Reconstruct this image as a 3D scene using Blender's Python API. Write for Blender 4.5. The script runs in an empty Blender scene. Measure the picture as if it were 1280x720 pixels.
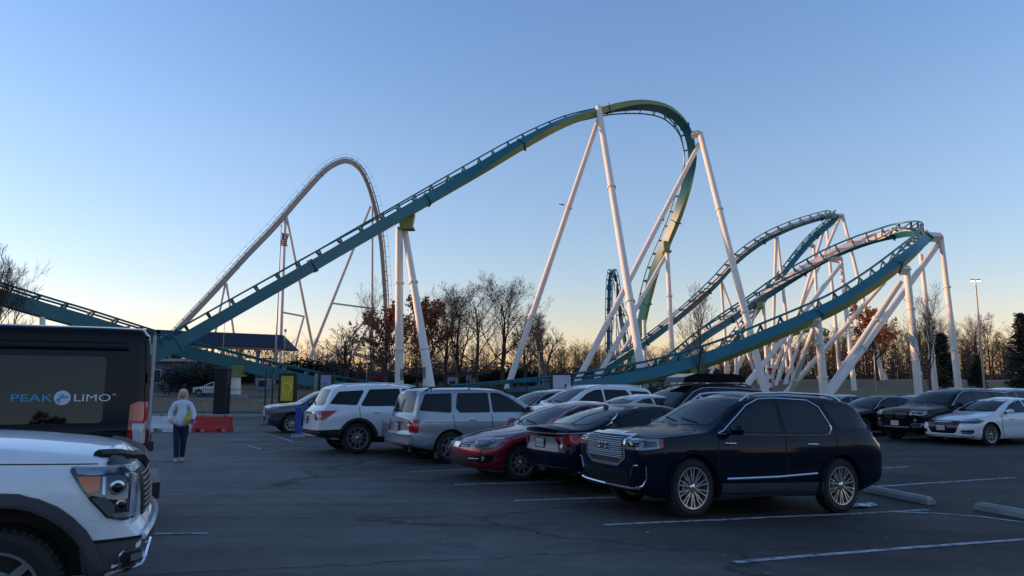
import bpy, bmesh, math, random
from math import sin, cos, tan, pi, radians, sqrt, atan2, exp
from mathutils import Vector, Matrix, noise
from mathutils.bvhtree import BVHTree
from mathutils.geometry import delaunay_2d_cdt
C = bpy.context.scene.collection
sc = bpy.context.scene
V = Vector

# ------------------------------------------------------------------ camera
F = 925.0; CAMZ = 1.69; TH = math.atan(127.0 / F)
cam = bpy.data.cameras.new('camera'); camo = bpy.data.objects.new('camera', cam); C.objects.link(camo)
cam.sensor_width = 36; cam.lens = 36 * F / 1280; cam.clip_end = 6000; cam.clip_start = 0.05
camo.location = (0, 0, CAMZ); camo.rotation_euler = (pi / 2 + TH, 0, 0)
sc.camera = camo

def at(px, py, Y):
    """world point seen at photo pixel (1280x720) at forward distance Y"""
    u = (px - 640) / F; v = (360 - py) / F
    d = V((u, cos(TH) - v * sin(TH), sin(TH) + v * cos(TH)))
    k = Y / d.y
    return V((d.x * k, Y, CAMZ + d.z * k))

def onground(px, py, z=0.0):
    u = (px - 640) / F; v = (360 - py) / F
    d = V((u, cos(TH) - v * sin(TH), sin(TH) + v * cos(TH)))
    k = (z - CAMZ) / d.z
    return V((d.x * k, d.y * k, z))

# ------------------------------------------------------------------ materials
M = {}
def mat(name, col, rough=0.6, metal=0.0, coat=0.0, spec=0.5, emit=None, estr=0.0, noise_s=None, noise_a=0.15, bump=0.0, trans=0.0, rvar=0.0):
    if name in M: return M[name]
    m = bpy.data.materials.new(name); m.use_nodes = True
    nt = m.node_tree; b = nt.nodes['Principled BSDF']
    b.inputs['Base Color'].default_value = (*col, 1); b.inputs['Roughness'].default_value = rough
    b.inputs['Metallic'].default_value = metal; b.inputs['Coat Weight'].default_value = coat
    b.inputs['Coat Roughness'].default_value = 0.04; b.inputs['Specular IOR Level'].default_value = spec
    if emit: b.inputs['Emission Color'].default_value = (*emit, 1); b.inputs['Emission Strength'].default_value = estr
    if trans: b.inputs['Transmission Weight'].default_value = trans
    if noise_s:
        tc = nt.nodes.new('ShaderNodeTexCoord'); n = nt.nodes.new('ShaderNodeTexNoise')
        n.inputs['Scale'].default_value = noise_s; n.inputs['Detail'].default_value = 8; n.inputs['Roughness'].default_value = 0.65
        nt.links.new(tc.outputs['Object'], n.inputs['Vector'])
        mr = nt.nodes.new('ShaderNodeMapRange'); mr.inputs[1].default_value = 0.3; mr.inputs[2].default_value = 0.7
        mr.inputs[3].default_value = 1 - noise_a; mr.inputs[4].default_value = 1 + noise_a
        nt.links.new(n.outputs['Fac'], mr.inputs[0])
        mx = nt.nodes.new('ShaderNodeVectorMath'); mx.operation = 'SCALE'; mx.inputs[0].default_value = col
        nt.links.new(mr.outputs[0], mx.inputs['Scale']); nt.links.new(mx.outputs[0], b.inputs['Base Color'])
        if rvar:
            r2 = nt.nodes.new('ShaderNodeMapRange'); r2.inputs[1].default_value = 0.3; r2.inputs[2].default_value = 0.7
            r2.inputs[3].default_value = max(0, rough - rvar); r2.inputs[4].default_value = rough + rvar
            nt.links.new(n.outputs['Fac'], r2.inputs[0]); nt.links.new(r2.outputs[0], b.inputs['Roughness'])
        if bump:
            bp = nt.nodes.new('ShaderNodeBump'); bp.inputs['Strength'].default_value = bump; bp.inputs['Distance'].default_value = 0.02
            nt.links.new(n.outputs['Fac'], bp.inputs['Height']); nt.links.new(bp.outputs[0], b.inputs['Normal'])
    M[name] = m; return m

teal = mat('teal_paint', (0.010, 0.125, 0.165), 0.42, noise_s=0.35, noise_a=0.12)
teal_d = mat('dark_teal_paint', (0.012, 0.085, 0.12), 0.45, noise_s=0.5, noise_a=0.15)
lime = mat('lime_paint', (0.19, 0.24, 0.075), 0.5, noise_s=0.4, noise_a=0.12)
glarem = mat('track_sunset_glare', (0.78, 0.66, 0.58), 0.4, noise_s=0.5, noise_a=0.1)  # cream sunset glare on the girder tops, put into the base colour
white_col = mat('white_column_paint', (0.66, 0.64, 0.60), 0.55, noise_s=0.25, noise_a=0.07)
greyt = mat('grey_track_paint', (0.30, 0.29, 0.27), 0.5)
black = mat('black_plastic', (0.012, 0.012, 0.013), 0.5)
blackgloss = mat('gloss_black', (0.006, 0.006, 0.007), 0.12)
darkgrey = mat('dark_grey_plastic', (0.035, 0.037, 0.04), 0.55, noise_s=40, noise_a=0.2)
rubber = mat('tyre_rubber', (0.014, 0.014, 0.015), 0.75, noise_s=14, noise_a=0.35)
chrome = mat('chrome', (0.75, 0.75, 0.76), 0.08, metal=1)
alu = mat('silver_wheel', (0.50, 0.50, 0.51), 0.28, metal=0.85)
glass = mat('dark_car_glass', (0.005, 0.006, 0.008), 0.03, spec=0.3)
redlamp = mat('red_lamp', (0.35, 0.006, 0.008), 0.08, coat=0.6)
lampclear = mat('lamp_lens', (0.22, 0.23, 0.25), 0.08, metal=0.35, coat=1)
lampdark = mat('lamp_housing', (0.02, 0.022, 0.025), 0.1, coat=1)
amber = mat('amber_lamp', (0.95, 0.22, 0.0), 0.15, coat=0.5)
concrete = mat('concrete', (0.25, 0.25, 0.245), 0.85, noise_s=4, noise_a=0.25, bump=0.3)
bark = mat('bark', (0.052, 0.040, 0.033), 0.9)
barkg = mat('grey_bark', (0.085, 0.075, 0.068), 0.9)
metalpole = mat('galvanised_pole', (0.30, 0.30, 0.31), 0.45, metal=0.5)
darkmetal = mat('black_iron', (0.008, 0.008, 0.009), 0.5)

# ------------------------------------------------------------------ object helpers
def tag(o, label=None, cat=None, group=None, kind=None):
    if label: o['label'] = label
    if cat: o['category'] = cat
    if group: o['group'] = group
    if kind: o['kind'] = kind
    return o

def thing(name, label, cat, loc=(0, 0, 0), rz=0, group=None):
    o = bpy.data.objects.new(name, None); C.objects.link(o)
    o.location = loc; o.rotation_euler = (0, 0, rz); o.empty_display_size = 0.2
    return tag(o, label, cat, group)

class MB:
    def __init__(s): s.v = []; s.f = []; s.m = []; s.mats = []
    def mi(s, m):
        if m not in s.mats: s.mats.append(m)
        return s.mats.index(m)
    def add(s, vs, fs, m=None):
        k = len(s.v); s.v += [tuple(x) for x in vs]
        i = s.mi(m) if m else 0
        for f in fs: s.f.append([a + k for a in f]); s.m.append(i)
    def box(s, c, d, m=None, rz=0.0, taper=1.0, rot=None):
        x, y, z = (a / 2 for a in d); vs = []
        for sz, t in ((-1, 1), (1, taper)):
            for a, b in ((-1, -1), (1, -1), (1, 1), (-1, 1)): vs.append(V((a * x * t, b * y * t, sz * z)))
        R = rot if rot is not None else Matrix.Rotation(rz, 3, 'Z')
        vs = [R @ q + V(c) for q in vs]
        s.add(vs, [(3, 2, 1, 0), (4, 5, 6, 7), (0, 1, 5, 4), (1, 2, 6, 5), (2, 3, 7, 6), (3, 0, 4, 7)], m)
    def tube(s, pts, r, m=None, n=8, caps=True):
        pts = [V(p) for p in pts]; k = len(pts)
        if isinstance(r, (int, float)): r = [r] * k
        rings = []; prev = None
        for i, p in enumerate(pts):
            t = (pts[min(i + 1, k - 1)] - pts[max(i - 1, 0)])
            if t.length < 1e-9: t = V((0, 0, 1))
            t.normalize()
            if prev is None:
                a = V((0, 0, 1)) if abs(t.z) < 0.9 else V((1, 0, 0))
                u = t.cross(a).normalized()
            else:
                u = (prev - t * prev.dot(t))
                if u.length < 1e-6: u = t.orthogonal()
                u.normalize()
            prev = u; w = t.cross(u)
            rings.append([p + (u * cos(2 * pi * j / n) + w * sin(2 * pi * j / n)) * r[i] for j in range(n)])
        vs = [q for R in rings for q in R]; fs = []
        for i in range(k - 1):
            for j in range(n):
                a = i * n + j; b = i * n + (j + 1) % n; fs.append((a, b, b + n, a + n))
        if caps: fs.append(tuple(range(n))[::-1]); fs.append(tuple((k - 1) * n + j for j in range(n)))
        s.add(vs, fs, m)
    def prism(s, poly, z0, z1, m=None):
        """polygon in xy extruded in z"""
        n = len(poly)
        s.add([(x, y, z0) for x, y in poly] + [(x, y, z1) for x, y in poly],
              [tuple(range(n))[::-1], tuple(range(n, 2 * n))] + [(i, (i + 1) % n, n + (i + 1) % n, n + i) for i in range(n)], m)
    def lathe(s, prof, axis='Y', n=32, m=None, c=(0, 0, 0)):
        """prof: (r, h) closed loop around axis"""
        k = len(prof); vs = []
        for j in range(n):
            a = 2 * pi * j / n
            for r, h in prof:
                if axis == 'Y': vs.append((c[0] + r * cos(a), c[1] + h, c[2] + r * sin(a)))
                else: vs.append((c[0] + r * cos(a), c[1] + r * sin(a), c[2] + h))
        fs = []
        for j in range(n):
            for i in range(k):
                i2 = (i + 1) % k; j2 = (j + 1) % n
                fs.append((j * k + i, j * k + i2, j2 * k + i2, j2 * k + i))
        s.add(vs, fs, m)
    def mesh(s, name, smooth=None):
        me = bpy.data.meshes.new(name); me.from_pydata(s.v, [], s.f)
        for m in s.mats: me.materials.append(m)
        me.polygons.foreach_set('material_index', s.m)
        if smooth is not None:
            me.polygons.foreach_set('use_smooth', [True] * len(me.polygons))
            me.update(); me.set_sharp_from_angle(angle=radians(smooth))
        me.update(); return me
    def build(s, name, m=None, parent=None, smooth=None, recalc=False):
        if m is not None and not s.mats: s.mats = [m]
        me = s.mesh(name, None)
        if recalc:
            bm = bmesh.new(); bm.from_mesh(me); bmesh.ops.recalc_face_normals(bm, faces=bm.faces); bm.to_mesh(me); bm.free()
        if smooth is not None:
            me.polygons.foreach_set('use_smooth', [True] * len(me.polygons)); me.set_sharp_from_angle(angle=radians(smooth))
        o = bpy.data.objects.new(name, me); C.objects.link(o)
        if parent: o.parent = parent
        return o

def copy_tree(o, parent=None):
    c = o.copy(); C.objects.link(c)
    if parent: c.parent = parent
    for ch in o.children: copy_tree(ch, c)
    return c

def interp(tab, x):
    if x <= tab[0][0]: return tab[0][1]
    for (a, b), (c, d) in zip(tab, tab[1:]):
        if x <= c: return b + (d - b) * (x - a) / (c - a)
    return tab[-1][1]

def catmull(P, t):
    n = len(P) - 1; i = min(int(t), n - 1); u = t - i
    p0 = P[max(i - 1, 0)]; p1 = P[i]; p2 = P[i + 1]; p3 = P[min(i + 2, n)]
    return 0.5 * ((2 * p1) + (p2 - p0) * u + (2 * p0 - 5 * p1 + 4 * p2 - p3) * u * u + (3 * p1 - p0 - 3 * p2 + p3) * u ** 3)

# ------------------------------------------------------------------ world and sun
SUN_AZ, SUN_EL = radians(-80), radians(4)
w = bpy.data.worlds.new('World'); sc.world = w; w.use_nodes = True
nt = w.node_tree; bg = nt.nodes['Background']
sky = nt.nodes.new('ShaderNodeTexSky'); sky.sky_type = 'NISHITA'; sky.sun_disc = False
sky.sun_elevation = SUN_EL; sky.sun_rotation = SUN_AZ; sky.altitude = 0
sky.air_density = 1.0; sky.dust_density = 0.2; sky.ozone_density = 2.0
wb = nt.nodes.new('ShaderNodeVectorMath'); wb.operation = 'MULTIPLY'; wb.inputs[1].default_value = (1, 1, 1)
# camera white balance of the sky by elevation (cooler overhead, warmer low down)
tcw = nt.nodes.new('ShaderNodeTexCoord'); sxw = nt.nodes.new('ShaderNodeSeparateXYZ'); nt.links.new(tcw.outputs['Generated'], sxw.inputs[0])
mrw = nt.nodes.new('ShaderNodeMapRange'); mrw.inputs[1].default_value = 0; mrw.inputs[2].default_value = 0.5; nt.links.new(sxw.outputs['Z'], mrw.inputs[0])
rw = nt.nodes.new('ShaderNodeValToRGB'); els = rw.color_ramp.elements
for i_, (z_, c_) in enumerate([(0.0, (.92, .65, .78)), (.15, (.87, .67, .81)), (.3, (.82, .71, .84)), (.6, (.86, .79, .92)), (.94, (.80, .80, 1.0)), (1.0, (.80, .80, 1.0))]):
    e_ = els[i_] if i_ < 2 else els.new(z_); e_.position = z_; e_.color = (*c_, 1)
nt.links.new(mrw.outputs[0], rw.inputs[0]); nt.links.new(rw.outputs[0], wb.inputs[1])
nt.links.new(sky.outputs[0], wb.inputs[0]); nt.links.new(wb.outputs[0], bg.inputs[0]); bg.inputs[1].default_value = 0.15
sl = bpy.data.lights.new('sun', 'SUN'); sl.energy = 1.7; sl.angle = radians(0.6); sl.color = (1.0, 0.56, 0.30)
so = bpy.data.objects.new('sun', sl); C.objects.link(so)
sd = V((sin(SUN_AZ) * cos(SUN_EL), cos(SUN_AZ) * cos(SUN_EL), sin(SUN_EL)))
so.rotation_euler = sd.to_track_quat('Z', 'Y').to_euler()
sc.view_settings.view_transform = 'Standard'; sc.view_settings.look = 'None'
sc.view_settings.gamma = 1; sc.view_settings.exposure = 1.84
sc.cycles.max_bounces = 6; sc.cycles.diffuse_bounces = 3; sc.cycles.glossy_bounces = 3
sc.cycles.use_denoising = True
# ------------------------------------------------------------------ ground
E2 = V((cos(radians(26)), sin(radians(26)))); R2 = V((-E2.y, E2.x))
def ss(a, b, x):
    t = min(1, max(0, (x - a) / (b - a))); return t * t * (3 - 2 * t)
def gh(x, y):
    z = 0.0
    yy = y
    rise = 1.0 * ss(57, 95, yy) + 2.1 * ss(100, 150, yy) * ss(-140, -20, x) * 0.9 + 0.9 * ss(100, 150, yy)
    z += rise
    z += 6 * ss(190, 420, yy)
    if y > 60: z += 0.25 * noise.noise(V((x * 0.03, y * 0.03, 0.3))) * ss(60, 80, y)
    return z

def grid(name, xs, ys, zf, m, kind='structure'):
    vs = [(x, y, zf(x, y)) for y in ys for x in xs]; n = len(xs)
    fs = [(j * n + i, j * n + i + 1, (j + 1) * n + i + 1, (j + 1) * n + i) for j in range(len(ys) - 1) for i in range(n - 1)]
    b = MB(); b.add(vs, fs, m); o = b.build(name, smooth=60); o['kind'] = kind; return o

def steps(a, b, n, p=1.0): return [a + (b - a) * (i / n) ** p for i in range(n + 1)]

def mat_asphalt():
    m = bpy.data.materials.new('asphalt'); m.use_nodes = True; nt = m.node_tree; b = nt.nodes['Principled BSDF']
    tc = nt.nodes.new('ShaderNodeTexCoord')
    def nz(scale, detail, rough=0.6, mapping=None):
        n = nt.nodes.new('ShaderNodeTexNoise'); n.inputs['Scale'].default_value = scale; n.inputs['Detail'].default_value = detail; n.inputs['Roughness'].default_value = rough
        src = tc.outputs['Object']
        if mapping:
            mp = nt.nodes.new('ShaderNodeMapping'); mp.inputs['Scale'].default_value = mapping[0]; mp.inputs['Rotation'].default_value = mapping[1]
            nt.links.new(src, mp.inputs['Vector']); src = mp.outputs[0]
        nt.links.new(src, n.inputs['Vector']); return n
    def mrange(src, a, c, d, e):
        r = nt.nodes.new('ShaderNodeMapRange'); r.inputs[1].default_value = a; r.inputs[2].default_value = c; r.inputs[3].default_value = d; r.inputs[4].default_value = e
        nt.links.new(src, r.inputs[0]); return r.outputs[0]
    def mul(a, c):
        k = nt.nodes.new('ShaderNodeMath'); k.operation = 'MULTIPLY'; nt.links.new(a, k.inputs[0]); nt.links.new(c, k.inputs[1]); return k.outputs[0]
    big = mrange(nz(0.22, 5).outputs['Fac'], 0.3, 0.7, 0.72, 1.35)
    streak = mrange(nz(0.6, 4, 0.6, ((0.25, 2.2, 1), (0, 0, radians(8)))).outputs['Fac'], 0.3, 0.7, 0.70, 1.38)
    mid = mrange(nz(3.5, 6).outputs['Fac'], 0.3, 0.7, 0.85, 1.15)
    fine = mrange(nz(55, 5, 0.85).outputs['Fac'], 0.3, 0.72, 0.5, 1.6)
    f = mul(mul(big, streak), mul(mid, fine))
    # cracks : thin dark and pale lines, from distorted voronoi edges
    vo = nt.nodes.new('ShaderNodeTexVoronoi'); vo.feature = 'DISTANCE_TO_EDGE'; vo.inputs['Scale'].default_value = 0.22
    dn = nz(0.9, 6, 0.7); ad = nt.nodes.new('ShaderNodeMixRGB'); ad.blend_type = 'ADD'; ad.inputs[0].default_value = 0.9
    nt.links.new(tc.outputs['Object'], ad.inputs[1]); nt.links.new(dn.outputs['Color'], ad.inputs[2])
    mp = nt.nodes.new('ShaderNodeMapping'); mp.inputs['Scale'].default_value = (0.5, 1.6, 1); mp.inputs['Rotation'].default_value = (0, 0, radians(6))
    nt.links.new(ad.outputs[0], mp.inputs['Vector']); nt.links.new(mp.outputs[0], vo.inputs['Vector'])
    crack = mrange(vo.outputs['Distance'], 0.0, 0.011, 0.22, 1.0)
    f = mul(f, crack)
    # base colour drops from the driving lane into the bays, with a wobbly edge
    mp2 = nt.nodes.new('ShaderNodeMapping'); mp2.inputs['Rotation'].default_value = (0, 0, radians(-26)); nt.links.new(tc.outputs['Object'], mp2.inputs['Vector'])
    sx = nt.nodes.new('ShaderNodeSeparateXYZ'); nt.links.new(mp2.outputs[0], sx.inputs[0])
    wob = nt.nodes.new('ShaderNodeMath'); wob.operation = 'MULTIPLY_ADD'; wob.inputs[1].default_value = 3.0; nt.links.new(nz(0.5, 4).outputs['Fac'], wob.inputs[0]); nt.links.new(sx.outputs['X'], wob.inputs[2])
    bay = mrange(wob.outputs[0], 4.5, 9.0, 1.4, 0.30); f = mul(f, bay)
    # sealed darker patches with oil drips
    oil = mrange(nz(0.8, 2, 0.5).outputs['Fac'], 0.66, 0.72, 1.0, 0.62)
    f = mul(f, oil)
    sc_ = nt.nodes.new('ShaderNodeVectorMath'); sc_.operation = 'SCALE'; sc_.inputs[0].default_value = (0.064, 0.058, 0.056)
    nt.links.new(f, sc_.inputs['Scale']); nt.links.new(sc_.outputs[0], b.inputs['Base Color'])
    rr = mrange(nz(0.5, 5).outputs['Fac'], 0.3, 0.7, 0.62, 0.85); nt.links.new(rr, b.inputs['Roughness'])
    b.inputs['Specular IOR Level'].default_value = 0.4
    bp = nt.nodes.new('ShaderNodeBump'); bp.inputs['Strength'].default_value = 0.55; bp.inputs['Distance'].default_value = 0.008
    nt.links.new(fine, bp.inputs['Height']); nt.links.new(bp.outputs[0], b.inputs['Normal'])
    return m
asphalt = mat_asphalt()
grassm = mat('dry_grass', (0.165, 0.118, 0.062), 0.95, noise_s=0.6, noise_a=0.45, bump=0.8)
roadm = mat('road_asphalt', (0.10, 0.10, 0.105), 0.8, noise_s=1.5, noise_a=0.2)
paint = mat('worn_line_paint', (0.40, 0.42, 0.45), 0.7, noise_s=5, noise_a=0.4)

xs = steps(-900, -140, 14) + steps(-130, 200, 110) + steps(220, 900, 12)
ys = steps(-900, -70, 6) + steps(-60, 50, 6) + steps(52, 220, 100) + steps(230, 2500, 30, 1.6)
grid('ground', xs, ys, lambda x, y: gh(x, y) - 0.02 + (-0.4 if y < 54 else 0), grassm)
def gl(x, y):
    # shallow drainage dip along the wheel stops at the near end of the rows
    a = E2.x * x + E2.y * y; r = R2.x * x + R2.y * y
    return -0.17 * math.exp(-((a - 11.5) / 3.6) ** 2) * (1 - ss(8.5, 13, r))
def onlot(px, py):
    p = onground(px, py)
    for _ in range(6): p = onground(px, py, gl(p.x, p.y))
    return p
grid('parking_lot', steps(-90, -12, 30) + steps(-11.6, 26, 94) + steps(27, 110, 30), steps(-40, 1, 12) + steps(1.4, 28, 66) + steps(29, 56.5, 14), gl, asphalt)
# access road behind the lot on the left
b = MB(); 
def strip(b, x0, x1, y0, y1, z, m, n=30):
    vs = []; fs = []
    for i in range(n + 1):
        x = x0 + (x1 - x0) * i / n
        vs += [(x, y0, gh(x, y0) + z), (x, y1, gh(x, y1) + z)]
    for i in range(n): fs.append((2 * i, 2 * i + 2, 2 * i + 3, 2 * i + 1))
    b.add(vs, fs, m)
b = MB(); b.box((-28, 47.5, 0.06), (56, 1.6, 0.12), concrete); o = b.build('pavement'); o['kind'] = 'structure'
b = MB(); strip(b, -70, 120, 86, 91, 0.05, roadm); o = b.build('far_road'); o['kind'] = 'structure'

# painted bay lines
def ribbon(b, pts, w, z, m):
    pts = [V((p[0], p[1], 0)) for p in pts]; vs = []; fs = []
    for i, p in enumerate(pts):
        t = (pts[min(i + 1, len(pts) - 1)] - pts[max(i - 1, 0)]).normalized(); s = V((-t.y, t.x, 0)) * (w / 2)
        vs += [(q_.x, q_.y, gl(q_.x, q_.y) + z) for q_ in (p - s, p + s)]
    for i in range(len(pts) - 1): fs.append((2 * i, 2 * i + 2, 2 * i + 3, 2 * i + 1))
    b.add(vs, fs, m)
def mat_paint():
    m = bpy.data.materials.new('worn_white_paint'); m.use_nodes = True; nt = m.node_tree; b = nt.nodes['Principled BSDF']
    tc = nt.nodes.new('ShaderNodeTexCoord'); n = nt.nodes.new('ShaderNodeTexNoise'); n.inputs['Scale'].default_value = 9; n.inputs['Detail'].default_value = 8; n.inputs['Roughness'].default_value = 0.75
    nt.links.new(tc.outputs['Object'], n.inputs['Vector'])
    cr = nt.nodes.new('ShaderNodeValToRGB'); cr.color_ramp.elements[0].position = 0.40; cr.color_ramp.elements[0].color = (0.07, 0.075, 0.085, 1)
    cr.color_ramp.elements[1].position = 0.56; cr.color_ramp.elements[1].color = (0.40, 0.42, 0.46, 1)
    nt.links.new(n.outputs['Fac'], cr.inputs[0]); nt.links.new(cr.outputs[0], b.inputs['Base Color']); b.inputs['Roughness'].default_value = 0.75
    return m
wp = mat_paint()
lines = [
    [(918, 703.3), (1060, 691.5), (1180, 682), (1280, 674.5), (1400, 668)],
    [(754, 656.6), (900, 650.3), (1028, 644.3), (1113, 640), (1160, 637.5)],
    [(643, 626.2), (766, 622.2), (880, 618)],
    [(568, 606), (696, 602.6), (760, 600.5)],
    [(512, 590), (580, 587.4), (640, 585)],
    [(456, 578), (520, 576), (560, 574.5)],
    [(1085, 609), (1150, 604.8), (1269, 597.2)],
    [(1060, 588), (1096, 585.8), (1136, 583.4)],
    [(1113, 640), (1170, 642), (1225, 646), (1290, 654.5)],
    [(325, 540.5), (348, 546.5), (367, 552.5)],
    [(367, 552.5), (400, 551.5), (420, 551)],
    [(192, 667.5), (225, 667.2), (260, 667)],
    [(298, 556), (318, 555.2), (334, 554.8)], [(310, 557), (322, 560.5), (326, 562)],
]
for L in lines:
    b = MB(); 
    P_ = [onlot(*p) for p in L]; D_ = []
    for a_, c_ in zip(P_, P_[1:]):
        k_ = max(1, int((c_ - a_).length / .35)); D_ += [a_.lerp(c_, q / k_)[:2] for q in range(k_)]
    D_.append(P_[-1][:2]); ribbon(b, D_, 0.10, 0.006, wp)
    o = b.build('painted_line'); tag(o, kind='structure')
# ------------------------------------------------------------------ roller coaster
def make_track(parent, ctrl, mats, box=(1.1, 1.25), rail_up=0.45, gauge=1.25, rail_r=0.105, tie=2.6, seg=1.2, tiemat=None):
    P = [at(c[0], c[1], c[2]) for c in ctrl]; U = [V(c[3]).normalized() for c in ctrl]
    fine = []
    for k in range((len(P) - 1) * 24 + 1):
        t = k / 24; fine.append((catmull(P, t), catmull(U, t)))
    # resample evenly
    pts = [fine[0]]; acc = 0
    for a, c in zip(fine, fine[1:]):
        acc += (c[0] - a[0]).length
        if acc >= seg: pts.append(c); acc = 0
    fr = []
    for i, (p, u) in enumerate(pts):
        t = (pts[min(i + 1, len(pts) - 1)][0] - pts[max(i - 1, 0)][0]).normalized()
        u = (u - t * u.dot(t)).normalized(); fr.append((p, t, u, t.cross(u)))
    w, h = box[0] / 2, box[1] / 2
    side, bottom, top = mats; b = MB()
    for m, (a0, b0), (a1, b1) in ((bottom, (-w * .8, -h), (w * .8, -h)), (side, (w * .8, -h), (w, h)), (top, (w, h), (-w, h)), (side, (-w, h), (-w * .8, -h))):
        vs = []; fs = []
        for p, t, u, s in fr: vs += [p + s * a0 + u * b0, p + s * a1 + u * b1]
        for i in range(len(fr) - 1): fs.append((2 * i, 2 * i + 1, 2 * i + 3, 2 * i + 2))
        b.add(vs, fs, m)
    # bolted flange plates where sections meet
    for i in range(8, len(fr) - 4, 12):
        p, t, u, s = fr[i]; R = Matrix((s, t, u)).transposed()
        b.box(p, (box[0] + .3, .14, box[1] + .3), side, rot=R)
    tr = b.build('track', parent=parent, smooth=40)
    for sg in (-1, 1):
        r = MB(); r.tube([p + s * sg * gauge / 2 + u * (h + rail_up) for p, t, u, s in fr], rail_r, side, n=6); r.build('rail', parent=tr, smooth=50)
    # cross ties
    tm = MB(); g = gauge / 2
    for sg in (-1, 1):
        tm.add([(sg * .12, -.09, h), (sg * .42, -.09, h), (sg * g, -.09, h + rail_up), (sg * (g - .3), -.09, h + rail_up),
                (sg * .12, .09, h), (sg * .42, .09, h), (sg * g, .09, h + rail_up), (sg * (g - .3), .09, h + rail_up)],
               [(0, 1, 2, 3), (7, 6, 5, 4), (0, 4, 5, 1), (1, 5, 6, 2), (2, 6, 7, 3), (3, 7, 4, 0)], tiemat or teal_d)
    tm.box((0, 0, h + rail_up - .06), (gauge, .2, .12), tiemat or teal_d); tme = tm.mesh('cross_tie')
    nt_ = max(1, int(round(tie / seg)))
    idx = list(range(1, len(fr), nt_))
    while len(idx) > 98: nt_ += 1; idx = list(range(1, len(fr), nt_))
    for i in idx:
        p, t, u, s = fr[i]; o = bpy.data.objects.new('cross_tie', tme); C.objects.link(o); o.parent = parent
        R = Matrix((s, t, u)).transposed().to_4x4(); R.translation = p; o.matrix_local = R
    return fr

def column(parent, top, bot, wt, wb, collar=True, m=None, down=True, name='support_column'):
    """top/bot: (px,py,Y); wt/wb: width in photo pixels -> metres"""
    a = at(*top); c = at(*bot); ra = .86 * wt / 2 * top[2] / F; rc = .86 * wb / 2 * bot[2] / F
    if down:                                       # run it on into the ground
        g = gh(c.x, c.y) - 0.3
        if c.z > g and a.z > c.z:
            k = (a.z - g) / (a.z - c.z); c2 = a + (c - a) * k; rc = ra + (rc - ra) * min(k, 1.3); c = c2
    b = MB(); b.tube([a, a.lerp(c, .5), c], [ra, (ra + rc) / 2, rc], m or white_col, n=20)
    if collar:
        for q in (0.33, 0.72):
            p = a.lerp(c, q); d = (c - a).normalized(); r = ra + (rc - ra) * q
            b.tube([p - d * .12, p + d * .12], r + .14, m or white_col, n=20)
    return b.build(name, parent=parent, smooth=40)

def head(parent, px, py, Y, wt, wb, hpx, m, name='saddle'):
    """tapered saddle under the girder"""
    a = at(px, py, Y); c = at(px, py + hpx, Y); k = Y / F; b = MB()
    x, z = wt * k / 2, wb * k / 2; d = 0.55
    vs = [(a.x - x, Y - d, a.z), (a.x + x, Y - d, a.z), (a.x + x, Y + d, a.z), (a.x - x, Y + d, a.z),
          (c.x - z, Y - d, c.z), (c.x + z, Y - d, c.z), (c.x + z, Y + d, c.z), (c.x - z, Y + d, c.z)]
    b.add(vs, [(0, 1, 2, 3), (7, 6, 5, 4), (0, 4, 5, 1), (1, 5, 6, 2), (2, 6, 7, 3), (3, 7, 4, 0)], m)
    b.box((c.x, Y, c.z - .12), (2 * z + .5, 2 * d + .5, .24), m)
    return b.build(name, parent=parent)

def bracket(parent, p, q, wid, m=None):
    a = at(*p); c = at(*q); b = MB(); b.tube([a, c], wid, m or white_col, n=4); return b.build('bracket', parent=parent)

Z1 = (0, 0, 1)
# -- the big entrance turn
T = thing('roller_coaster', 'tall teal and lime coaster hill arching over the centre of the picture on white legs', 'roller coaster', (at(800, 487, 90).x, 90, 0)); T.location = (0, 0, 0)
ctrl = [(90, 505, 70, Z1), (150, 470, 72, Z1), (210, 436, 74, Z1), (290, 390, 77, Z1), (362, 349, 80, Z1), (440, 304, 84, (0, .1, 1)), (520, 258, 88, (0, .2, 1)), (600, 211.5, 93, (0, .5, 1)),
        (650, 182, 96, (0, .85, 1)), (700, 156, 99, (0, 1, .7)), (740, 142, 101, (0, 1, .4)), (770, 134, 103, (0, 1, .1)), (805, 131, 105, (-.1, 1, -.4)), (835, 138, 107, (-.5, .8, -.5)),
        (856, 158, 109, (-.9, .5, -.35)), (864, 182, 110, (-1, .35, -.2)), (865, 206, 111, (-1, .2, 0)), (857, 238, 112, (-1, .8, .1)), (846, 272, 114, (-.8, 1.2, .1)), (834, 301, 116, (-.8, 1.2, .2)),
        (820, 334, 119, (-.9, 1.2, .3)), (811, 366, 122, (-1, 1, .5)), (804, 395, 125, (-.8, .5, .8)), (798, 430, 128, (-.5, .2, .8)), (794, 462, 131, (-.5, .2, .8))]
make_track(T, ctrl, (teal, lime, teal), tie=3.0, rail_up=.58)
column(T, (499, 285, 88.6), (499, 490, 88), 10.5, 13)
column(T, (506, 287, 89), (539, 490, 84), 8.5, 14)
head(T, 508, 268, 88.6, 22, 15, 17, lime)
column(T, (748, 134, 101), (806, 488, 82), 9, 12.5)
column(T, (748, 150, 101.5), (632, 492, 100), 7, 9.5)
bracket(T, (740, 143, 101.2), (750, 139, 101), .6)
column(T, (875, 166, 109), (955, 484, 96), 8.5, 11)
column(T, (874, 180, 110), (719, 482, 98), 6.5, 9.5)
bracket(T, (864, 169, 109.2), (875, 167, 109), .6)
column(T, (834, 314, 116), (842, 482, 113), 6, 8)
column(T, (833, 318, 116.4), (741, 482, 108), 5.5, 8)
head(T, 833, 302, 116, 9, 7, 12, lime)
column(T, (805, 393, 125), (807, 482, 125), 6, 7)
column(T, (792, 415, 126), (755, 482, 122), 4.5, 6)
column(T, (775, 377, 128), (818, 462, 128), 3, 3.5)

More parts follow.
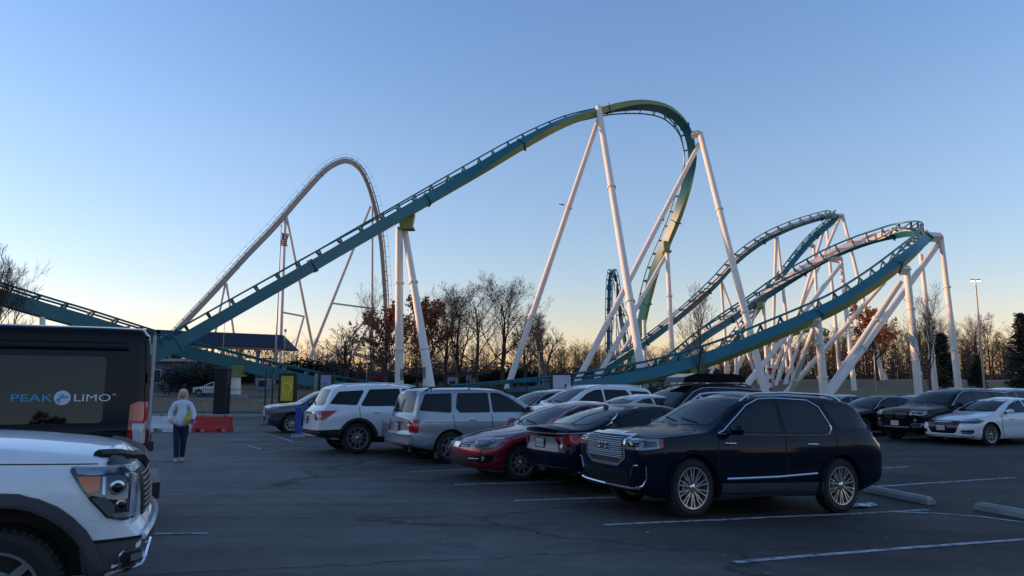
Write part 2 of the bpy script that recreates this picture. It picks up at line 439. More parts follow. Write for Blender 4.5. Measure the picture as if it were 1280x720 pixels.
# -- low track on the left
T = thing('roller_coaster', 'low teal coaster girder running downhill behind the black van on white pylons', 'roller coaster')
ctrl = [(-260, 290, 55, Z1), (-150, 326, 60, Z1), (0, 372, 66, Z1), (50, 387, 69, Z1), (100, 401, 72, Z1), (160, 419, 76, Z1), (225, 438, 80, Z1), (280, 451, 82, Z1), (340, 466, 85, Z1), (395, 478, 88, Z1), (450, 488, 91, Z1), (520, 496, 96, Z1)]
make_track(T, ctrl, (teal, teal_d, teal), box=(1.2, 1.3), tie=2.9, rail_up=.5, gauge=1.4)
column(T, (53, 396, 69), (54, 470, 69), 7.5, 9.5, collar=False)
column(T, (295, 469, 82.5), (295, 504, 82.5), 13, 15.5, collar=False)
head(T, 295, 457, 82.5, 25, 14, 11, lime)
b = MB(); p = at(295, 506, 82.5); b.box((p.x, p.y, gh(p.x, p.y) + .1), (2.1, 2.1, .7), concrete); b.build('footing', parent=T)
column(T, (-120, 345, 61), (-120, 470, 61), 10, 12, collar=False)

# -- lift hill far behind
T = thing('roller_coaster', 'distant grey lift hill with stair ticks peaking above the flag', 'roller coaster')
up = (-.5, 0, 1)
ctrl = [(196, 440, 176, up), (231, 404, 178, up), (272, 360.5, 181, up), (308, 321, 183, up), (344.5, 283, 185, up), (373, 250, 187, up), (402, 218, 189, (-.4, 0, 1)), (418, 206, 190, (-.2, 0, 1)), (434, 201.5, 191, Z1),
        (448, 210, 193, (.6, 0, 1)), (458, 226, 195, (1, 0, .6)), (465.5, 248, 197, (1, 0, .3)), (472, 275, 199, (1, 0, .2)), (476.5, 306, 201, (1, 0, .1)), (479, 336, 203, (1, 0, .1)), (481, 365, 205, (1, 0, .1)), (484, 420, 207, (1, 0, .2)), (490, 470, 209, (1, 0, .3))]
fr = make_track(T, ctrl, (greyt, greyt, greyt), box=(.9, 1.0), gauge=1.3, rail_up=.4, tie=2.4, tiemat=greyt, rail_r=.1)
for i in range(2, len(fr), 2):
    if i // 2 >= 96: break
    p, t, u, s = fr[i]
    if i < 16: continue
    b = MB(); b.tube([p + u * .9, p + u * 2.0], .045, greyt, n=4); b.tube([p + u * 2.0, fr[min(i + 2, len(fr) - 1)][0] + fr[min(i + 2, len(fr) - 1)][2] * 2.0], .03, greyt, n=4); b.build('handrail_post', parent=T)
lc = mat('weathered_column_paint', (0.50, 0.47, 0.46), 0.6)
for a_, b_, w0, w1 in [((357, 268, 186), (349, 476, 184), 3.6, 5), ((358, 270, 186), (398, 470, 190), 3.4, 4.5), ((354, 390.5, 185), (380, 395.5, 187), 2.6, 2.6), ((380, 395, 187), (358, 474, 182), 3, 3.4),
                       ((463, 258, 196), (378, 470, 188), 3.6, 4.8), ((465.4, 258, 197), (465, 470, 197), 3.4, 4.2), ((415, 379, 191), (465, 385.5, 196), 2.6, 2.6), ((465, 390, 197), (395, 474, 190), 3.2, 3.6), ((464, 402, 197), (424, 474, 192), 3.2, 3.6),
                       ((282, 353, 181.5), (258, 470, 180), 3, 3.6), ((283, 354, 181.5), (300, 470, 182), 3, 3.6)]:
    column(T, a_, b_, w0, w1, collar=False, m=lc, down=abs(a_[1] - b_[1]) > 20)
T = thing('roller_coaster', 'small grey arched bunny hill low on the horizon left of the twin pylons', 'roller coaster')
make_track(T, [(360, 475, 214, Z1), (374, 461, 215, Z1), (387, 453, 216, Z1), (408, 446, 218, Z1), (427, 442.6, 220, Z1), (442, 443.6, 222, Z1), (456, 447, 224, Z1), (476, 458, 226, Z1), (490, 474, 228, Z1)], (greyt, greyt, greyt), box=(.6, .5), rail_up=.3, tie=3)
column(T, (408, 447, 218), (408, 480, 218), 2, 2, collar=False, m=lc); column(T, (442, 445, 222), (443, 480, 222), 2, 2, collar=False, m=lc)

# -- thin tower-like hill seen end on
T = thing('roller_coaster', 'narrow far coaster hill seen end on like a ladder behind the tall white legs', 'roller coaster')
make_track(T, [(761, 500, 165, (-.1, -1, 0)), (760.5, 430, 168, (-.1, -1, 0)), (761, 380, 171, (-.1, -1, 0)), (762, 352, 174, (-.1, -1, .2)), (765, 341, 178, (-.1, -.3, 1)), (769, 346, 182, (0, .6, 1)), (772.5, 370, 186, (.1, .3, .1)), (777, 405, 190, (.3, -.5, .2)), (784, 440, 194, (.3, -.7, .3)), (794, 476, 198, (.3, -.6, .5))],
           (teal_d, teal_d, teal_d), box=(.8, .8), gauge=1.5, tie=2.4)
for a_, b_ in [((764, 352, 178), (763, 482, 178)), ((770, 352, 182), (770, 482, 180)), ((768, 380, 183), (782, 482, 184)), ((767, 400, 180), (756, 482, 176))]: column(T, a_, b_, 2.4, 3.4, collar=False)
b = MB(); p = at(776, 394, 188); b.box(p, (2.6, 1.6, .15), teal_d); b.box(p + V((0, -.8, 1.1)), (2.6, .08, .1), teal_d); b.box(p + V((1.2, -.8, .55)), (.1, .08, 1.1), teal_d); b.box(p + V((-1.2, -.8, .55)), (.1, .08, 1.1), teal_d); b.build('platform', parent=T)

# -- near right hand turn
T = thing('roller_coaster', 'banked teal and lime turn on the right with pale ribbed inner track and white legs', 'roller coaster')
ctrl = [(560, 500, 74, (0, .1, 1)), (640, 493, 75, (0, .1, 1)), (730, 484, 76, (0, .3, 1)), (820, 468, 77, (0, .45, 1)), (892, 447.6, 78, (0, .6, 1)), (964, 419, 80, (0, .8, 1)), (1037, 387, 83, (0, 1.1, 1)), (1073, 366, 85, (0, 1.3, 1)), (1109, 341, 88, (-.3, 1.4, 1)),
        (1136, 319, 92, (-.6, .9, 1)), (1153, 303, 98, (-.9, .5, 1)), (1157, 294, 104, (-1, .0, .9)), (1146, 289.5, 110, (-.7, -.6, .7)), (1127, 291, 114, (-.3, -1, .6)), (1102, 296, 117, (-.45, -1, .3)), (1073, 305, 119, (-.4, -1, .3)),
        (1044, 317, 120, (-.35, -1, .35)), (1022, 328, 121, (-.2, -1, .5)), (1000, 341, 121, (0, -.9, .8)), (979, 354, 121, (0, -.6, 1)), (946, 377, 120, Z1), (910, 401, 118, Z1), (874, 426, 116, (0, .3, 1)), (849, 447, 114, (0, .4, 1)), (825, 466, 112, (0, .5, 1))]
make_track(T, ctrl, (teal, lime, glarem), tie=2.6, box=(1.35, 1.15), rail_up=.72, gauge=1.7, rail_r=.14)
D = [((1133, 333, 91), (1148, 487, 90), 9.5, 11), ((1176, 295, 101), (1198, 484, 99), 7, 9.5), ((1151, 318, 103), (1169, 484, 103), 6, 8), ((1173, 305, 101.5), (1038, 491, 86), 8, 11.5), ((1126, 352, 90), (1034, 490, 89), 7.5, 9.5),
     ((1106, 352, 92), (991, 482, 98), 6, 8), ((1022, 397, 82), (1030, 491, 82), 10, 12.5), ((1017, 410, 85), (990, 483, 92), 7, 8), ((1051, 322, 119.5), (1068, 489, 115), 5.5, 7.5), ((1050, 332, 119), (934, 482, 104), 6, 8),
     ((946, 384, 119.5), (915, 479, 116), 4.5, 5.5), ((954, 378, 119.6), (960, 479, 118), 5, 5.5), ((869, 462, 77.6), (871, 486, 77.6), 9, 11), ((823, 478, 77), (823, 492, 77), 12, 14), ((893, 455, 98), (884, 480, 96), 4, 5), ((876, 428, 116), (850, 480, 108), 5, 6), ((920, 447, 100), (921, 480, 100), 5, 6)]
for a_, b_, w0, w1 in D: column(T, a_, b_, w0, w1, collar=w1 > 7)
bracket(T, (1158, 296, 101), (1176, 297, 101), .7); bracket(T, (1122, 337, 90), (1133, 337, 91), .7); bracket(T, (1010, 401, 82), (1022, 401, 82), .7)
bracket(T, (1036, 322, 120), (1051, 325, 119.5), .6)
head(T, 868, 457, 77.6, 22, 10, 9, lime)
head(T, 948, 378, 119.5, 9, 6, 6, lime)

# -- rear right hand turn
T = thing('roller_coaster', 'thin teal rear hill rising left to right behind the banked turn', 'roller coaster')
ctrl = [(745, 470, 122, Z1), (790, 440, 124, Z1), (820, 419, 126, Z1), (856, 390, 128, Z1), (892, 357, 130, (0, -.2, 1)), (921, 325.5, 132, (0, -.3, 1)), (953.5, 301, 134, (0, -.4, 1)), (986, 285, 136, (0, -.9, .8)), (1015, 275, 139, (-.1, -1, .5)), (1036, 270, 142, (-.4, -.8, .4)), (1046, 270.5, 145, (-.9, -.2, .5)),
        (1040, 278, 144, (-.7, .4, .8)), (1018.6, 296, 141, (-.3, .6, 1)), (1000.5, 316, 139, (0, .6, 1)), (986, 334, 137, (0, .5, 1)), (971.6, 352, 135, (0, .4, 1)), (957, 371, 134, (0, .3, 1)), (942.8, 392, 132, Z1), (921, 420.5, 130, Z1), (900, 444, 128, Z1), (870, 466, 126, Z1)]
make_track(T, ctrl, (teal, teal_d, glarem), tie=2.8, box=(.9, .95))
D = [((1053, 268, 145), (1106, 484, 140), 4.5, 6.5), ((1050, 272, 146), (960, 479, 138), 4.2, 6), ((1033, 280, 146), (1051, 479, 142), 4.2, 6), ((1030, 286, 143), (972, 479, 140), 4.2, 5.5), ((1017, 307, 141), (1028, 479, 139), 4.2, 5),
     ((970, 295, 135), (965, 479, 134), 4, 5.5), ((971.6, 296, 135), (992, 479, 132), 4, 5.5), ((901, 350, 131), (911, 479, 130), 4, 5), ((902, 352, 131), (948, 479, 128), 3.6, 4.5), ((984, 418, 132), (932, 480, 120), 5, 6.5),
     ((980.5, 424, 130), (985, 480, 130), 3, 3.4), ((990, 416, 131), (970, 480, 126), 4, 5), ((1003, 415, 131), (981, 480, 128), 4, 5), ((934, 438, 131), (912, 480, 128), 4, 5.5), ((907, 448, 129), (908, 480, 129), 5, 6), ((1046, 434, 150), (1051, 470, 150), 4, 5), ((1096, 445, 155), (1110, 480, 155), 4.5, 5.5), ((1060, 300, 150), (1052, 479, 150), 3, 3.4)]
for a_, b_, w0, w1 in D[:-1]: column(T, a_, b_, w0, w1, collar=False)
make_track(T, [(948, 436, 135, Z1), (975, 424, 136, Z1), (1000, 415, 138, (0, -.3, 1)), (1020, 413, 142, (0, -.5, 1)), (1035, 420, 148, (0, 0, 1))], (lime, lime, glarem), tie=3, box=(.8, .6))
bracket(T, (1044, 270, 145), (1054, 270, 145), .5); bracket(T, (1011, 305, 140), (1017, 308, 141), .5)
# ------------------------------------------------------------------ trees
def tree_mesh(seed, H, spread, levels=4, n1=9, n2=6, n3=6, n4=4, trunk_r=0.3, first=0.22, up=0.35, leaf=None, leaf_n=0, leaf_s=0.2, barkm=None, leader=True, size=(1,1,1)):
    rnd = random.Random(seed); b = MB(); L = MB(); bm_ = barkm or bark
    counts = [n1, n2, n3, n4]
    def branch(p, d, ln, r, lv):
        seg = 5 if lv == 0 else (4 if lv == 1 else (3 if lv == 2 else 2))
        pts = [p]; q = p.copy(); dd = d.copy()
        for i in range(seg):
            dd = (dd + V((rnd.gauss(0, 1), rnd.gauss(0, 1), rnd.gauss(0, 1) + (0.4 if lv else 0))) * (0.07 if lv == 0 else 0.16)).normalized()
            q = q + dd * (ln / seg); pts.append(q.copy())
        rs = [r * (1 - 0.75 * i / seg) for i in range(seg + 1)]
        if lv == 0: rs[0] *= 1.35
        b.tube(pts, [max(x, 0.007) for x in rs], bm_, n=(8, 5, 4, 3, 3)[lv], caps=False)
        if lv >= levels:
            if leaf and rnd.random() < leaf_n:
                for _ in range(2):
                    c = pts[rnd.randrange(1, len(pts))] + V((rnd.uniform(-.15, .15), rnd.uniform(-.15, .15), rnd.uniform(-.2, .1)))
                    a = V((rnd.gauss(0, 1), rnd.gauss(0, 1), rnd.gauss(0, 1))).normalized() * leaf_s * rnd.uniform(.5, 1.2); e = a.orthogonal().normalized() * a.length * .7
                    L.add([c - a, c + e, c + a, c - e], [(0, 1, 2, 3)], leaf[rnd.randrange(len(leaf))])
            return
        n = counts[lv]
        if lv == 0: n = n1
        base = rnd.uniform(0, 6.28)
        for k in range(n):
            f = (first + (1 - first) * (k + rnd.uniform(.1, .9)) / n) if lv == 0 else (0.2 + 0.8 * (k + rnd.random()) / n)
            f = min(f, .99); i = min(int(f * seg), seg - 1); u = f * seg - i
            c = pts[i].lerp(pts[i + 1], u); t = (pts[i + 1] - pts[i]).normalized()
            az = base + k * 2.4 + rnd.uniform(-.4, .4)
            o = t.orthogonal().normalized(); o2 = t.cross(o); side = o * cos(az) + o2 * sin(az)
            ang = rnd.uniform(.55, .95) * spread if lv == 0 else rnd.uniform(.45, .85)
            nd = (t * cos(ang) + side * sin(ang) + V((0, 0, up * .5))).normalized()
            if lv == 0: nl = ln * (0.60 - 0.30 * (f - first) / (1 - first)) * rnd.uniform(.75, 1.15)
            else: nl = ln * rnd.uniform(.38, .6) * (1.1 - .35 * f)
            branch(c, nd, nl, max(rs[i] * .55 * (0.9 if lv else .8), .01), lv + 1)
    branch(V((0, 0, -.2)), V((rnd.uniform(-.04, .04), rnd.uniform(-.04, .04), 1)).normalized(), H * (0.80 if leader else .45), trunk_r, 0)
    zs = max(v[2] for v in b.v); k = H / zs
    for X in (b, L): X.v = [(x * k, y * k, z * k if z > 0 else z) for x, y, z in X.v]
    return b.mesh('trunk', 60), (L.mesh('crown') if leaf and L.v else None)

leaf_r = [mat('russet_leaf', (0.34, 0.10, 0.04), .8), mat('brown_leaf', (0.22, 0.085, 0.045), .8), mat('dark_russet_leaf', (0.075, 0.022, 0.014), .8)]
leaf_b = [mat('dry_brown_leaf', (0.12, 0.070, 0.048), .8), mat('dull_leaf', (0.08, 0.052, 0.040), .8)]
needle = [mat('dark_needle', (0.010, 0.017, 0.009), .8), mat('needle', (0.018, 0.028, 0.013), .8)]
TP = {}
TP['spread'] = tree_mesh(1, 18, 1.0, n1=11, n2=8, n3=6, n4=6, trunk_r=.34, first=.22, leaf=leaf_b, leaf_n=.30, leaf_s=.10)
TP['tall'] = tree_mesh(2, 20, .75, n1=12, n2=8, n3=6, n4=6, trunk_r=.32, first=.25, up=.5, leaf=leaf_b, leaf_n=.30, leaf_s=.10)
TP['vase'] = tree_mesh(3, 15, .8, n1=9, n2=8, n3=7, n4=6, trunk_r=.36, first=.3, leader=False, up=.6, barkm=barkg)
TP['multi'] = tree_mesh(7, 17, .9, n1=12, n2=8, n3=6, n4=6, trunk_r=.33, first=.15, leaf=leaf_b, leaf_n=.4, leaf_s=.12)
TP['oak'] = tree_mesh(4, 16, 1.0, n1=12, n2=8, n3=6, n4=5, trunk_r=.4, first=.2, leaf=leaf_r, leaf_n=.75, leaf_s=.24)
TP['young'] = tree_mesh(5, 8, .62, n1=12, n2=7, n3=5, n4=3, trunk_r=.11, first=.15, up=.5)
TP['thin'] = tree_mesh(6, 14, .45, n1=14, n2=6, n3=5, n4=3, trunk_r=.16, first=.2, up=.8)
TP['edge'] = tree_mesh(8, 11, .85, n1=14, n2=9, n3=7, n4=4, trunk_r=.2, first=.2, up=.5)
TP['stub'] = tree_mesh(9, 6, 1.0, levels=4, n1=12, n2=7, n3=5, n4=4, trunk_r=.22, first=.1, up=.3)

def conifer_mesh(seed, H, W, layers=26, per=15):
    rnd = random.Random(seed); b = MB(); L = MB(); b.tube([(0, 0, -.2), (0, 0, H * .97)], [.22, .03], bark, n=7)
    for i in range(layers):
        f = i / layers; z = H * (.08 + .9 * f); R = W / 2 * (1 - f) ** .75 * rnd.uniform(.75, 1.1) + .15
        for k in range(per):
            a = rnd.uniform(0, 6.28); rr = R * rnd.uniform(.7, 1.15); d = V((cos(a), sin(a), 0)); tip = d * rr + V((0, 0, z - rr * .18 + rnd.uniform(-.1, .2)))
            b.tube([(0, 0, z), tip], [.03, .01], bark, n=3, caps=False)
            for q in range(16):
                t = rnd.uniform(.2, 1.05); c = V((0, 0, z)).lerp(tip, t) + V((rnd.gauss(0, .16), rnd.gauss(0, .16), rnd.gauss(0, .12)))
                u = V((rnd.gauss(0, 1), rnd.gauss(0, 1), rnd.gauss(0, .6))).normalized() * rnd.uniform(.14, .34); e = u.orthogonal().normalized() * u.length * .45
                L.add([c - u, c + e, c + u, c - e], [(0, 1, 2, 3)], needle[rnd.random() < .35])
    return b.mesh('trunk'), L.mesh('crown')
TP['conifer'] = conifer_mesh(11, 12, 6)
TP['cedar'] = conifer_mesh(12, 8, 3.4, 22, 12)

def bush_mesh(seed, R, H, mats_, n=2600, s=.12):
    rnd = random.Random(seed); L = MB(); b = MB()
    lobes = [(V((rnd.uniform(-.6, .6) * R, rnd.uniform(-.6, .6) * R, H * rnd.uniform(.3, .75))), rnd.uniform(.35, .6)) for _ in range(9)]
    for k in range(7): b.tube([(0, 0, -.1), (rnd.uniform(-.5, .5) * R, rnd.uniform(-.5, .5) * R, H * .7)], [.04, .01], bark, n=4)
    for i in range(n):
        c, r = lobes[rnd.randrange(len(lobes))]; d = V((rnd.gauss(0, 1), rnd.gauss(0, 1), rnd.gauss(0, 1))).normalized() * rnd.uniform(.55, 1.05)
        q = c + V((d.x * r * R, d.y * r * R, d.z * r * H * .7))
        if q.z < 0: q.z = abs(q.z) * .5
        u = V((rnd.gauss(0, 1), rnd.gauss(0, 1), rnd.gauss(0, 1))).normalized() * s * rnd.uniform(.6, 1.5); e = u.orthogonal().normalized() * u.length * .6
        L.add([q - u, q + e, q + u, q - e], [(0, 1, 2, 3)], mats_[rnd.random() < .4])
    return b.mesh('stems'), L.mesh('foliage')
TP['bush'] = bush_mesh(21, 2.4, 3.2, needle)
TP['redbush'] = bush_mesh(22, 3.2, 3.6, [mat('crimson_leaf', (0.16, 0.012, 0.025), .8), mat('maroon_leaf', (0.09, 0.01, 0.02), .8)])

HT = dict(spread=18, tall=20, vase=15, multi=17, oak=16, young=8, thin=14, edge=11, stub=6, conifer=12, cedar=8, bush=3.2, redbush=3.6)
def plant(kind, name, px, top_py, Y, rz, label, cat='tree', group=None, wide=1.0):
    x = at(px, 480, Y).x; g = gh(x, Y); top = at(px, top_py, Y).z; s = (top - g) / HT[kind]
    t = thing(name, label, cat, (x, Y, g), rz, group); t.scale = (s * wide, s * wide, s)
    names = ('stems', 'foliage') if 'bush' in kind else ('trunk', 'crown')
    for n, me in zip(names, TP[kind]):
        if me: o = bpy.data.objects.new(n, me); C.objects.link(o); o.parent = t
    return t

plant('edge', 'bare_tree', -22, 296, 48, 0.4, 'bare fine-twigged tree at the left edge above the black van', wide=.85)
plant('oak', 'oak_tree', 483, 372, 104, 0.0, 'russet-leaved oak beside the twin white pylons', wide=1.05)
plant('thin', 'bare_tree', 463, 345, 97, 1.0, 'thin bare tree in front of the russet oak', wide=1.0)
plant('stub', 'bare_tree', 437, 405, 90, 2.0, 'low sprawling bare tree left of the russet oak', wide=1.25)
plant('tall', 'bare_tree', 558, 352, 116, 2.0, 'tall bare tree just right of the twin white pylons', wide=1.2)
plant('oak', 'oak_tree', 532, 362, 114, 2.6, 'rust-brown oak seen between and right of the twin white pylons', wide=.95)
plant('multi', 'bare_tree', 572, 350, 118, 1.0, 'bare tree with many stems left of the broad bare tree', wide=1.1)
plant('spread', 'bare_tree', 596, 345, 110, 0.5, 'broad bare tree with forked trunk at the middle of the treeline', wide=1.25)
plant('tall', 'bare_tree', 628, 337, 114, 4.0, 'tallest bare tree left of the slanting white leg', wide=1.3)
plant('multi', 'bare_tree', 655, 388, 116, 3.0, 'shorter bare tree behind the slanting white leg', wide=1.1)
plant('vase', 'bare_tree', 684, 382, 106, 0.2, 'round-headed bare tree right of the slanting white leg', wide=1.15)
plant('multi', 'bare_tree', 706, 424, 118, 5.1, 'low bare tree right of the round-headed one', wide=1.1)
plant('spread', 'bare_tree', 522, 420, 120, 5.5, 'bare tree seen between the two pylons', wide=1.1)
plant('young', 'young_tree', 872, 352, 62, 0.7, 'slender young bare tree in front of the teal girder', wide=.72)
plant('thin', 'bare_tree', 1162, 348, 78, 2.2, 'upright many-stemmed bare tree between the right white columns', wide=1.1)
plant('oak', 'oak_tree', 1096, 376, 138, 1.7, 'russet-crowned oak behind the right coaster legs', wide=1.15)
plant('conifer', 'conifer_tree', 1283, 388, 92, 0.3, 'dark evergreen at the right edge', wide=1.0)
plant('cedar', 'cedar_tree', 1181, 415, 118, 0.3, 'dark cedar behind the right white columns', wide=1.1)
plant('cedar', 'cedar_tree', 1222, 442, 120, 1.3, 'small cedar near the foot of the lit lamp pole', wide=1.2)
rn = random.Random(5)
GW = 'bare trees in the wood behind the coaster'
for i in range(26):                      # right hand woods, individually standing trees
    px = 905 + i * 14.5 + rn.uniform(-4, 4); Y = rn.uniform(140, 160)
    top = 418 + 12 * sin(i * 1.3) + rn.uniform(-8, 8) - (24 if 1110 < px < 1250 else 0) - (10 if 1040 < px < 1110 else 0)
    plant(rn.choice(['multi', 'tall', 'multi', 'spread']), 'bare_tree', px, top, Y, rn.uniform(0, 6), 'bare woodland tree standing in the dark wood right of the middle', group=GW, wide=rn.uniform(.6, .85))
GL = 'small bare trees along the horizon left of the middle'
for i in range(16):
    px = 255 + i * 30 + rn.uniform(-8, 8); Y = rn.uniform(165, 185)
    plant(rn.choice(['multi', 'spread', 'vase']), 'bare_tree', px, rn.uniform(440, 452), Y, rn.uniform(0, 6), 'small bare tree along the horizon left of the middle', group=GL, wide=rn.uniform(.9, 1.3))
for i in range(9):
    px = 730 + i * 21 + rn.uniform(-5, 5); Y = rn.uniform(165, 180)
    plant(rn.choice(['multi', 'spread']), 'bare_tree', px, rn.uniform(424, 440), Y, rn.uniform(0, 6), 'small bare tree on the horizon between the white coaster legs', group='small bare trees between the coaster legs', wide=rn.uniform(.8, 1.1))
for i, (px, tp, Y, wd) in enumerate([(432, 456, 108, 1.3), (243, 452, 96, 1.3), (225, 458, 100, 1.1), (262, 455, 98, 1.2), (385, 448, 120, 1.5)]):
    plant('bush', 'shrub', px, tp, Y, i, ['round dark evergreen shrub left of the twin pylons', 'dark evergreen shrub behind the woman', 'dark shrub nearest the van roof edge', 'dark shrub left of the white lime-topped pylon', 'dark evergreen mass beside the flag pole foot'][i], 'shrub', wide=wd)
for i in range(13):
    plant('bush', 'shrub', 452 + i * 21 + rn.uniform(-4, 4), rn.uniform(461, 471), rn.uniform(118, 128), rn.uniform(0, 6), 'dark evergreen shrub under the bare treeline', 'shrub', group='dark shrubs under the treeline', wide=1.3)
plant('redbush', 'shrub', 464, 470, 112, 0, 'crimson-leaved shrub left of the twin pylons', 'shrub')
plant('bush', 'shrub', 818, 476, 56, 1, 'small dark shrub behind the white hatchback roof', 'shrub', wide=.5)
for i, px in enumerate((895, 925)): plant('bush', 'shrub', px, 462, 150, i, 'dark shrub low in the wood behind the coaster feet', 'shrub', group='shrubs in the wood', wide=2)

# dense far wood : too many stems to count
def woods(name, label, x0, x1, y0, y1, n, hmin, hmax, seed, m):
    rnd = random.Random(seed); b = MB()
    for i in range(n):
        x = rnd.uniform(x0, x1); y = rnd.uniform(y0, y1); g = gh(x, y); h = rnd.uniform(hmin, hmax)
        b.tube([(x, y, g - .3), (x + rnd.uniform(-.4, .4), y, g + h * .5), (x + rnd.uniform(-.8, .8), y, g + h)], [.15, .09, .02], m, n=4, caps=False)
        for k in range(24):
            z = g + h * rnd.uniform(.15, .95); l = h * rnd.uniform(.12, .28); a = rnd.uniform(0, 6.28)
            e = V((x + cos(a) * l, y + sin(a) * l * .6, z + l * rnd.uniform(.4, 1)))
            b.tube([(x, y, z), e], [.06, .015], m, n=3, caps=False)
            for q in range(3):
                s = V((x, y, z)).lerp(e, rnd.uniform(.4, 1)); a2 = rnd.uniform(0, 6.28); l2 = l * .5
                b.tube([s, s + V((cos(a2) * l2, sin(a2) * l2, l2 * .8))], [.025, .01], m, n=3, caps=False)
    o = b.build(name); tag(o, label, 'woodland', kind='stuff'); return o
woods('woodland', 'dense dark leafless wood behind the right half of the coaster', 60, 175, 155, 215, 380, 6, 11.5, 3, bark)
woods('woodland', 'far leafless wood along the horizon on the left', -190, 60, 205, 260, 420, 8, 12, 4, barkg)
# hedge-like understorey in the right wood
def thicket(x0, x1, y0, y1, n, h, seed, label):
    rnd = random.Random(seed); b = MB()
    for i in range(n):
        x = rnd.uniform(x0, x1); y = rnd.uniform(y0, y1); g = gh(x, y); q = V((x, y, g + min(1.15, abs(rnd.gauss(0, .55))) * h * (0.7 + .35 * noise.noise(V((x * .15, 0, seed))) + .25 * noise.noise(V((x * .6, 3, seed))))))
        u = V((rnd.gauss(0, 1), rnd.gauss(0, .4), rnd.gauss(0, 1))).normalized() * rnd.uniform(.12, .3); e = u.orthogonal().normalized() * u.length * .5
        b.add([q - u, q + e, q + u, q - e], [(0, 1, 2, 3)], (needle + leaf_b + leaf_b)[rnd.randrange(6)])
    o = b.build('undergrowth'); tag(o, label, 'undergrowth', kind='stuff')
thicket(45, 185, 158, 166, 42000, 6.5, 5, 'dark undergrowth filling the foot of the right wood')
thicket(-60, 45, 132, 140, 40000, 4.0, 6, 'dark undergrowth below the middle treeline')
thicket(-130, -40, 150, 160, 26000, 3.4, 7, 'dark undergrowth beyond the grass on the left')
# unseen tree belts, added: left one blocks evening sun, others darken car reflections
def belt(P_, label, seed):
    rnd = random.Random(seed); b = MB()
    for i, (x, y) in enumerate(P_):
        x += rnd.uniform(-6, 6); y += rnd.uniform(-4, 4); g = 0; h = rnd.uniform(15, 19)
        for k in range(90):
            q = V((x + rnd.uniform(-3, 3), y + rnd.uniform(-3, 3), rnd.uniform(0, 6))); u = V((rnd.gauss(0, 1), rnd.gauss(0, 1), rnd.gauss(0, 1))).normalized() * 1.1; e = u.orthogonal() * .8
            b.add([q - u, q + e, q + u, q - e], [(0, 1, 2, 3)], needle[0])
        b.tube([(x, y, -.3), (x, y, h * .8)], [.35, .1], bark, n=5)
        for k in range(420):
            d = V((rnd.gauss(0, 1), rnd.gauss(0, 1), rnd.gauss(0, 1))).normalized() * rnd.uniform(.2, 1)
            q = V((x + d.x * 3.6, y + d.y * 3.6, h * .55 + d.z * h * .45)); u = V((rnd.gauss(0, 1), rnd.gauss(0, 1), rnd.gauss(0, 1))).normalized() * .75; e = u.orthogonal() * .7
            b.add([q - u, q + e, q + u, q - e], [(0, 1, 2, 3)], needle[rnd.random() < .4])
    o = b.build('woodland'); tag(o, label, 'woodland', kind='stuff')
belt([(-125, -80 + i * 3.2) for i in range(84)] + [(-137, -80 + i * 3.6) for i in range(76)], 'unseen evergreen belt added left of the car park to block the low sun', 9)
belt([(-190 + i * 4.6, -105) for i in range(84)], 'unseen evergreen belt added behind the camera to darken car reflections', 10)
belt([(150, -58 + i * 4.6) for i in range(34)], 'unseen evergreen belt added right of the car park to darken car reflections', 11)
# ------------------------------------------------------------------ props
def textobj(s, size, m, parent, loc, rot, name='lettering', extr=.004, align='CENTER', sx=1.0):
    cu = bpy.data.curves.new(name, 'FONT'); cu.body = s; cu.size = size; cu.extrude = extr; cu.align_x = align; cu.align_y = 'CENTER'
    cu.materials.append(m); cu.offset = 0.0
    tmp = bpy.data.objects.new('tmp', cu); C.objects.link(tmp); dg = bpy.context.evaluated_depsgraph_get()
    me = bpy.data.meshes.new_from_object(tmp.evaluated_get(dg)); me.name = name; bpy.data.objects.remove(tmp)
    o = bpy.data.objects.new(name, me); C.objects.link(o); o.parent = parent; o.location = loc; o.rotation_euler = rot; o.scale = (sx, 1, 1); return o

blueroof = mat('navy_metal_roof', (0.012, 0.024, 0.046), .75, noise_s=.5, noise_a=.2)
salmon = mat('faded_red_fascia', (0.22, 0.12, 0.10), .6)
darkwall = mat('dark_wall', (0.012, 0.014, 0.018), .7)
greywall = mat('grey_blue_wall', (0.10, 0.12, 0.15), .7, noise_s=.8, noise_a=.2)
winglass = mat('window_glass', (0.03, 0.05, 0.07), .08)
yel = mat('yellow_poster', (0.50, 0.38, 0.015), .5); yel2 = mat('pale_yellow_print', (0.75, 0.66, 0.10), .5)
pur = mat('lilac_poster', (0.26, 0.26, 0.46), .5); blu = mat('blue_plastic', (0.010, 0.06, 0.32), .45)
paleposter = mat('pale_poster', (0.46, 0.50, 0.60), .5, noise_s=1.6, noise_a=.18)
# coaster station
t = thing('station_building', 'long open station with navy metal roof behind the crossing teal girders', 'building')
Y = 130; a = at(170, 410.5, Y); c = at(358, 423, Y); b = MB()
x0, x1 = a.x, c.x; zt = c.z + .6; ze = zt - 2.4
vs = []
for x in (x0, x1 - 1.0): pass
b.add([(x0, Y - 4, ze + .9), (x1 + .8, Y - 4, ze), (x1 - .6, Y, zt), (x0, Y, zt + 1.1), (x1 + .8, Y + 5, ze), (x0, Y + 5, ze + .9), (x0, Y - 4, ze + .7), (x1 + .8, Y - 4, ze - .2), (x1 + .8, Y + 5, ze - .2), (x0, Y + 5, ze + .7)],
      [(0, 1, 2, 3), (3, 2, 4, 5), (1, 4, 2), (0, 3, 5), (0, 6, 7, 1), (4, 8, 9, 5), (6, 9, 8, 7), (1, 7, 8, 4), (0, 5, 9, 6)], blueroof)
rf = b.build('roof', parent=t)
b = MB()
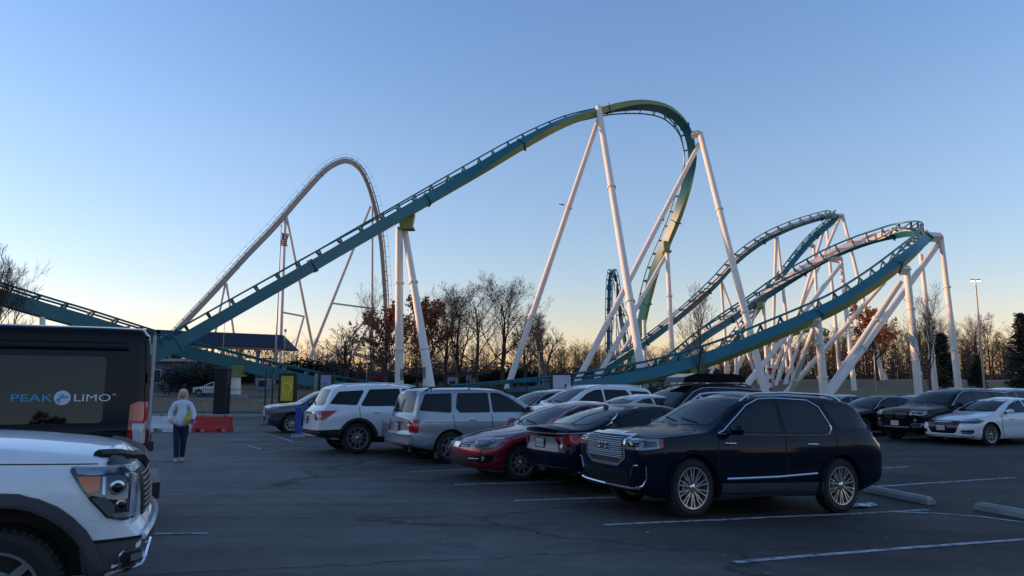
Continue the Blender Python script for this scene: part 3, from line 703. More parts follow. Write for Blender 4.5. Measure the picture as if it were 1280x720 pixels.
for i in range(44):
    x = x0 + (x1 - x0) * (i + .5) / 44; f = (i + .5) / 44
    b.tube([(x, Y - 4.02, ze + .9 * (1 - f) + .05), (x - .6 * f, Y - .05, zt + 1.1 * (1 - f) + .05)], .035, blueroof, n=4)
b.build('roof_seams', parent=rf)
b = MB(); b.add([(x0, Y - 4.06, ze + .65), (x1 + .85, Y - 4.06, ze - .22), (x1 + .85, Y - 4.06, ze - .62), (x0, Y - 4.06, ze + .2), (x0, Y - 3.9, ze + .65), (x1 + .85, Y - 3.9, ze - .22), (x1 + .85, Y - 3.9, ze - .62), (x0, Y - 3.9, ze + .2)],
                [(0, 3, 2, 1), (4, 5, 6, 7), (0, 1, 5, 4), (3, 7, 6, 2), (1, 2, 6, 5), (0, 4, 7, 3)], salmon); b.build('fascia', parent=t)
b = MB()
for i in range(26):
    f0 = i / 26; f1 = (i + 1) / 26; xa = x0 + (x1 - x0) * f0; xb = x0 + (x1 - x0) * f1; za = ze + .3 - .9 * f0; zb_ = ze + .3 - .9 * f1
    b.tube([(xa, Y - 3.8, za), ((xa + xb) / 2, Y - 3.8, za - 1.3), (xb, Y - 3.8, zb_)], .09, darkmetal, n=4)
    b.tube([(xa, Y - 3.8, za - 1.35), (xb, Y - 3.8, zb_ - 1.35)], .08, darkmetal, n=4)
b.build('truss', parent=t)
for i in range(9):
    x = x0 + 2 + (x1 - x0 - 2.6) * i / 8; b = MB(); b.box((x, Y - 3.7, (ze + gh(x, Y)) / 2 - .5), (.5, .5, ze - gh(x, Y) + .4), mat('station_post', (.12, .12, .13), .6)); b.build('post', parent=t)
b = MB(); p = at(183, 450, Y); b.box((p.x - 4, Y - 1, p.z + .9), (19, 5, 4.4), darkwall); b.box(((x0 + x1) / 2, Y, gh(x1, Y) + 1.8), (x1 - x0, 3, .4), darkwall); b.build('platform', parent=t)

t = thing('building', 'low grey building with large windows just right of the van', 'building'); Y = 108
a = at(178, 452, Y); c = at(229, 487, Y); b = MB(); g = gh(a.x, Y)
b.box(((a.x + c.x) / 2, Y + 3, (a.z + g) / 2), (c.x - a.x, 6, a.z - g), greywall); b.build('wall', parent=t)
b = MB(); b.box(((a.x + c.x) / 2, Y + 2.7, a.z + .2), (c.x - a.x + .8, 7.2, .4), mat('pale_fascia', (.28, .30, .33), .6)); b.build('roof', parent=t)
for i in range(4):
    x = a.x + (c.x - a.x) * (i + .6) / 4.2; b = MB(); b.box((x, Y - .06, g + 2.3), (1.1, .1, 2.0), mat('white_frame', (.5, .52, .55), .5)); wdo = b.build('window', parent=t)
    b = MB(); b.box((x, Y - .13, g + 2.3), (.9, .05, 1.8), winglass); b.build('pane', parent=wdo)

# low kiosks behind the treeline
for i, (px, py, wpx, hpx, Y, m_, lb) in enumerate([(566, 471, 12, 14, 92, mat('kiosk_pale', (.25, .26, .28), .7), 'small pale hut right of the twin pylons'), (586, 469, 6, 20, 90, mat('blue_grey_panel', (.10, .13, .20), .6), 'blue-grey information column under the trees'),
                                                    (591.5, 473, 5, 17, 90.6, mat('mustard', (.22, .15, .03), .6), 'mustard panel beside the blue-grey column'), (330, 472, 16, 12, 112, mat('kiosk_pale', (.25, .26, .28), .7), 'pale hut beyond the grass near the flag pole')]):
    a = at(px, py, Y); k = Y / F; g = gh(a.x, Y); t = thing('kiosk', lb, 'kiosk', (a.x, Y, g)); h = a.z - g
    b = MB(); b.box((0, 0, h / 2), (wpx * k, 1.2, h), m_); b.build('wall', parent=t)
    b = MB(); b.box((0, 0, h + .08), (wpx * k + .2, 1.5, .16), darkgrey); b.build('roof', parent=t)
    b = MB(); b.box((0, -.63, h * .55), (wpx * k * .6, .06, h * .45), winglass); b.build('window', parent=t)

# flag and pole
Y = 118; top = at(351.5, 283, Y); g = gh(top.x, Y)
t = thing('flag_pole', 'tall grey flagpole in front of the station roof', 'flagpole', (top.x, Y, g))
b = MB(); b.tube([(0, 0, 0), (0, 0, top.z - g)], [.16, .07], metalpole, n=10); b.build('pole', parent=t, smooth=40)
b = MB(); b.lathe([(0.001, -.14), (.1, -.1), (.14, 0), (.1, .1), (0.001, .14)], axis='Z', n=12, c=(0, 0, top.z - g + .12), m=mat('gilt', (.5, .35, .1), .3, metal=1)); b.build('finial', parent=t)
FW, FH = 1.35, 2.1
redf = mat('flag_red', (.62, .04, .04), .8); whf = mat('flag_white', (.80, .78, .76), .8); blf = mat('flag_blue', (.04, .07, .28), .8)
b = MB(); n = 14; K = 13
def fpt(i, j):
    u = i / n; v = j / K; return (.08 + u * FW * .85 + .10 * sin(v * 5 + u * 2), .28 * sin(u * 9 + v * 2) * (u + .15), -v * FH - u * .45 - .1 * sin(u * 6))
for j in range(K):
    for i in range(n):
        m_ = blf if (i < n * .42 and j < 7) else (redf if j % 2 == 0 else whf)
        b.add([fpt(i, j), fpt(i + 1, j), fpt(i + 1, j + 1), fpt(i, j + 1)], [(0, 1, 2, 3)], m_)
star = []
for j in range(5):
    for i in range(4):
        p = fpt(1 + i * 1.2, .9 + j * 1.25); s = .035
        b.add([(p[0] - s, p[1] - .012, p[2] - s), (p[0] + s, p[1] - .012, p[2] - s), (p[0] + s, p[1] - .012, p[2] + s), (p[0] - s, p[1] - .012, p[2] + s)], [(0, 1, 2, 3)], whf)
fo = b.build('flag', smooth=60); fo.location = (top.x, Y, at(352, 290, Y).z); tag(fo, 'red white and blue stars and stripes flag hanging at the pole top', 'flag')
md = fo.modifiers.new('thick', 'SOLIDIFY'); md.thickness = .012

def lamp_pole(px, topy, Y, label, r=.09, lit=False, globe=False, arm=.6):
    p = at(px, topy, Y); g = gh(p.x, Y); h = p.z - g; t = thing('street_lamp', label, 'lamp', (p.x, Y, g))
    b = MB(); b.tube([(0, 0, 0), (0, 0, h)], [r * 1.3, r * .8], metalpole, n=10); b.box((0, 0, .2), (r * 4, r * 4, .4), concrete); b.build('pole', parent=t, smooth=40)
    lm = mat('lit_lamp', (.9, .8, .5), .4, emit=(1, .72, .22), estr=2.6) if lit else mat('unlit_lamp', (.6, .6, .62), .3)
    if globe:
        b = MB(); b.lathe([(.001, -.3), (.18, -.25), (.28, 0), (.2, .22), (.001, .3)], axis='Z', n=14, c=(0, 0, h + .25), m=lm); b.build('globe', parent=t, smooth=50)
    else:
        for s in (-1, 1):
            b = MB(); b.box((s * arm, 0, h), (arm, .5, .16), darkgrey); hd = b.build('lamp_head', parent=t)
            b = MB(); b.box((s * arm, -.0, h - .13), (arm * .85, .42, .1), lm); b.build('lamp_lens', parent=hd)
        b = MB(); b.box((0, 0, h), (arm * 1.4, .08, .08), darkgrey); b.build('arm', parent=t)
    return t
lamp_pole(1219, 350, 98, 'tall lamp pole with glowing yellow head right of the coaster', lit=True, arm=.38, r=.12)
lamp_pole(1092, 436, 112, 'short lamp pole in front of the right wood', arm=.4, r=.07)
lamp_pole(356.5, 415, 124, 'globe lamp poking up beside the station roof end', globe=True, r=.06)
lamp_pole(674, 438, 88, 'slim bare pole left of the pale framed screen', arm=.2, r=.07)
lamp_pole(459, 444, 100, 'slim pole behind the crimson shrub', arm=.2, r=.05)
lamp_pole(281, 398, 120, 'small globe lamp over the station roof', globe=True, r=.05)

# framed panels
def panel(px, py0, py1, wpx, Y, face, label, deco=None, legs=True, name='poster_stand'):
    a = at(px, py0, Y); c = at(px, py1, Y); k = Y / F; w_ = wpx * k; g = gh(a.x, Y); h = a.z - c.z; zc = (a.z + c.z) / 2 - g
    t = thing(name, label, 'sign', (a.x, Y, g))
    b = MB(); fr_ = .16
    b.box((0, 0, zc), (w_ + fr_ * 2, .3, h + fr_ * 2), darkmetal); b.build('frame', parent=t)
    b = MB(); b.box((0, -.165, zc), (w_, .04, h), face); f = b.build('poster', parent=t)
    if deco: deco(f, zc, w_, h)
    for s in (-1, 1):
        b = MB(); b.box((s * w_ * .42, .02, (zc - h / 2) / 2 + .05), (.14, .14, max(.2, zc - h / 2 + .0)), metalpole); b.build('leg', parent=t)
    return t
def ring_shape(par, zc, w_, h, m_, full=True, sc_=.33):
    b = MB(); R = w_ * sc_; pts = []
    a0, a1 = (-60, 240) if full else (0, 180)
    for i in range(25): a_ = radians(a0 + (a1 - a0) * i / 24); pts.append(V((R * cos(a_), -.20, zc + (0 if full else -h * .1) + R * sin(a_))))
    if full: pts = [V((R * .5, -.2, zc - R * 1.45)), V((R * .45, -.2, zc - R * 1.1))] + pts + [V((-R * .45, -.2, zc - R * 1.1)), V((-R * .5, -.2, zc - R * 1.45)), V((R * .5, -.2, zc - R * 1.45))]
    b.tube(pts, .035, m_, n=5); b.build('print', parent=par)
def deco_y(f, zc, w_, h): ring_shape(f, zc + h * .02, w_, h, yel2, sc_=.36)
def deco_p(f, zc, w_, h):
    ring_shape(f, zc, w_, h, mat('gold_print', (.42, .33, .12), .5), full=False, sc_=.34)
    b = MB(); b.box((0, -.19, zc - h * .3), (w_ * .5, .01, h * .36), mat('grey_print', (.32, .33, .40), .5)); b.build('print', parent=f)
panel(360.5, 470, 501, 15, 44, yel, 'yellow poster with a pale ring in a black frame behind the parked cars', deco_y)
panel(408.5, 469, 492, 13, 46, pur, 'lilac poster with a golden arch in a black frame', deco_p)
t = thing('poster_stand', 'pair of slim grey posts beside the lilac poster', 'post', (at(397, 480, 46).x, 46.2, 0))
for s in (-.14, .14):
    b = MB(); b.box((s, 0, 1.33), (.2, .2, 2.66), metalpole); b.build('post', parent=t)
panel(702, 469, 492, 22, 60, paleposter, 'pale glowing-white poster board in a black frame at the middle')

# pylon signs
for px, py, Y, lb, txt in [(502.5, 461, 70, 'small dark vertical sign on the left pylon', 'AREA'), (530, 459, 68, 'small dark vertical sign on a white post by the right pylon', 'PASS')]:
    a = at(px, py, Y); k = Y / F; t = thing('sign', lb, 'sign', (a.x, Y, 0)); h = 13.5 * k; w_ = 4.2 * k
    b = MB(); b.box((0, 0, a.z - h / 2), (w_, .08, h), mat('sign_navy', (.02, .025, .04), .5)); b.build('board', parent=t)
    b = MB(); b.box((0, .1, a.z / 2 - .1), (.16, .12, a.z - .2), white_col); b.build('post', parent=t)
    b = MB(); wm = mat('sign_white', (.6, .62, .65), .5)
    for i in range(4):
        z = a.z - h * (.14 + .24 * i); q = w_ * .26
        b.box((-q * .7, -.05, z), (.03, .012, h * .16), wm); b.box((q * .7, -.05, z), (.03, .012, h * .16), wm); b.box((0, -.05, z + h * .07), (q * 1.4, .012, .03), wm)
        if i % 2: b.box((0, -.05, z - h * .02), (q * 1.4, .012, .03), wm)
    b.build('marks', parent=t)

# blue bollards
for px, w_ in ((372.2, 6.2),):
    p = onground(px, 546.5); t = thing('bollard', 'blue square bollard on a concrete foot by the white car', 'bollard', (p.x, p.y, 0)); k = p.y / F
    b = MB(); b.box((0, 0, .55), (.18, .18, .96), blu); b.box((0, 0, 1.05), (.20, .20, .04), blu); b.build('post', parent=t)
    b = MB(); b.box((0, 0, .05), (.42, .42, .12), concrete, taper=.85); b.build('foot', parent=t)
p = onground(378.5, 545); t = thing('bollard', 'second darker blue bollard partly behind the first', 'bollard', (p.x, p.y + .25, 0))
b = MB(); b.box((0, 0, .55), (.14, .14, .96), blu); b.box((0, 0, 1.05), (.16, .16, .04), blu); b.build('post', parent=t); b = MB(); b.box((0, 0, .05), (.4, .4, .12), concrete, taper=.85); b.build('foot', parent=t)

# water filled barriers
def barrier(px0, px1, py, m_, label):
    a = onground(px0, py); c = onground(px1, py); L_ = c.x - a.x; Y = a.y
    t = thing('traffic_barrier', label, 'barrier', ((a.x + c.x) / 2, Y, 0)); b = MB()
    pr = [(-.24, .0), (-.24, .16), (-.13, .30), (-.09, .62), (.09, .62), (.13, .30), (.24, .16), (.24, 0)]
    xs_ = [-L_ / 2, -L_ / 2 + .15, -L_ * .18, -L_ * .12, L_ * .12, L_ * .18, L_ / 2 - .15, L_ / 2]
    for (xa, xb) in zip(xs_, xs_[1:]):
        gap = abs(abs((xa + xb) / 2) - L_ * .15) > .2 and abs((xa + xb) / 2) < L_ / 2 - .2 and abs((xa + xb) / 2) > L_ * .2
        z0 = .13 if gap else 0
        vs = []; q = [(y, max(z, z0)) for y, z in pr]
        n_ = len(q); b.add([(xa, y, z) for y, z in q] + [(xb, y, z) for y, z in q], [tuple(range(n_)), tuple(range(n_, 2 * n_))[::-1]] + [(i, n_ + i, n_ + (i + 1) % n_, (i + 1) % n_) for i in range(n_)], m_)
    o = b.build('shell', parent=t, recalc=True)
    b = MB()
    for s in (-.3, .3): b.lathe([(.001, 0), (.06, 0), (.06, .05), (.001, .05)], axis='Z', n=12, c=(s * L_, 0, .62), m=darkgrey)
    b.build('filler_cap', parent=t); return t
barrier(243, 289, 540, mat('red_barrier', (.42, .018, .012), .55, noise_s=3, noise_a=.15), 'red plastic water-filled barrier beside the woman')
barrier(190, 241, 539.5, mat('white_barrier', (.55, .56, .58), .55, noise_s=3, noise_a=.15), 'white plastic water-filled barrier behind the woman')

# iron fence at the back of the lot
def fence(pxs, Y, label, z0=.0, h=1.9, fabric=None):
    x0 = at(pxs[0], 487, Y).x; x1 = at(pxs[1], 487, Y).x; t = thing('iron_fence', label, 'fence'); n = max(2, int((x1 - x0) / 2.4))
    b = MB()
    for z in (.25, h - .22): b.box(((x0 + x1) / 2, Y, z0 + z), (x1 - x0, .035, .04), darkmetal)
    m = int((x1 - x0) / .14)
    for i in range(m): b.box((x0 + (i + .5) * (x1 - x0) / m, Y, z0 + h / 2), (.016, .016, h), darkmetal)
    b.build('fence_panel', parent=t)
    for i in range(n + 1):
        b = MB(); x = x0 + (x1 - x0) * i / n; b.box((x, Y, z0 + h / 2 + .06), (.09, .09, h + .12), darkmetal); b.box((x, Y, z0 + h + .14), (.13, .13, .06), darkmetal); b.build('post', parent=t)
    if fabric: b = MB(); b.box(((x0 + x1) / 2, Y + .07, z0 + .9), (x1 - x0, .02, 1.3), fabric); b.build('windscreen', parent=t)
fence((188, 272), 49, 'black iron picket fence behind the woman')
fence((286, 560), 49, 'black iron picket fence behind the white barriers and poster stands')
fence((562, 900), 52, 'black iron fence with dark teal screen behind the middle cars', fabric=mat('teal_screen', (.008, .05, .06), .8))
t = thing('gate_pillar', 'black slatted pillar left of the white lime-topped pylon', 'pillar', (at(278, 487, 49).x, 49, 0))
b = MB(); b.box((0, 0, 1.55), (.8, .8, 3.0), darkwall); b.build('shaft', parent=t)
b = MB(); b.box((0, 0, 3.1), (.95, .95, .12), darkgrey); b.build('cap', parent=t)
for i in range(5):
    b = MB(); b.box((-.32 + i * .16, -.42, 1.55), (.05, .05, 2.9), darkmetal); b.build('slat', parent=t)
t = thing('sign_post', 'thin black post at the lot corner by the dark car', 'post', (onground(330, 531).x, onground(330, 531).y, 0))
b = MB(); b.tube([(0, 0, 0), (0, 0, 2.7)], .04, darkmetal, n=8); b.build('pole', parent=t)
b = MB(); b.lathe([(.001, 0), (.12, 0), (.12, .04), (.001, .04)], axis='Z', n=12, m=darkmetal); b.build('base', parent=t)

# concrete wheel stops
def wheel_stop(a, c, label):
    p = onlot(*a); q = onlot(*c); mid = (p + q) / 2; L_ = (q - p).length; rz = atan2(q.y - p.y, q.x - p.x); b = MB()
    pr = [(-.09, 0), (-.085, .07), (-.05, .115), (.05, .115), (.085, .07), (.09, 0)]; n_ = 6; xs_ = [(-L_ / 2, .7), (-L_ / 2 + .06, 1), (L_ / 2 - .06, 1), (L_ / 2, .7)]; vs = []; fs = []
    for x, s in xs_: vs += [(x, y, z * (s if z > 0 else 1)) for y, z in pr]
    for k in range(3): fs += [(k * 6 + i, k * 6 + (i + 1) % 6, (k + 1) * 6 + (i + 1) % 6, (k + 1) * 6 + i) for i in range(6)]
    fs += [tuple(range(6))[::-1], tuple(range(18, 24))]; b.add(vs, fs, concrete)
    o = b.build('wheel_stop', recalc=True); o.location = (mid.x, mid.y, mid.z + .002); o.rotation_euler = (0, -math.asin((q.z - p.z) / L_), rz); tag(o, label, 'wheel stop')
wheel_stop((1078, 613), (1165, 631), 'concrete wheel stop right behind the navy car')
wheel_stop((1223, 636.5), (1310, 653), 'concrete wheel stop cut by the right edge of the picture')
# litter
for i, (px, py, wd) in enumerate([(1072, 634.5, .22), (1080, 634, .16), (1090, 633, .12)]):
    p = onlot(px, py); b = MB(); rr = random.Random(i)
    ring = []; n_ = 9
    vs = [(cos(k / n_ * 6.28) * wd * rr.uniform(.6, 1), sin(k / n_ * 6.28) * .09 * rr.uniform(.6, 1), rr.uniform(0, .05)) for k in range(n_)] + [(0, 0, .06)]
    b.add(vs, [(k, (k + 1) % n_, n_) for k in range(n_)], mat('crumpled_foil', (.5, .52, .55), .25, metal=.6)); o = b.build('litter'); o.location = (p.x, p.y, p.z + .008); md = o.modifiers.new('s', 'SOLIDIFY'); md.thickness = .004
    tag(o, ['largest crumpled scrap beside the rear wheel of the navy car', 'middle crumpled scrap behind the navy car wheel', 'smallest crumpled scrap near the wheel stop'][i], 'litter')

rr = random.Random(44); b = MB()
for k in range(420):
    a_ = rr.uniform(2, 24); x_ = rr.uniform(-5, 1.0 + a_ * .8) if k % 3 else 7 + rr.gauss(0, 2.5); y_ = a_ if k % 3 else 12 + rr.gauss(0, 3); s_ = rr.uniform(.012, .035); an_ = rr.uniform(0, 6.3)
    if y_ < 2 or x_ * E2.x + y_ * E2.y > 30: continue
    z_ = gl(x_, y_) + .008; u_ = V((cos(an_), sin(an_), rr.uniform(-.2, .2))) * s_; w__ = V((-sin(an_), cos(an_), rr.uniform(-.2, .2))) * s_ * .6; c_ = V((x_, y_, z_ + s_ * .2))
    b.add([c_ - u_, c_ + w__, c_ + u_, c_ - w__], [(0, 1, 2, 3)], [leaf_b[0], leaf_r[1], concrete][k % 3])
o = b.build('fallen_leaves'); tag(o, 'scattered dry leaves and grit on the asphalt', 'leaves', kind='stuff')
# red and white striped post
p = at(962.5, 463, 40); t = thing('striped_post', 'red and white striped post rising behind the navy car roof', 'post', (p.x, 40, 0))
rp = mat('stripe_red', (.35, .03, .04), .5); wpn = mat('stripe_white', (.6, .6, .62), .5)
b = MB()
for i in range(12): b.tube([(0, 0, p.z * i / 12), (0, 0, p.z * (i + 1) / 12)], .085, rp if i % 2 else wpn, n=12)
b.build('pole', parent=t); b = MB(); b.lathe([(.001, 0), (.13, 0), (.15, .06), (.09, .14), (.001, .16)], axis='Z', n=14, c=(0, 0, p.z), m=rp); b.build('cap', parent=t)

# airliner
t = thing('aeroplane', 'tiny dark airliner in the sky left of the tall white legs', 'aeroplane', at(703, 256, 1500), radians(200)); am = mat('aircraft', (.12, .12, .14), .5)
b = MB(); b.tube([(-7, 0, 0), (-5.5, 0, .1), (4, 0, .1), (7, 0, 1)], [.3, 1, 1, .3], am, n=10); b.build('fuselage', parent=t)
for s in (-1, 1):
    b = MB(); b.add([(-2, 0, 0), (1.6, 0, 0), (3.6, s * 7, 1.4), (2.6, s * 7, 1.4), (-2, 0, .3), (1.6, 0, .3), (3.6, s * 7, 1.5), (2.6, s * 7, 1.5)], [(0, 1, 2, 3), (7, 6, 5, 4), (0, 4, 5, 1), (1, 5, 6, 2), (2, 6, 7, 3), (3, 7, 4, 0)], am); b.build('wing', parent=t)
b = MB(); b.add([(4.5, -.1, .3), (7, -.1, .6), (8, -.1, 3.8), (7, -.1, 3.8), (4.5, .1, .3), (7, .1, .6), (8, .1, 3.8), (7, .1, 3.8)], [(0, 1, 2, 3), (7, 6, 5, 4), (0, 4, 5, 1), (1, 5, 6, 2), (2, 6, 7, 3), (3, 7, 4, 0)], am); b.build('tail_fin', parent=t)
# ------------------------------------------------------------------ cars
def carpaint(name, col, metal=0.35, rough=0.32, flake=.06):
    dk = max(col) < .05
    return mat(name, col, rough, metal=0 if dk else metal, coat=.30 if dk else .9, spec=.04 if dk else .5, noise_s=3, noise_a=flake)
platem = mat('number_plate', (.42, .43, .45), .45); seam = mat('door_gap', (.004, .004, .005), .8)

def smooth_tab(tab, L, wd=0.10, n=240):
    raw = [interp(tab, L * i / n) for i in range(n + 1)]; k = max(1, int(wd / L * n))
    out = []
    for i in range(n + 1):
        a = max(0, i - k); c = min(n, i + k); out.append(sum(raw[a:c + 1]) / (c - a + 1))
    return out

class Car:
    def __init__(s, sp):
        s.sp = sp; L = s.L = sp['L']; s.W = sp['W']
        wd = sp.get('smooth', .09)
        s.top = smooth_tab(sp['top'], L, wd); s.belt = smooth_tab(sp['belt'], L, .15); s.bot = smooth_tab(sp['bot'], L, .12)
        s.ax = [sp['fo'], sp['fo'] + sp['wb']]
    def tv(s, t, x): n = len(t) - 1; f = min(max(x / s.L * n, 0), n - 1e-6); i = int(f); return t[i] + (t[i + 1] - t[i]) * (f - i)
    def plan(s, x):
        """half width factor"""
        sp = s.sp; cf, cr = sp.get('cf', .9), sp.get('cr', .7); af, ar = sp.get('af', .16), sp.get('ar', .12); f = 1.0
        if x < cf: q = (cf - x) / cf; f -= af * (1 - sqrt(max(0, 1 - q ** 2.6)))
        if x > s.L - cr: q = (x - s.L + cr) / cr; f -= ar * (1 - sqrt(max(0, 1 - q ** 2.6)))
        return f
    def ring(s, x):
        sp = s.sp; w = s.W / 2 * s.plan(x); zb = s.tv(s.bot, x); zs = s.tv(s.belt, x); zt = s.tv(s.top, x)
        if zt < zs + .035: zs = zt - .035
        P = [(0, zb), (w * .5, zb), (w * .80, zb), (w * .91, zb + .015), (w * .965, zb + .07)]
        h = zs - zb; tuck = sp.get('tuck', .03); shoulder = sp.get('shoulder', .05)
        prof = sp.get('side', [(0.18, .985), (0.34, 1.0), (.42, .992), (0.52, .995), (0.68, 1.0), (0.80, .992), (.90, .975), (.965, .955)])
        P += [(w * k, zb + h * f) for f, k in prof]
        ys = w * (1 - shoulder / (s.W / 2)); P.append((ys, zs))
        th = tan(radians(sp.get('tumble', 22))); ch = zt - zs
        roofw = sp.get('roofw', .60); 
        # tumblehome : towards roofw at full height
        yc = ys - th * ch; crown = min(.05 + .02, .5 * ch + .01) if ch > .25 else min(.07, ch)
        zc = zt - crown; r = min(.11, ch * .4)
        if ch > .25: yc = max(yc, roofw * min(1, w / (s.W / 2) + .05))
        else: yc = ys - .02 - .15 * ch
        a = V((ys, zs)); c = V((yc, zc)); e = V((0, zt))
        m = 5
        lc = (c - a).length; r = min(r, lc * .45)
        s1 = c + (a - c).normalized() * r
        # crown curve point at distance r from corner
        def crownp(u): # u 0 at corner, 1 at centre
            y = yc * (1 - u); return V((y, zc + crown * (1 - (1 - u) ** 2.0)))
        u0 = min(.3, r / max(yc, .01)); s2 = crownp(u0)
        for i in range(1, m + 1): P.append(tuple(a.lerp(s1, i / m)))
        for i in range(1, 5):
            t = i / 5; P.append(tuple(s1 * (1 - t) ** 2 + c * 2 * t * (1 - t) + s2 * t * t))
        for i in range(8): P.append(tuple(crownp(u0 + (1 - u0) * i / 7)))
        return P
    def xmap(s, x, y, z):
        sp = s.sp; w = s.W / 2
        r = sp.get('fade', 1.1)
        f = max(0, 1 - x / r) ** 2; g = max(0, 1 - (s.L - x) / r) ** 2
        bf = sp.get('bowf', .16) * abs(y / w) ** 2.3; br = sp.get('bowr', .10) * abs(y / w) ** 2.3
        return s.L / 2 - (x + f * (interp(sp['nose'], z) + bf) - g * (interp(sp['tail'], z) + br))
    def body(s, paint, parent, well=True):
        sp = s.sp; L = s.L; N = sp.get('N', 110)
        xs = sorted(set([L * (0.5 - 0.5 * cos(pi * i / N)) * .5 + L * i / N * .5 for i in range(N + 1)]))
        rings = [s.ring(x) for x in xs]; K = len(rings[0]); vs = []; idx = []
        for x, R in zip(xs, rings):
            row = []
            for y, z in R: row.append(len(vs)); vs.append((s.xmap(x, y, z), y, z))
            row2 = [row[0]]
            for (y, z), j in zip(R[1:-1], row[1:-1]): row2.append(len(vs)); vs.append((s.xmap(x, y, z), -y, z))
            row2.append(row[-1]); idx.append((row, row2))
        fs = []
        for (a, a2), (c, c2) in zip(idx, idx[1:]):
            for j in range(K - 1):
                fs.append((a[j], c[j], c[j + 1], a[j + 1])); fs.append((a2[j], a2[j + 1], c2[j + 1], c2[j]))
        # end caps, several columns across
        for e, x, R in ((0, xs[0], rings[0]), (-1, xs[-1], rings[-1])):
            row, row2 = idx[e]; nC = 6; cols = [row]
            for q in range(1, nC * 2):
                f = 1 - q / nC; col = [row[0]]
                for (y, z) in R[1:-1]: col.append(len(vs)); vs.append((s.xmap(x, y * f, z), y * f, z))
                col.append(row[-1]); cols.append(col)
            cols.append(row2)
            for a, c in zip(cols, cols[1:]):
                for j in range(K - 1):
                    q = [a[j], c[j], c[j + 1], a[j + 1]]; q2 = []
                    for v_ in q:
                        if v_ not in q2: q2.append(v_)
                    if len(q2) > 2: fs.append(tuple(q2))
        b = MB(); b.add(vs, fs, paint); b.mats.append(black)
        me = b.mesh('body'); bm = bmesh.new(); bm.from_mesh(me); bmesh.ops.remove_doubles(bm, verts=bm.verts, dist=1e-5); bmesh.ops.recalc_face_normals(bm, faces=bm.faces); bm.to_mesh(me); bm.free()
        s.solid = BVHTree.FromPolygons([v.co[:] for v in me.vertices], [p.vertices[:] for p in me.polygons])
        o = bpy.data.objects.new('body', me); C.objects.link(o)
        if well:
            cb = MB(); R = sp['R'] + sp.get('gap', .055)
            for ax in s.ax:
                for sg in (-1, 1):
                    y0, y1 = sorted((sg * (s.W / 2 - .36), sg * (s.W / 2 + .2)))
                    cb.tube([(L / 2 - ax, y0, sp['R']), (L / 2 - ax, y1, sp['R'])], R, black, n=48)
            co = cb.build('cut', recalc=True); md = o.modifiers.new('b', 'BOOLEAN'); md.object = co; md.operation = 'DIFFERENCE'; md.solver = 'EXACT'; md.material_mode = 'TRANSFER'
            dg = bpy.context.evaluated_depsgraph_get(); me2 = bpy.data.meshes.new_from_object(o.evaluated_get(dg)); me2.name = 'body'; o.modifiers.clear(); o.data = me2
            cm = co.data; bpy.data.objects.remove(co); bpy.data.meshes.remove(cm); bpy.data.meshes.remove(me)
            me = me2
        me.polygons.foreach_set('use_smooth', [True] * len(me.polygons)); me.set_sharp_from_angle(angle=radians(32)); me.update()
        o.parent = parent; s.o = o; s.parent = parent; return o
    # --- things laid on the body surface
    def patch(s, poly, d, name, m, off=.006, parent=None, step=.05, build=True, mb=None, frame=None, thick=.012):
        """poly in (a,b): d = 'L','R' side (a = x from centre, b = z); 'F','B' front/back (a = y, b = z); 'T' top (a = x, b = y)"""
        pts = [V(p) for p in poly]
        x0 = min(p.x for p in pts); x1 = max(p.x for p in pts); y0 = min(p.y for p in pts); y1 = max(p.y for p in pts)
        def inside(q):
            c = False; n = len(pts); j = n - 1
            for i in range(n):
                a, b_ = pts[i], pts[j]
                if (a.y > q.y) != (b_.y > q.y) and q.x < (b_.x - a.x) * (q.y - a.y) / (b_.y - a.y) + a.x: c = not c
                j = i
            return c
        V2 = []; n = len(pts)
        for i in range(n):
            a, c = pts[i], pts[(i + 1) % n]; k = max(1, int((c - a).length / step))
            for q in range(k): V2.append(a.lerp(c, q / k))
        nb = len(V2); edges = [(i, (i + 1) % nb) for i in range(nb)]
        i = 1
        gx = x0 + step * .5
        while gx < x1:
            gy = y0 + step * .5
            while gy < y1:
                q = V((gx, gy))
                if inside(q) and min((q - p).length for p in V2[:nb]) > step * .45: V2.append(q)
                gy += step
            gx += step
        r = delaunay_2d_cdt(V2, edges, [list(range(nb))], 1, 1e-5)
        vs2, fcs = r[0], r[2]; out = []; ok = []
        for q in vs2:
            if d == 'L': o_, dr = V((q.x, 3, q.y)), V((0, -1, 0))
            elif d == 'R': o_, dr = V((q.x, -3, q.y)), V((0, 1, 0))
            elif d == 'F': o_, dr = V((6, q.x, q.y)), V((-1, 0, 0))
            elif d == 'B': o_, dr = V((-6, q.x, q.y)), V((1, 0, 0))
            elif d == 'T': o_, dr = V((q.x, q.y, 5)), V((0, 0, -1))
            elif isinstance(d, tuple):     # oblique: angle (deg) in plan, a = along tangent, b = z
                an = radians(d[1]); nrm = V((cos(an), sin(an), 0)); tg = V((-sin(an), cos(an), 0)); o_, dr = nrm * 6 + tg * q.x + V((0, 0, q.y)), -nrm
            h = s.solid.ray_cast(o_, dr)
            if h[0] is None: out.append(o_); ok.append(False); continue
            nn = h[1] if h[1].dot(dr) < 0 else -h[1]; out.append(h[0] + nn * off); ok.append(abs(nn.dot(dr)) > .12)
        fcs = [f for f in fcs if all(ok[i] for i in f)]
        if not fcs: return None
        par = {}
        def fd(a):
            while par.setdefault(a, a) != a: a = par[a]
            return a
        for f in fcs:
            for v_ in f[1:]: par[fd(v_)] = fd(f[0])
        cnt = {}
        for f in fcs: cnt[fd(f[0])] = cnt.get(fd(f[0]), 0) + 1
        big_ = max(cnt.values()); fcs = [f for f in fcs if cnt[fd(f[0])] >= .5 * big_]
        # orientation + skirt
        b = mb or MB(); fl = []
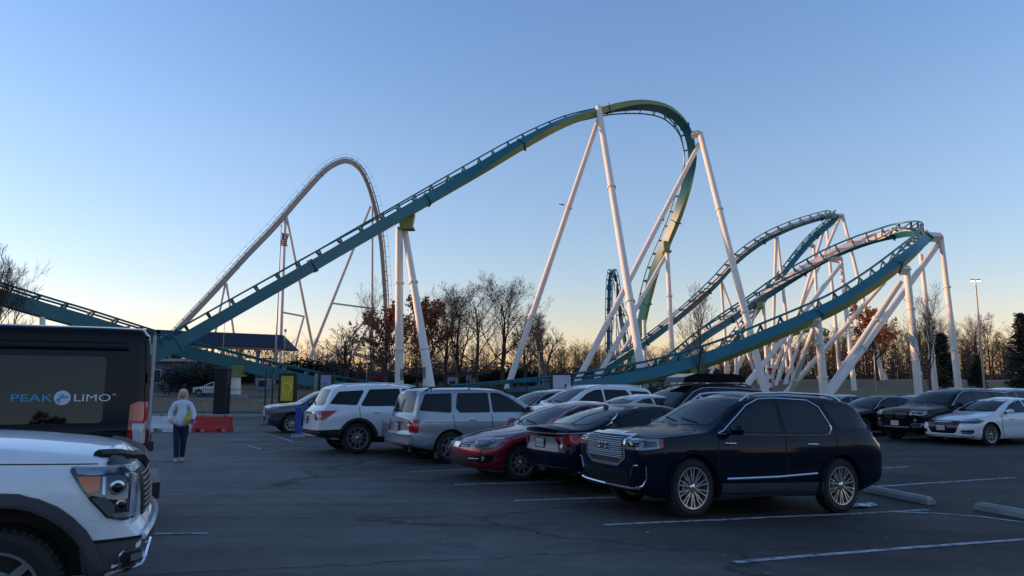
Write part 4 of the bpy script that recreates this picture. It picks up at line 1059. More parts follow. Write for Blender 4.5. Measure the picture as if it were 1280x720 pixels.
        for f in fcs:
            a, c, e = out[f[0]], out[f[1]], out[f[2]]
            if (c - a).cross(e - a).dot(dr) > 0: f = f[::-1]
            fl.append(tuple(f))
        ec = {}
        for f in fl:
            for i in range(len(f)):
                e = (f[i], f[(i + 1) % len(f)]); ec[e] = 1
        bd = [e for e in ec if (e[1], e[0]) not in ec]; used = {}
        k = len(out); ext = []
        for e in bd:
            for v_ in e:
                if v_ not in used: used[v_] = k + len(ext); ext.append(out[v_] + dr * (thick + off))
        allf = fl + [(e[1], e[0], used[e[0]], used[e[1]]) for e in bd]; av = out + ext; mp_ = {}; nv = []
        for f in allf:
            for v_ in f:
                if v_ not in mp_: mp_[v_] = len(nv); nv.append(av[v_])
        b.add(nv, [tuple(mp_[v_] for v_ in f) for f in allf], m)
        if mb is not None: return None
        return b.build(name, parent=parent or s.parent, smooth=35)
    def both(s, poly, name, m, **k):
        return [s.patch(poly, d, name, m, **k) for d in ('L', 'R')]
    def strip(s, pts, d, name, m, w=.012, off=.004, parent=None, mb=None, r=None):
        """thin line drawn over the surface"""
        P = []; 
        for a, c in zip(pts, pts[1:]):
            a, c = V(a), V(c); k = max(1, int((c - a).length / .05))
            for q in range(k): P.append(a.lerp(c, q / k))
        P.append(V(pts[-1])); out = []
        for q in P:
            if d == 'L': o_, dr = V((q.x, 3, q.y)), V((0, -1, 0))
            elif d == 'R': o_, dr = V((q.x, -3, q.y)), V((0, 1, 0))
            elif d == 'F': o_, dr = V((6, q.x, q.y)), V((-1, 0, 0))
            elif d == 'B': o_, dr = V((-6, q.x, q.y)), V((1, 0, 0))
            elif d == 'T': o_, dr = V((q.x, q.y, 5)), V((0, 0, -1))
            elif isinstance(d, tuple):
                an = radians(d[1]); nrm = V((cos(an), sin(an), 0)); tg = V((-sin(an), cos(an), 0)); o_, dr = nrm * 6 + tg * q.x + V((0, 0, q.y)), -nrm
            h = s.solid.ray_cast(o_, dr)
            if h[0] is None: continue
            nn = h[1] if h[1].dot(dr) < 0 else -h[1]
            out.append(h[0] + nn * off)
        if len(out) < 2: return
        b = mb or MB(); b.tube(out, w / 2, m, n=5)
        if mb is None: return b.build(name, parent=parent or s.parent, smooth=60)
    def xz(s, x, z, sg=1):
        h = s.solid.ray_cast(V((x, 3 * sg, z)), V((0, -sg, 0))); return h[0] if h[0] else V((x, sg * s.W / 2, z))

def rnd_poly(pts, r=.04, n=4):
    """round the corners of a polygon"""
    out = []; k = len(pts)
    for i in range(k):
        p = V(pts[i]); a = V(pts[i - 1]); c = V(pts[(i + 1) % k]); ra = min(r, (a - p).length * .45, (c - p).length * .45)
        p1 = p + (a - p).normalized() * ra; p2 = p + (c - p).normalized() * ra
        for q in range(n + 1):
            t = q / n; out.append(tuple(p1 * (1 - t) ** 2 + p * 2 * t * (1 - t) + p2 * t * t))
    return out

wheel_cache = {}
def wheel(R, rr, wd, style, rim_m, dark_m=None):
    key = (R, rr, wd, style, rim_m.name)
    if key in wheel_cache: return wheel_cache[key]
    t = MB(); h = wd / 2
    t.lathe([(rr - .012, -h + .02), (rr + .01, -h), (rr + (R - rr) * .5, -h - .008), (R - .025, -h + .012), (R - .006, -h + .04), (R, 0), (R - .006, h - .04), (R - .025, h - .012), (rr + (R - rr) * .5, h + .008), (rr + .01, h), (rr - .012, h - .02)], n=48, m=rubber)
    for k in range(48):     # tread blocks on the shoulders
        a = 2 * pi * k / 48
        for s in (-1, 1): t.box((cos(a) * (R - .0115), s * h * .55, sin(a) * (R - .0115)), (.026, h * .62, .024), rubber, rot=Matrix.Rotation(-a, 3, 'Y'))
    tm = t.mesh('tyre', 30)
    b = MB(); dk = dark_m or black
    b.lathe([(rr, h - .005), (rr - .004, h + .006), (rr - .022, h + .004), (rr - .03, h - .03), (rr - .035, -h), (rr, -h)], n=48, m=rim_m)
    b.lathe([(.001, h - .10), (rr - .03, h - .10), (rr - .03, h - .12), (.001, h - .12)], n=32, m=dk)        # dark well behind spokes (brake disc)
    b.lathe([(.001, h - .07), (rr * .52, h - .07), (rr * .52, h - .085), (.001, h - .085)], n=32, m=metalpole)
    nsp, kind = style
    def spoke(a, w0, w1, r0, r1, z0=h - .015, z1=h - .006, skew=0.0, m=None):
        vs = []
        for r_, w_, z_ in ((r0, w0, z0), (r1, w1, z1)):
            aa = a + (skew if r_ == r1 else 0)
            c = V((cos(aa) * r_, 0, sin(aa) * r_)); p = V((-sin(aa), 0, cos(aa)))
            for s_, dz in ((-1, 0), (1, 0), (1, -.035), (-1, -.035)): vs.append(c + p * w_ * s_ / 2 + V((0, z_ + dz, 0)))
        b.add(vs, [(0, 1, 5, 4), (1, 2, 6, 5), (2, 3, 7, 6), (3, 0, 4, 7), (0, 3, 2, 1), (4, 5, 6, 7)], m or rim_m)
    for k in range(nsp):
        a = 2 * pi * k / nsp + .3
        if kind == 'twin':
            g = pi / nsp * .36
            spoke(a, rr * .07, rr * .07, rr * .22, rr * .60, skew=-g); spoke(a, rr * .07, rr * .07, rr * .22, rr * .60, skew=g)
            spoke(a - g, rr * .07, rr * .07, rr * .58, rr * .95, skew=-g * .05); spoke(a + g, rr * .07, rr * .07, rr * .58, rr * .95, skew=g * .05)
            spoke(a - g, rr * .07, rr * .1, rr * .93, rr * .955, skew=0)
        elif kind == 'vee':
            g = pi / nsp * .55; spoke(a, rr * .10, rr * .06, rr * .16, rr * .96, skew=g); spoke(a, rr * .10, rr * .06, rr * .16, rr * .96, skew=-g)
        elif kind == 'blade': spoke(a, rr * .22, rr * .30, rr * .14, rr * .96, skew=.08); spoke(a, rr * .06, rr * .05, rr * .3, rr * .9, z0=h - .008, z1=h, m=dk)
        else: spoke(a, rr * .24, rr * .17, rr * .12, rr * .96)
    b.lathe([(.001, h - .002), (rr * .15, h - .004), (rr * .2, h - .012), (rr * .22, h - .05), (.001, h - .05)], n=20, m=rim_m)
    for k in range(5):
        a = 2 * pi * k / 5; b.lathe([(.001, h + .003), (.011, h), (.011, h - .02), (.001, h - .02)], n=6, m=dk, c=(cos(a) * rr * .175, 0, sin(a) * rr * .175))
    b.lathe([(.001, h + .004), (rr * .085, h + .002), (rr * .09, h - .01), (.001, h - .01)], n=16, m=chrome)
    rm = b.mesh('rim', 35); wheel_cache[key] = (tm, rm); return tm, rm

def add_wheels(car, parent, rim_m, style, steer=0, lab=None):
    sp = car.sp; tm, rm = wheel(sp['R'], sp['rr'], sp.get('tw', .235), style, rim_m, sp.get('rimdark'))
    for i, ax in enumerate(car.ax):
        for sg in (1, -1):
            e = bpy.data.objects.new('wheel', None); C.objects.link(e); e.parent = parent; e.empty_display_size = .1
            e.location = (car.L / 2 - ax, sg * (car.W / 2 - sp.get('tw', .235) / 2 - .03), sp['R']); e.rotation_euler = (0, 0, (0 if sg > 0 else pi) + (steer if i == 0 else 0))
            for n_, me in (('tyre', tm), ('rim', rm)): o = bpy.data.objects.new(n_, me); C.objects.link(o); o.parent = e

def mirror_(car, x, z, m, s=1.0, bk=black):
    for sg in (1, -1):
        p = car.xz(x, z, sg); b = MB(); w_, h_, t_ = .22 * s, .145 * s, .11
        c = V((p.x + .02, p.y + sg * (.02 + w_ / 2 + .03), p.z + .055)); n = 12; rings = []
        for k, (dx, sc_) in enumerate([(t_ * .9, .25), (t_ * .72, .7), (t_ * .4, .93), (0, 1.0), (-.02, .97)]):
            rings.append([(c.x + dx - .02, c.y + math.copysign(abs(cos(a)) ** .6, cos(a)) * w_ / 2 * sc_, c.z + math.copysign(abs(sin(a)) ** .6, sin(a)) * h_ / 2 * sc_) for a in [2 * pi * j / n for j in range(n)]])
        vs = [q for r in rings for q in r]; fs = [(i * n + j, i * n + (j + 1) % n, (i + 1) * n + (j + 1) % n, (i + 1) * n + j) for i in range(4) for j in range(n)]
        fs += [tuple(range(n)), tuple(4 * n + j for j in range(n))[::-1]]
        b.add(vs, fs, m); b.tube([(p.x + .03, p.y - sg * .02, p.z - .01), (c.x + .02, c.y - sg * .05, c.z - h_ * .35)], .022, bk, n=6)
        o = b.build('wing_mirror', parent=car.parent, smooth=50, recalc=True)
        g = MB(); g.box((c.x - .043, c.y, c.z), (.006, w_ * .84, h_ * .8), chrome); g.build('mirror_glass', parent=o)

def handle(car, x, z, m):
    for sg in (1, -1):
        p = car.xz(x, z, sg); b = MB(); b.tube([(p.x - .09, p.y - sg * .004, p.z), (p.x - .075, p.y + sg * .032, p.z), (p.x + .075, p.y + sg * .032, p.z), (p.x + .09, p.y - sg * .004, p.z)], .013, m, n=6)
        b.build('door_handle', parent=car.parent, smooth=50)

def roof_rail(car, x0, x1, y, m, h=.05):
    for sg in (1, -1):
        pts = []
        for i in range(13):
            x = x0 + (x1 - x0) * i / 12; r = car.solid.ray_cast(V((x, sg * y, 4)), V((0, 0, -1)))[0]; pts.append(r + V((0, 0, h if 0 < i < 12 else -.01)))
        b = MB(); b.tube(pts, .02, m, n=6)
        for i in (1, 6, 11): b.tube([pts[i] + V((0, 0, -h - .01)), pts[i]], .016, m, n=5)
        b.build('roof_rail', parent=car.parent, smooth=50)

def arch_trim(car, m, w=.06, off=.012, parent=None, full=True):
    sp = car.sp; R = sp['R'] + sp.get('gap', .055)
    for ax in car.ax:
        cx = car.L / 2 - ax
        for d in ('L', 'R'):
            zb_ = car.tv(car.bot, ax); a0 = -math.asin(max(-.9, min(.9, (sp['R'] - zb_ - .04) / (R + w)))); inner = []; outer = []
            for i in range(17):
                a = a0 + (pi - 2 * a0) * i / 16; inner.append((cx + cos(a) * (R + .003), sp['R'] + sin(a) * (R + .003))); outer.append((cx + cos(a) * (R + w), sp['R'] + sin(a) * (R + w)))
            car.patch(outer + inner[::-1], d, 'wheel_arch_trim', m, off=off, step=.05, thick=.02)

def plate(car, d, z, w_=.32, h_=.16, text=None):
    sg = 1 if d == 'F' else -1
    h = car.solid.ray_cast(V((6 * sg, 0, z)), V((-sg, 0, 0)))[0]
    b = MB(); b.box((h.x + sg * .02, 0, z), (.02, w_, h_), platem); o = b.build('number_plate', parent=car.parent)
    f = MB()
    for z_ in (-h_ / 2, h_ / 2): f.box((h.x + sg * .024, 0, z + z_), (.026, w_ + .02, .012), darkgrey)
    for y_ in (-w_ / 2, w_ / 2): f.box((h.x + sg * .024, y_, z), (.022, .012, h_), darkgrey)
    f.build('plate_frame', parent=o)
    g = MB(); rr = random.Random(int(car.L * 100) + sg)
    x = -w_ * .36
    for k in range(7):   # embossed characters, unreadable at this size
        if k == 3: x += w_ * .06; continue
        g.box((h.x + sg * .031, x * -sg, z - h_ * .03), (.003, .008, h_ * .4), mat('plate_ink', (.03, .04, .10), .5)); g.box((h.x + sg * .031, (x + .014) * -sg, z - h_ * .03 + rr.choice((-1, 0, 1)) * h_ * .18), (.003, .02, .008), M['plate_ink'])
        x += w_ * .125
    g.build('plate_characters', parent=o)

def place_car(car_t, wheel_px, wheel_py, car, which, beta, sg, scale=1.0, dz=0.0):
    """stand the car so that the contact patch of one wheel (axle index, side sg in car frame) sits at a photo pixel"""
    p = onground(wheel_px, wheel_py); ax = car.L / 2 - car.ax[which]; q = V((ax, sg * (car.W / 2 - .12), 0)) * scale
    R = Matrix.Rotation(beta, 3, 'Z'); loc = p - R @ q; car_t.location = (loc.x, loc.y, dz); car_t.rotation_euler = (0, 0, beta); car_t.scale = (scale,) * 3

def seams(car, segs, w=.017):
    for d in ('L', 'R'):
        b = MB()
        for sgm in segs: car.strip(sgm, d, 'x', seam, w=w, off=-.001, mb=b)
        b.build('door_gaps', parent=car.parent)
# ------------------------------------------------------------------ the cars themselves
ALL = set()
def mk(name, label, sp, paint, cat='car', group=None):
    t = thing(name, label, cat, group=group); c = Car(sp); c.body(paint, t); c.t = t; return c
def S(c, pts): return [(c.L / 2 - a, b) for a, b in pts]
def M2(pts, s): return [(a * s, b) for a, b in pts]
def side_glass(c, polys, r=.05, m=None):
    for p in polys: c.both(rnd_poly(S(c, p), r), 'side_window', m or glass, off=.004)
def front_glass(c, zb, zt, yb, yt, z_up=0.03):
    p = [(-yb, zb), (0, zb - .02), (yb, zb), (yt, zt), (0, zt + z_up), (-yt, zt)]
    return c.patch(rnd_poly(p, .06), 'F', 'windshield', glass, off=.004, step=.07)
def rear_glass(c, zb, zt, yb, yt, z_up=0.02):
    p = [(-yb, zb), (yb, zb), (yt, zt), (0, zt + z_up), (-yt, zt)]
    return c.patch(rnd_poly(p, .07), 'B', 'rear_window', glass, off=.004, step=.07)
def lamp(c, name, m, fb, face, side=None, details=(), off=.006):
    """face: 'F'/'B' polygon for the y>0 half; side: polygon (s,z). details: (poly, where, mat, off, name)"""
    for sg in (1, -1):
        b = MB()
        if face: c.patch(rnd_poly(M2(face, sg), .015, 2), fb, 'x', m, mb=b, off=off, step=.04)
        if side: c.patch(rnd_poly(S(c, side), .015, 2), 'L' if sg > 0 else 'R', 'x', m, mb=b, off=off, step=.04)
        if not b.v: continue
        o = b.build(name, parent=c.t, smooth=35)
        for poly, wh, dm, of, nm in details:
            if wh == 'side': c.patch(S(c, poly), 'L' if sg > 0 else 'R', nm, dm, off=of, step=.04, parent=o)
            else: c.patch(M2(poly, sg), fb, nm, dm, off=of, step=.04, parent=o)
def wiper_front(c, zb, yb):
    b = MB()
    for y in (-.05, .45):
        P = []
        for k in range(6):
            q = c.solid.ray_cast(V((6, y - .5 * k / 5, zb + .03 + .05 * k / 5)), V((-1, 0, 0)))[0]
            if q: P.append(q + V((.015, 0, .012)))
        if len(P) > 1: b.tube(P, .009, black, n=5)
    b.build('wiper', parent=c.t)
def wiper_rear(c, z):
    P = [c.solid.ray_cast(V((-6, y, z + .04 * k)), V((1, 0, 0)))[0] for k, y in enumerate((-.02, .15, .32))]
    b = MB(); b.tube([p + V((-.02, 0, 0)) for p in P], .010, black, n=5); b.build('wiper', parent=c.t)
def top_on(c, x, y): return c.solid.ray_cast(V((x, y, 5)), V((0, 0, -1)))[0]
def fin(c, s, m):
    p = top_on(c, c.L / 2 - s, 0); b = MB(); b.add([p + V(q) for q in ((.09, 0, -.01), (-.07, -.03, -.01), (-.07, .03, -.01), (-.06, 0, .06), (-.02, 0, .055))], [(0, 2, 4), (0, 4, 1), (1, 4, 3), (4, 2, 3), (1, 3, 2)], m); b.build('antenna_fin', parent=c.t)
def bars(c, fb, y, z0, z1, n, m, name, w=.012, off=.012, parent=None):
    b = MB()
    for k in range(n):
        z = z0 + (z1 - z0) * k / max(1, n - 1); c.strip([(-y, z), (y, z)], fb, 'x', m, w=w, off=off, mb=b)
    return b.build(name, parent=parent or c.t, smooth=60)
def interior_seats(c): pass

# ---- paints
navy = carpaint('navy_car_paint', (0.003, 0.007, 0.018), .4)
whitep = carpaint('white_car_paint', (0.62, 0.64, 0.66), 0, .35)
silver = carpaint('silver_car_paint', (0.28, 0.30, 0.33), .4, .35)
redp = carpaint('dark_red_car_paint', (0.21, 0.008, 0.02), .45, .3)
blackp = carpaint('black_car_paint', (0.004, 0.005, 0.008), .2)
slate = carpaint('slate_car_paint', (0.03, 0.042, 0.058), .5)
champ = carpaint('pale_silver_paint', (0.40, 0.42, 0.44), .5)
greyc = mat('dull_dark_chrome', (.40, .39, .38), .2, metal=1)
bronze = mat('silver_gold_wheel', (.74, .73, .70), .25, metal=.9)
satin = mat('satin_chrome', (.62, .63, .65), .18, metal=1)

# ---- navy three-row SUV, nearest on the right ------------------------------------------
SUV = dict(L=4.92, W=1.92, wb=2.86, fo=.97, R=.385, rr=.275, tumble=20, roofw=.60, shoulder=.05,
    top=[(0, .96), (.04, 1.03), (.12, 1.075), (.6, 1.12), (1.22, 1.165), (1.34, 1.19), (2.0, 1.56), (2.35, 1.655), (3.0, 1.69), (3.8, 1.68), (4.32, 1.63), (4.45, 1.58), (4.78, 1.14), (4.88, 1.04), (4.92, .98)],
    belt=[(0, .90), (.15, 1.0), (.6, 1.045), (1.3, 1.08), (3.0, 1.10), (4.3, 1.14), (4.75, 1.08), (4.92, .9)],
    bot=[(0, .32), (.3, .25), (1, .23), (3.8, .24), (4.5, .32), (4.92, .42)],
    nose=[(.2, .16), (.35, .05), (.5, .02), (.95, .0), (1.06, .06), (1.2, .1)], tail=[(.3, .12), (.45, .02), (.8, 0), (1.0, .03), (1.2, .08)], bowf=.06, bowr=.14, af=.11, cf=.6)
c = mk('suv', 'navy three-row suv with silver multi-spoke wheels, nearest car on the right', SUV, navy)
W1 = [(1.60, 1.125), (2.12, 1.455), (2.40, 1.545), (2.66, 1.565), (2.66, 1.115)]; W2 = [(2.74, 1.567), (3.34, 1.555), (3.52, 1.47), (3.66, 1.20), (3.56, 1.13), (2.74, 1.115)]
W3 = [(3.66, 1.545), (4.22, 1.51), (4.52, 1.20), (3.88, 1.17), (3.80, 1.25)]
side_glass(c, [W1, W2, W3]); front_glass(c, 1.20, 1.58, .70, .57); wiper_front(c, 1.19, .6); rear_glass(c, 1.14, 1.54, .66, .58); wiper_rear(c, 1.16)
for d in ('L', 'R'):
    b = MB(); c.strip(S(c, [(1.44, 1.095), (1.55, 1.13), (2.10, 1.475), (2.38, 1.57), (2.7, 1.592), (3.36, 1.58), (3.56, 1.48), (3.70, 1.20), (3.62, 1.11), (3.4, 1.09), (2.4, 1.085), (1.44, 1.09)]), d, 'x', satin, w=.024, off=.004, mb=b); b.build('window_trim', parent=c.t, smooth=60)
    b = MB(); c.strip(S(c, [(1.55, .50), (2.5, .52), (3.3, .56)]), d, 'x', satin, w=.03, off=.008, mb=b); b.build('door_strip', parent=c.t, smooth=60)
    c.patch(S(c, [(1.45, .25), (1.45, .44), (3.45, .44), (3.45, .25)]), d, 'sill_cladding', darkgrey, off=.006)
seams(c, [S(c, [(1.46, .30), (1.40, .6), (1.42, 1.0), (1.50, 1.09)]), S(c, [(2.70, .30), (2.70, 1.10)]), S(c, [(3.42, .34), (3.50, .6), (3.72, .85), (3.76, 1.12)]), S(c, [(.55, 1.03), (1.3, 1.09)])])
arch_trim(c, navy, w=.055, off=.02)
gb = c.patch(rnd_poly([(-.56, 1.03), (.56, 1.03), (.55, .72), (.42, .66), (-.42, .66), (-.55, .72)], .03), 'F', 'grille', black, off=.008)
b = MB()
for r in range(11):
    z = .74 + r * .026
    for k in range(-13, 14):
        y = k * .04 + (.02 if r % 2 else 0)
        if abs(y) < .51: c.strip([(y - .011, z), (y + .011, z)], 'F', 'x', satin, w=.013, off=.014, mb=b)
b.build('mesh', parent=gb, smooth=60)
for z0, z1 in ((.905, .915), (.80, .81)): c.patch([(-.53, z0), (.53, z0), (.53, z1), (-.53, z1)], 'F', 'bar', satin, off=.018, parent=gb)
c.patch([(-.59, 1.075), (.59, 1.075), (.585, 1.025), (-.585, 1.025)], 'F', 'surround', satin, off=.012, parent=gb)
for s_ in (-1, 1): c.patch(M2([(.55, 1.04), (.60, 1.04), (.585, .74), (.45, .66), (.40, .66), (.44, .70), (.545, .75)], s_), 'F', 'surround', satin, off=.013, parent=gb)
c.patch([(-.45, .665), (.45, .665), (.38, .625), (-.38, .625)], 'F', 'surround', satin, off=.014, parent=gb)
b = MB()
for k, wd_ in enumerate((.07, .075, .06)):     # three block letters in the middle of the grille
    y = (1 - k) * .095
    b_y = [(y - .03, .865), (y - .03, .915)]; c.strip([(y - .03, .862), (y - .03, .918)], 'F', 'x', satin, w=.014, off=.03, mb=b); c.strip([(y - .03, .918), (y + .03, .918)], 'F', 'x', satin, w=.014, off=.03, mb=b)
    if k != 1: c.strip([(y - .03, .862), (y + .03, .862)], 'F', 'x', satin, w=.014, off=.03, mb=b)
    c.strip([(y + .03, .918), (y + .03, .862 if k == 1 else .895)], 'F', 'x', satin, w=.014, off=.03, mb=b)
    if k == 1: c.strip([(y, .918), (y, .875)], 'F', 'x', satin, w=.014, off=.03, mb=b)
b.build('badge', parent=gb, smooth=60)
lamp(c, 'headlight', lampclear, 'F', [(.605, 1.0), (.90, 1.0), (.90, .86), (.605, .86)], [(.08, 1.0), (.46, 1.01), (.43, .90), (.08, .86)],
     [([(.64, .975), (.86, .975), (.86, .90), (.64, .90)], 'F', lampdark, .012, 'projector'), ([(.14, .975), (.34, .975), (.34, .91), (.14, .90)], 'side', lampdark, .012, 'projector'), ([(.38, 1.005), (.455, 1.01), (.43, .90), (.38, .90)], 'side', redlamp, .012, 'side_marker')])
c.patch([(-.62, .56), (.62, .56), (.66, .36), (-.66, .36)], 'F', 'lower_grille', blackgloss, off=.008)
for sg in (1, -1):
    b = MB(); c.strip(M2([(.70, .52), (.78, .66), (.86, .67)], sg), 'F', 'x', satin, w=.02, off=.012, mb=b); d_ = 'L' if sg > 0 else 'R'
    c.strip(S(c, [(.16, .67), (.17, .50), (.13, .42), (.08, .38)]), d_, 'x', satin, w=.02, off=.012, mb=b); c.strip(M2([(.86, .385), (.6, .37), (0, .365)], sg), 'F', 'x', satin, w=.03, off=.014, mb=b); b.build('bumper_trim', parent=c.t, smooth=60)
lamp(c, 'tail_light', redlamp, 'B', [(.50, 1.06), (.86, 1.06), (.86, .92), (.50, .94)], [(4.55, 1.07), (4.86, 1.06), (4.86, .93), (4.70, .93)])
plate(c, 'B', .84)
c.patch([(-.8, .55), (.8, .55), (.8, .40), (-.8, .40)], 'B', 'rear_bumper_trim', darkgrey, off=.008)
for x_ in (.75, -.85): handle(c, x_ + .07, .965, satin)
mirror_(c, 2.46 - 1.68, 1.10, navy); add_wheels(c, c.t, bronze, (10, 'twin'))
roof_rail(c, 2.46 - 2.1, 2.46 - 4.2, .60, satin, .045); fin(c, 4.0, navy)
q_ = at(858, 487, 10.35); Rz_ = Matrix.Rotation(radians(201.5), 3, 'Z'); o_ = Rz_ @ V(((c.L / 2 - c.ax[0]) * .912, (c.W / 2 - .1) * .97, 0))
c.t.location = (q_.x - o_.x, q_.y - o_.y, -.072); c.t.rotation_euler = (0, -radians(1.9), radians(201.5)); c.t.scale = (.912, .97, 1.03)

# ---- dark red sedan ------------------------------------------------------------------
SED = dict(L=4.83, W=1.83, wb=2.775, fo=.98, R=.335, rr=.235, tumble=27, roofw=.52, shoulder=.06,
    top=[(0, .66), (.04, .72), (.15, .78), (.6, .88), (1.15, .955), (1.38, .985), (1.9, 1.24), (2.3, 1.39), (2.75, 1.455), (3.2, 1.44), (3.7, 1.33), (4.2, 1.12), (4.45, 1.07), (4.75, 1.04), (4.83, .98)],
    belt=[(0, .60), (.15, .70), (.7, .83), (1.4, .925), (3.0, .955), (4.2, 1.0), (4.7, .98), (4.83, .9)],
    bot=[(0, .26), (.3, .18), (1, .18), (3.8, .19), (4.5, .24), (4.83, .36)],
    nose=[(.15, .14), (.3, .03), (.5, .0), (.62, .02), (.75, .09), (.9, .2)], tail=[(.3, .14), (.5, .02), (.8, 0), (1.0, .03)], bowf=.24, bowr=.15, af=.20, cf=1.0)
def sedan_common(c, trim=satin, lo=.97):
    k = c.L / 4.83
    w1 = [(1.60, lo), (2.12, 1.225), (2.42, 1.325), (2.66, 1.355), (2.66, lo + .01)]; w2 = [(2.73, 1.357), (3.15, 1.35), (3.55, 1.27), (3.76, 1.16), (3.62, lo + .03), (2.73, lo + .01)]
    w3 = [(3.83, 1.15), (3.98, 1.08), (3.84, lo + .05), (3.70, lo + .045)]
    side_glass(c, [[(a * k, b) for a, b in w] for w in (w1, w2, w3)], .04); front_glass(c, 1.01, 1.37, .66, .50); wiper_front(c, 1.0, .6); rear_glass(c, 1.10, 1.36, .62, .50)
    for d in ('L', 'R'):
        b = MB(); c.strip(S(c, [(a * k, b_) for a, b_ in [(1.50, .95), (2.10, 1.25), (2.42, 1.352), (2.7, 1.38), (3.16, 1.375), (3.58, 1.295), (4.02, 1.08)]]), d, 'x', trim, w=.02, off=.004, mb=b); b.build('window_trim', parent=c.t, smooth=60)
    seams(c, [S(c, [(1.50 * k, .24), (1.42 * k, .5), (1.46 * k, .9)]), S(c, [(2.70 * k, .24), (2.70 * k, .95)]), S(c, [(3.42 * k, .30), (3.5 * k, .5), (3.72 * k, .72), (3.74 * k, 1.0)]), S(c, [(.5, .80), (1.35, .93)])])
c = mk('sedan', 'dark red sedan parked nose out between the silver suv and a black sedan', SED, redp); sedan_common(c)
lamp(c, 'headlight', lampclear, 'F', [(.50, .70), (.86, .76), (.86, .63), (.54, .61), (.46, .64)], [(.10, .74), (.72, .815), (.66, .76), (.30, .66), (.10, .63)],
     [([(.58, .70), (.80, .72), (.80, .64), (.58, .635)], 'F', lampdark, .012, 'projector'), ([(.20, .745), (.48, .775), (.42, .71), (.2, .665)], 'side', lampdark, .011, 'projector')])
g_ = c.patch(rnd_poly([(-.48, .70), (.48, .70), (.42, .62), (-.42, .62)], .02), 'F', 'grille', black, off=.008); bars(c, 'F', .43, .64, .68, 2, satin, 'bar', w=.014, parent=g_)
c.patch(rnd_poly([(-.13, .69), (.13, .69), (.11, .60), (-.11, .60)], .03), 'F', 'badge', satin, off=.024, parent=g_)
c.patch(rnd_poly([(-.56, .40), (.56, .40), (.50, .28), (-.50, .28)], .03), 'F', 'lower_grille', black, off=.008)
for sg in (1, -1):
    f_ = c.patch(rnd_poly(M2([(.62, .47), (.86, .50), (.84, .36), (.66, .36)], sg), .02), 'F', 'fog_light', blackgloss, off=.008)
    b = MB(); p = c.solid.ray_cast(V((6, sg * .78, .43)), V((-1, 0, 0)))[0]; b.tube([p, p + V((.02, sg * .004, 0))], [.05, .045], lampclear, n=16); b.build('lens', parent=f_)
    b = MB(); c.strip(M2([(.45, .42), (.72, .425)], sg), 'F', 'x', satin, w=.016, off=.014, mb=b); b.build('bumper_trim', parent=c.t)
lamp(c, 'tail_light', redlamp, 'B', [(.48, .98), (.84, .98), (.84, .82), (.52, .84)], [(4.45, .99), (4.76, .97), (4.76, .84), (4.55, .88)]); plate(c, 'B', .76)
c.strip([(-.80, .20), (.80, .20)], 'F', 'bumper_lip', satin, w=.02)
for x_ in (.55, -.78): handle(c, x_, .80, redp)
mirror_(c, 2.415 - 1.72, .97, redp, .95); add_wheels(c, c.t, alu, (5, 'vee'), steer=radians(-12)); fin(c, 3.5, redp)
place_car(c.t, 651, 600.5, c, 0, radians(207), 1)

# ---- black luxury sedan, tail out -----------------------------------------------------
c = mk('sedan', 'black sedan parked tail out with chrome-edged red tail lights, left of the navy suv', dict(SED, L=4.98, W=1.87, wb=2.87, fo=.97, R=.345, rr=.25,
    top=[(0, .66), (.04, .72), (.15, .78), (.6, .88), (1.15, .95), (1.42, .98), (1.95, 1.23), (2.35, 1.38), (2.8, 1.445), (3.3, 1.42), (3.8, 1.31), (4.35, 1.14), (4.6, 1.09), (4.90, 1.085), (4.98, 1.02)],
    tail=[(.2, .18), (.4, .05), (.62, .0), (.8, .05), (.95, .03), (1.05, .0), (1.2, .05)], bowr=.20, ar=.16, cr=.9), carpaint('midnight_car_paint', (0.003, 0.006, 0.018), .2)); sedan_common(c, satin)
lamp(c, 'tail_light', redlamp, 'B', [(.40, .90), (.90, .94), (.90, .80), (.66, .79), (.58, .72), (.54, .84)], [(4.66, .95), (4.86, .945), (4.86, .84), (4.74, .87)], [([(.56, .90), (.62, .905), (.62, .72), (.585, .72)], 'B', lampclear, .014, 'reversing_light')])
c.patch([(-.42, .895), (.42, .895), (.52, .74), (.56, .66), (-.56, .66), (-.52, .74)], 'B', 'plate_recess', mat('recess_grey', (.16, .17, .19), .35), off=.006)
b = MB(); c.strip([(-.86, .965), (0, .955), (.86, .965)], 'B', 'x', satin, w=.022, off=.012, mb=b)
for d in ('L', 'R'): c.strip(S(c, [(4.90, .965), (4.5, .975), (4.25, .972)]), d, 'x', satin, w=.016, off=.01, mb=b)
b.build('tail_trim', parent=c.t, smooth=60)
plate(c, 'B', .79, .30, .15)
c.patch(rnd_poly([(-.80, .40), (.80, .40), (.76, .33), (-.76, .33)], .02), 'B', 'bumper_trim', satin, off=.01)
c.patch([(-.62, .33), (.62, .33), (.55, .24), (-.55, .24)], 'B', 'diffuser', blackgloss, off=.008)
for sg in (1, -1):
    b = MB(); c.strip(M2([(.50, .30), (.82, .35), (.72, .22), (.56, .22), (.50, .30)], sg), 'B', 'x', satin, w=.022, off=.016, mb=b); b.build('exhaust_trim', parent=c.t)
lamp(c, 'headlight', lampclear, 'F', [(.50, .70), (.86, .76), (.86, .65), (.54, .63)], [(.10, .74), (.60, .80), (.5, .72), (.10, .65)]); c.patch([(-.4, .68), (.4, .68), (.5, .3), (-.5, .3)], 'F', 'grille', black, off=.008)
for x_ in (.55, -.78): handle(c, x_, .80, satin)
mirror_(c, 2.49 - 1.75, .97, blackp, .95); add_wheels(c, c.t, alu, (10, 'star')); fin(c, 3.55, black)
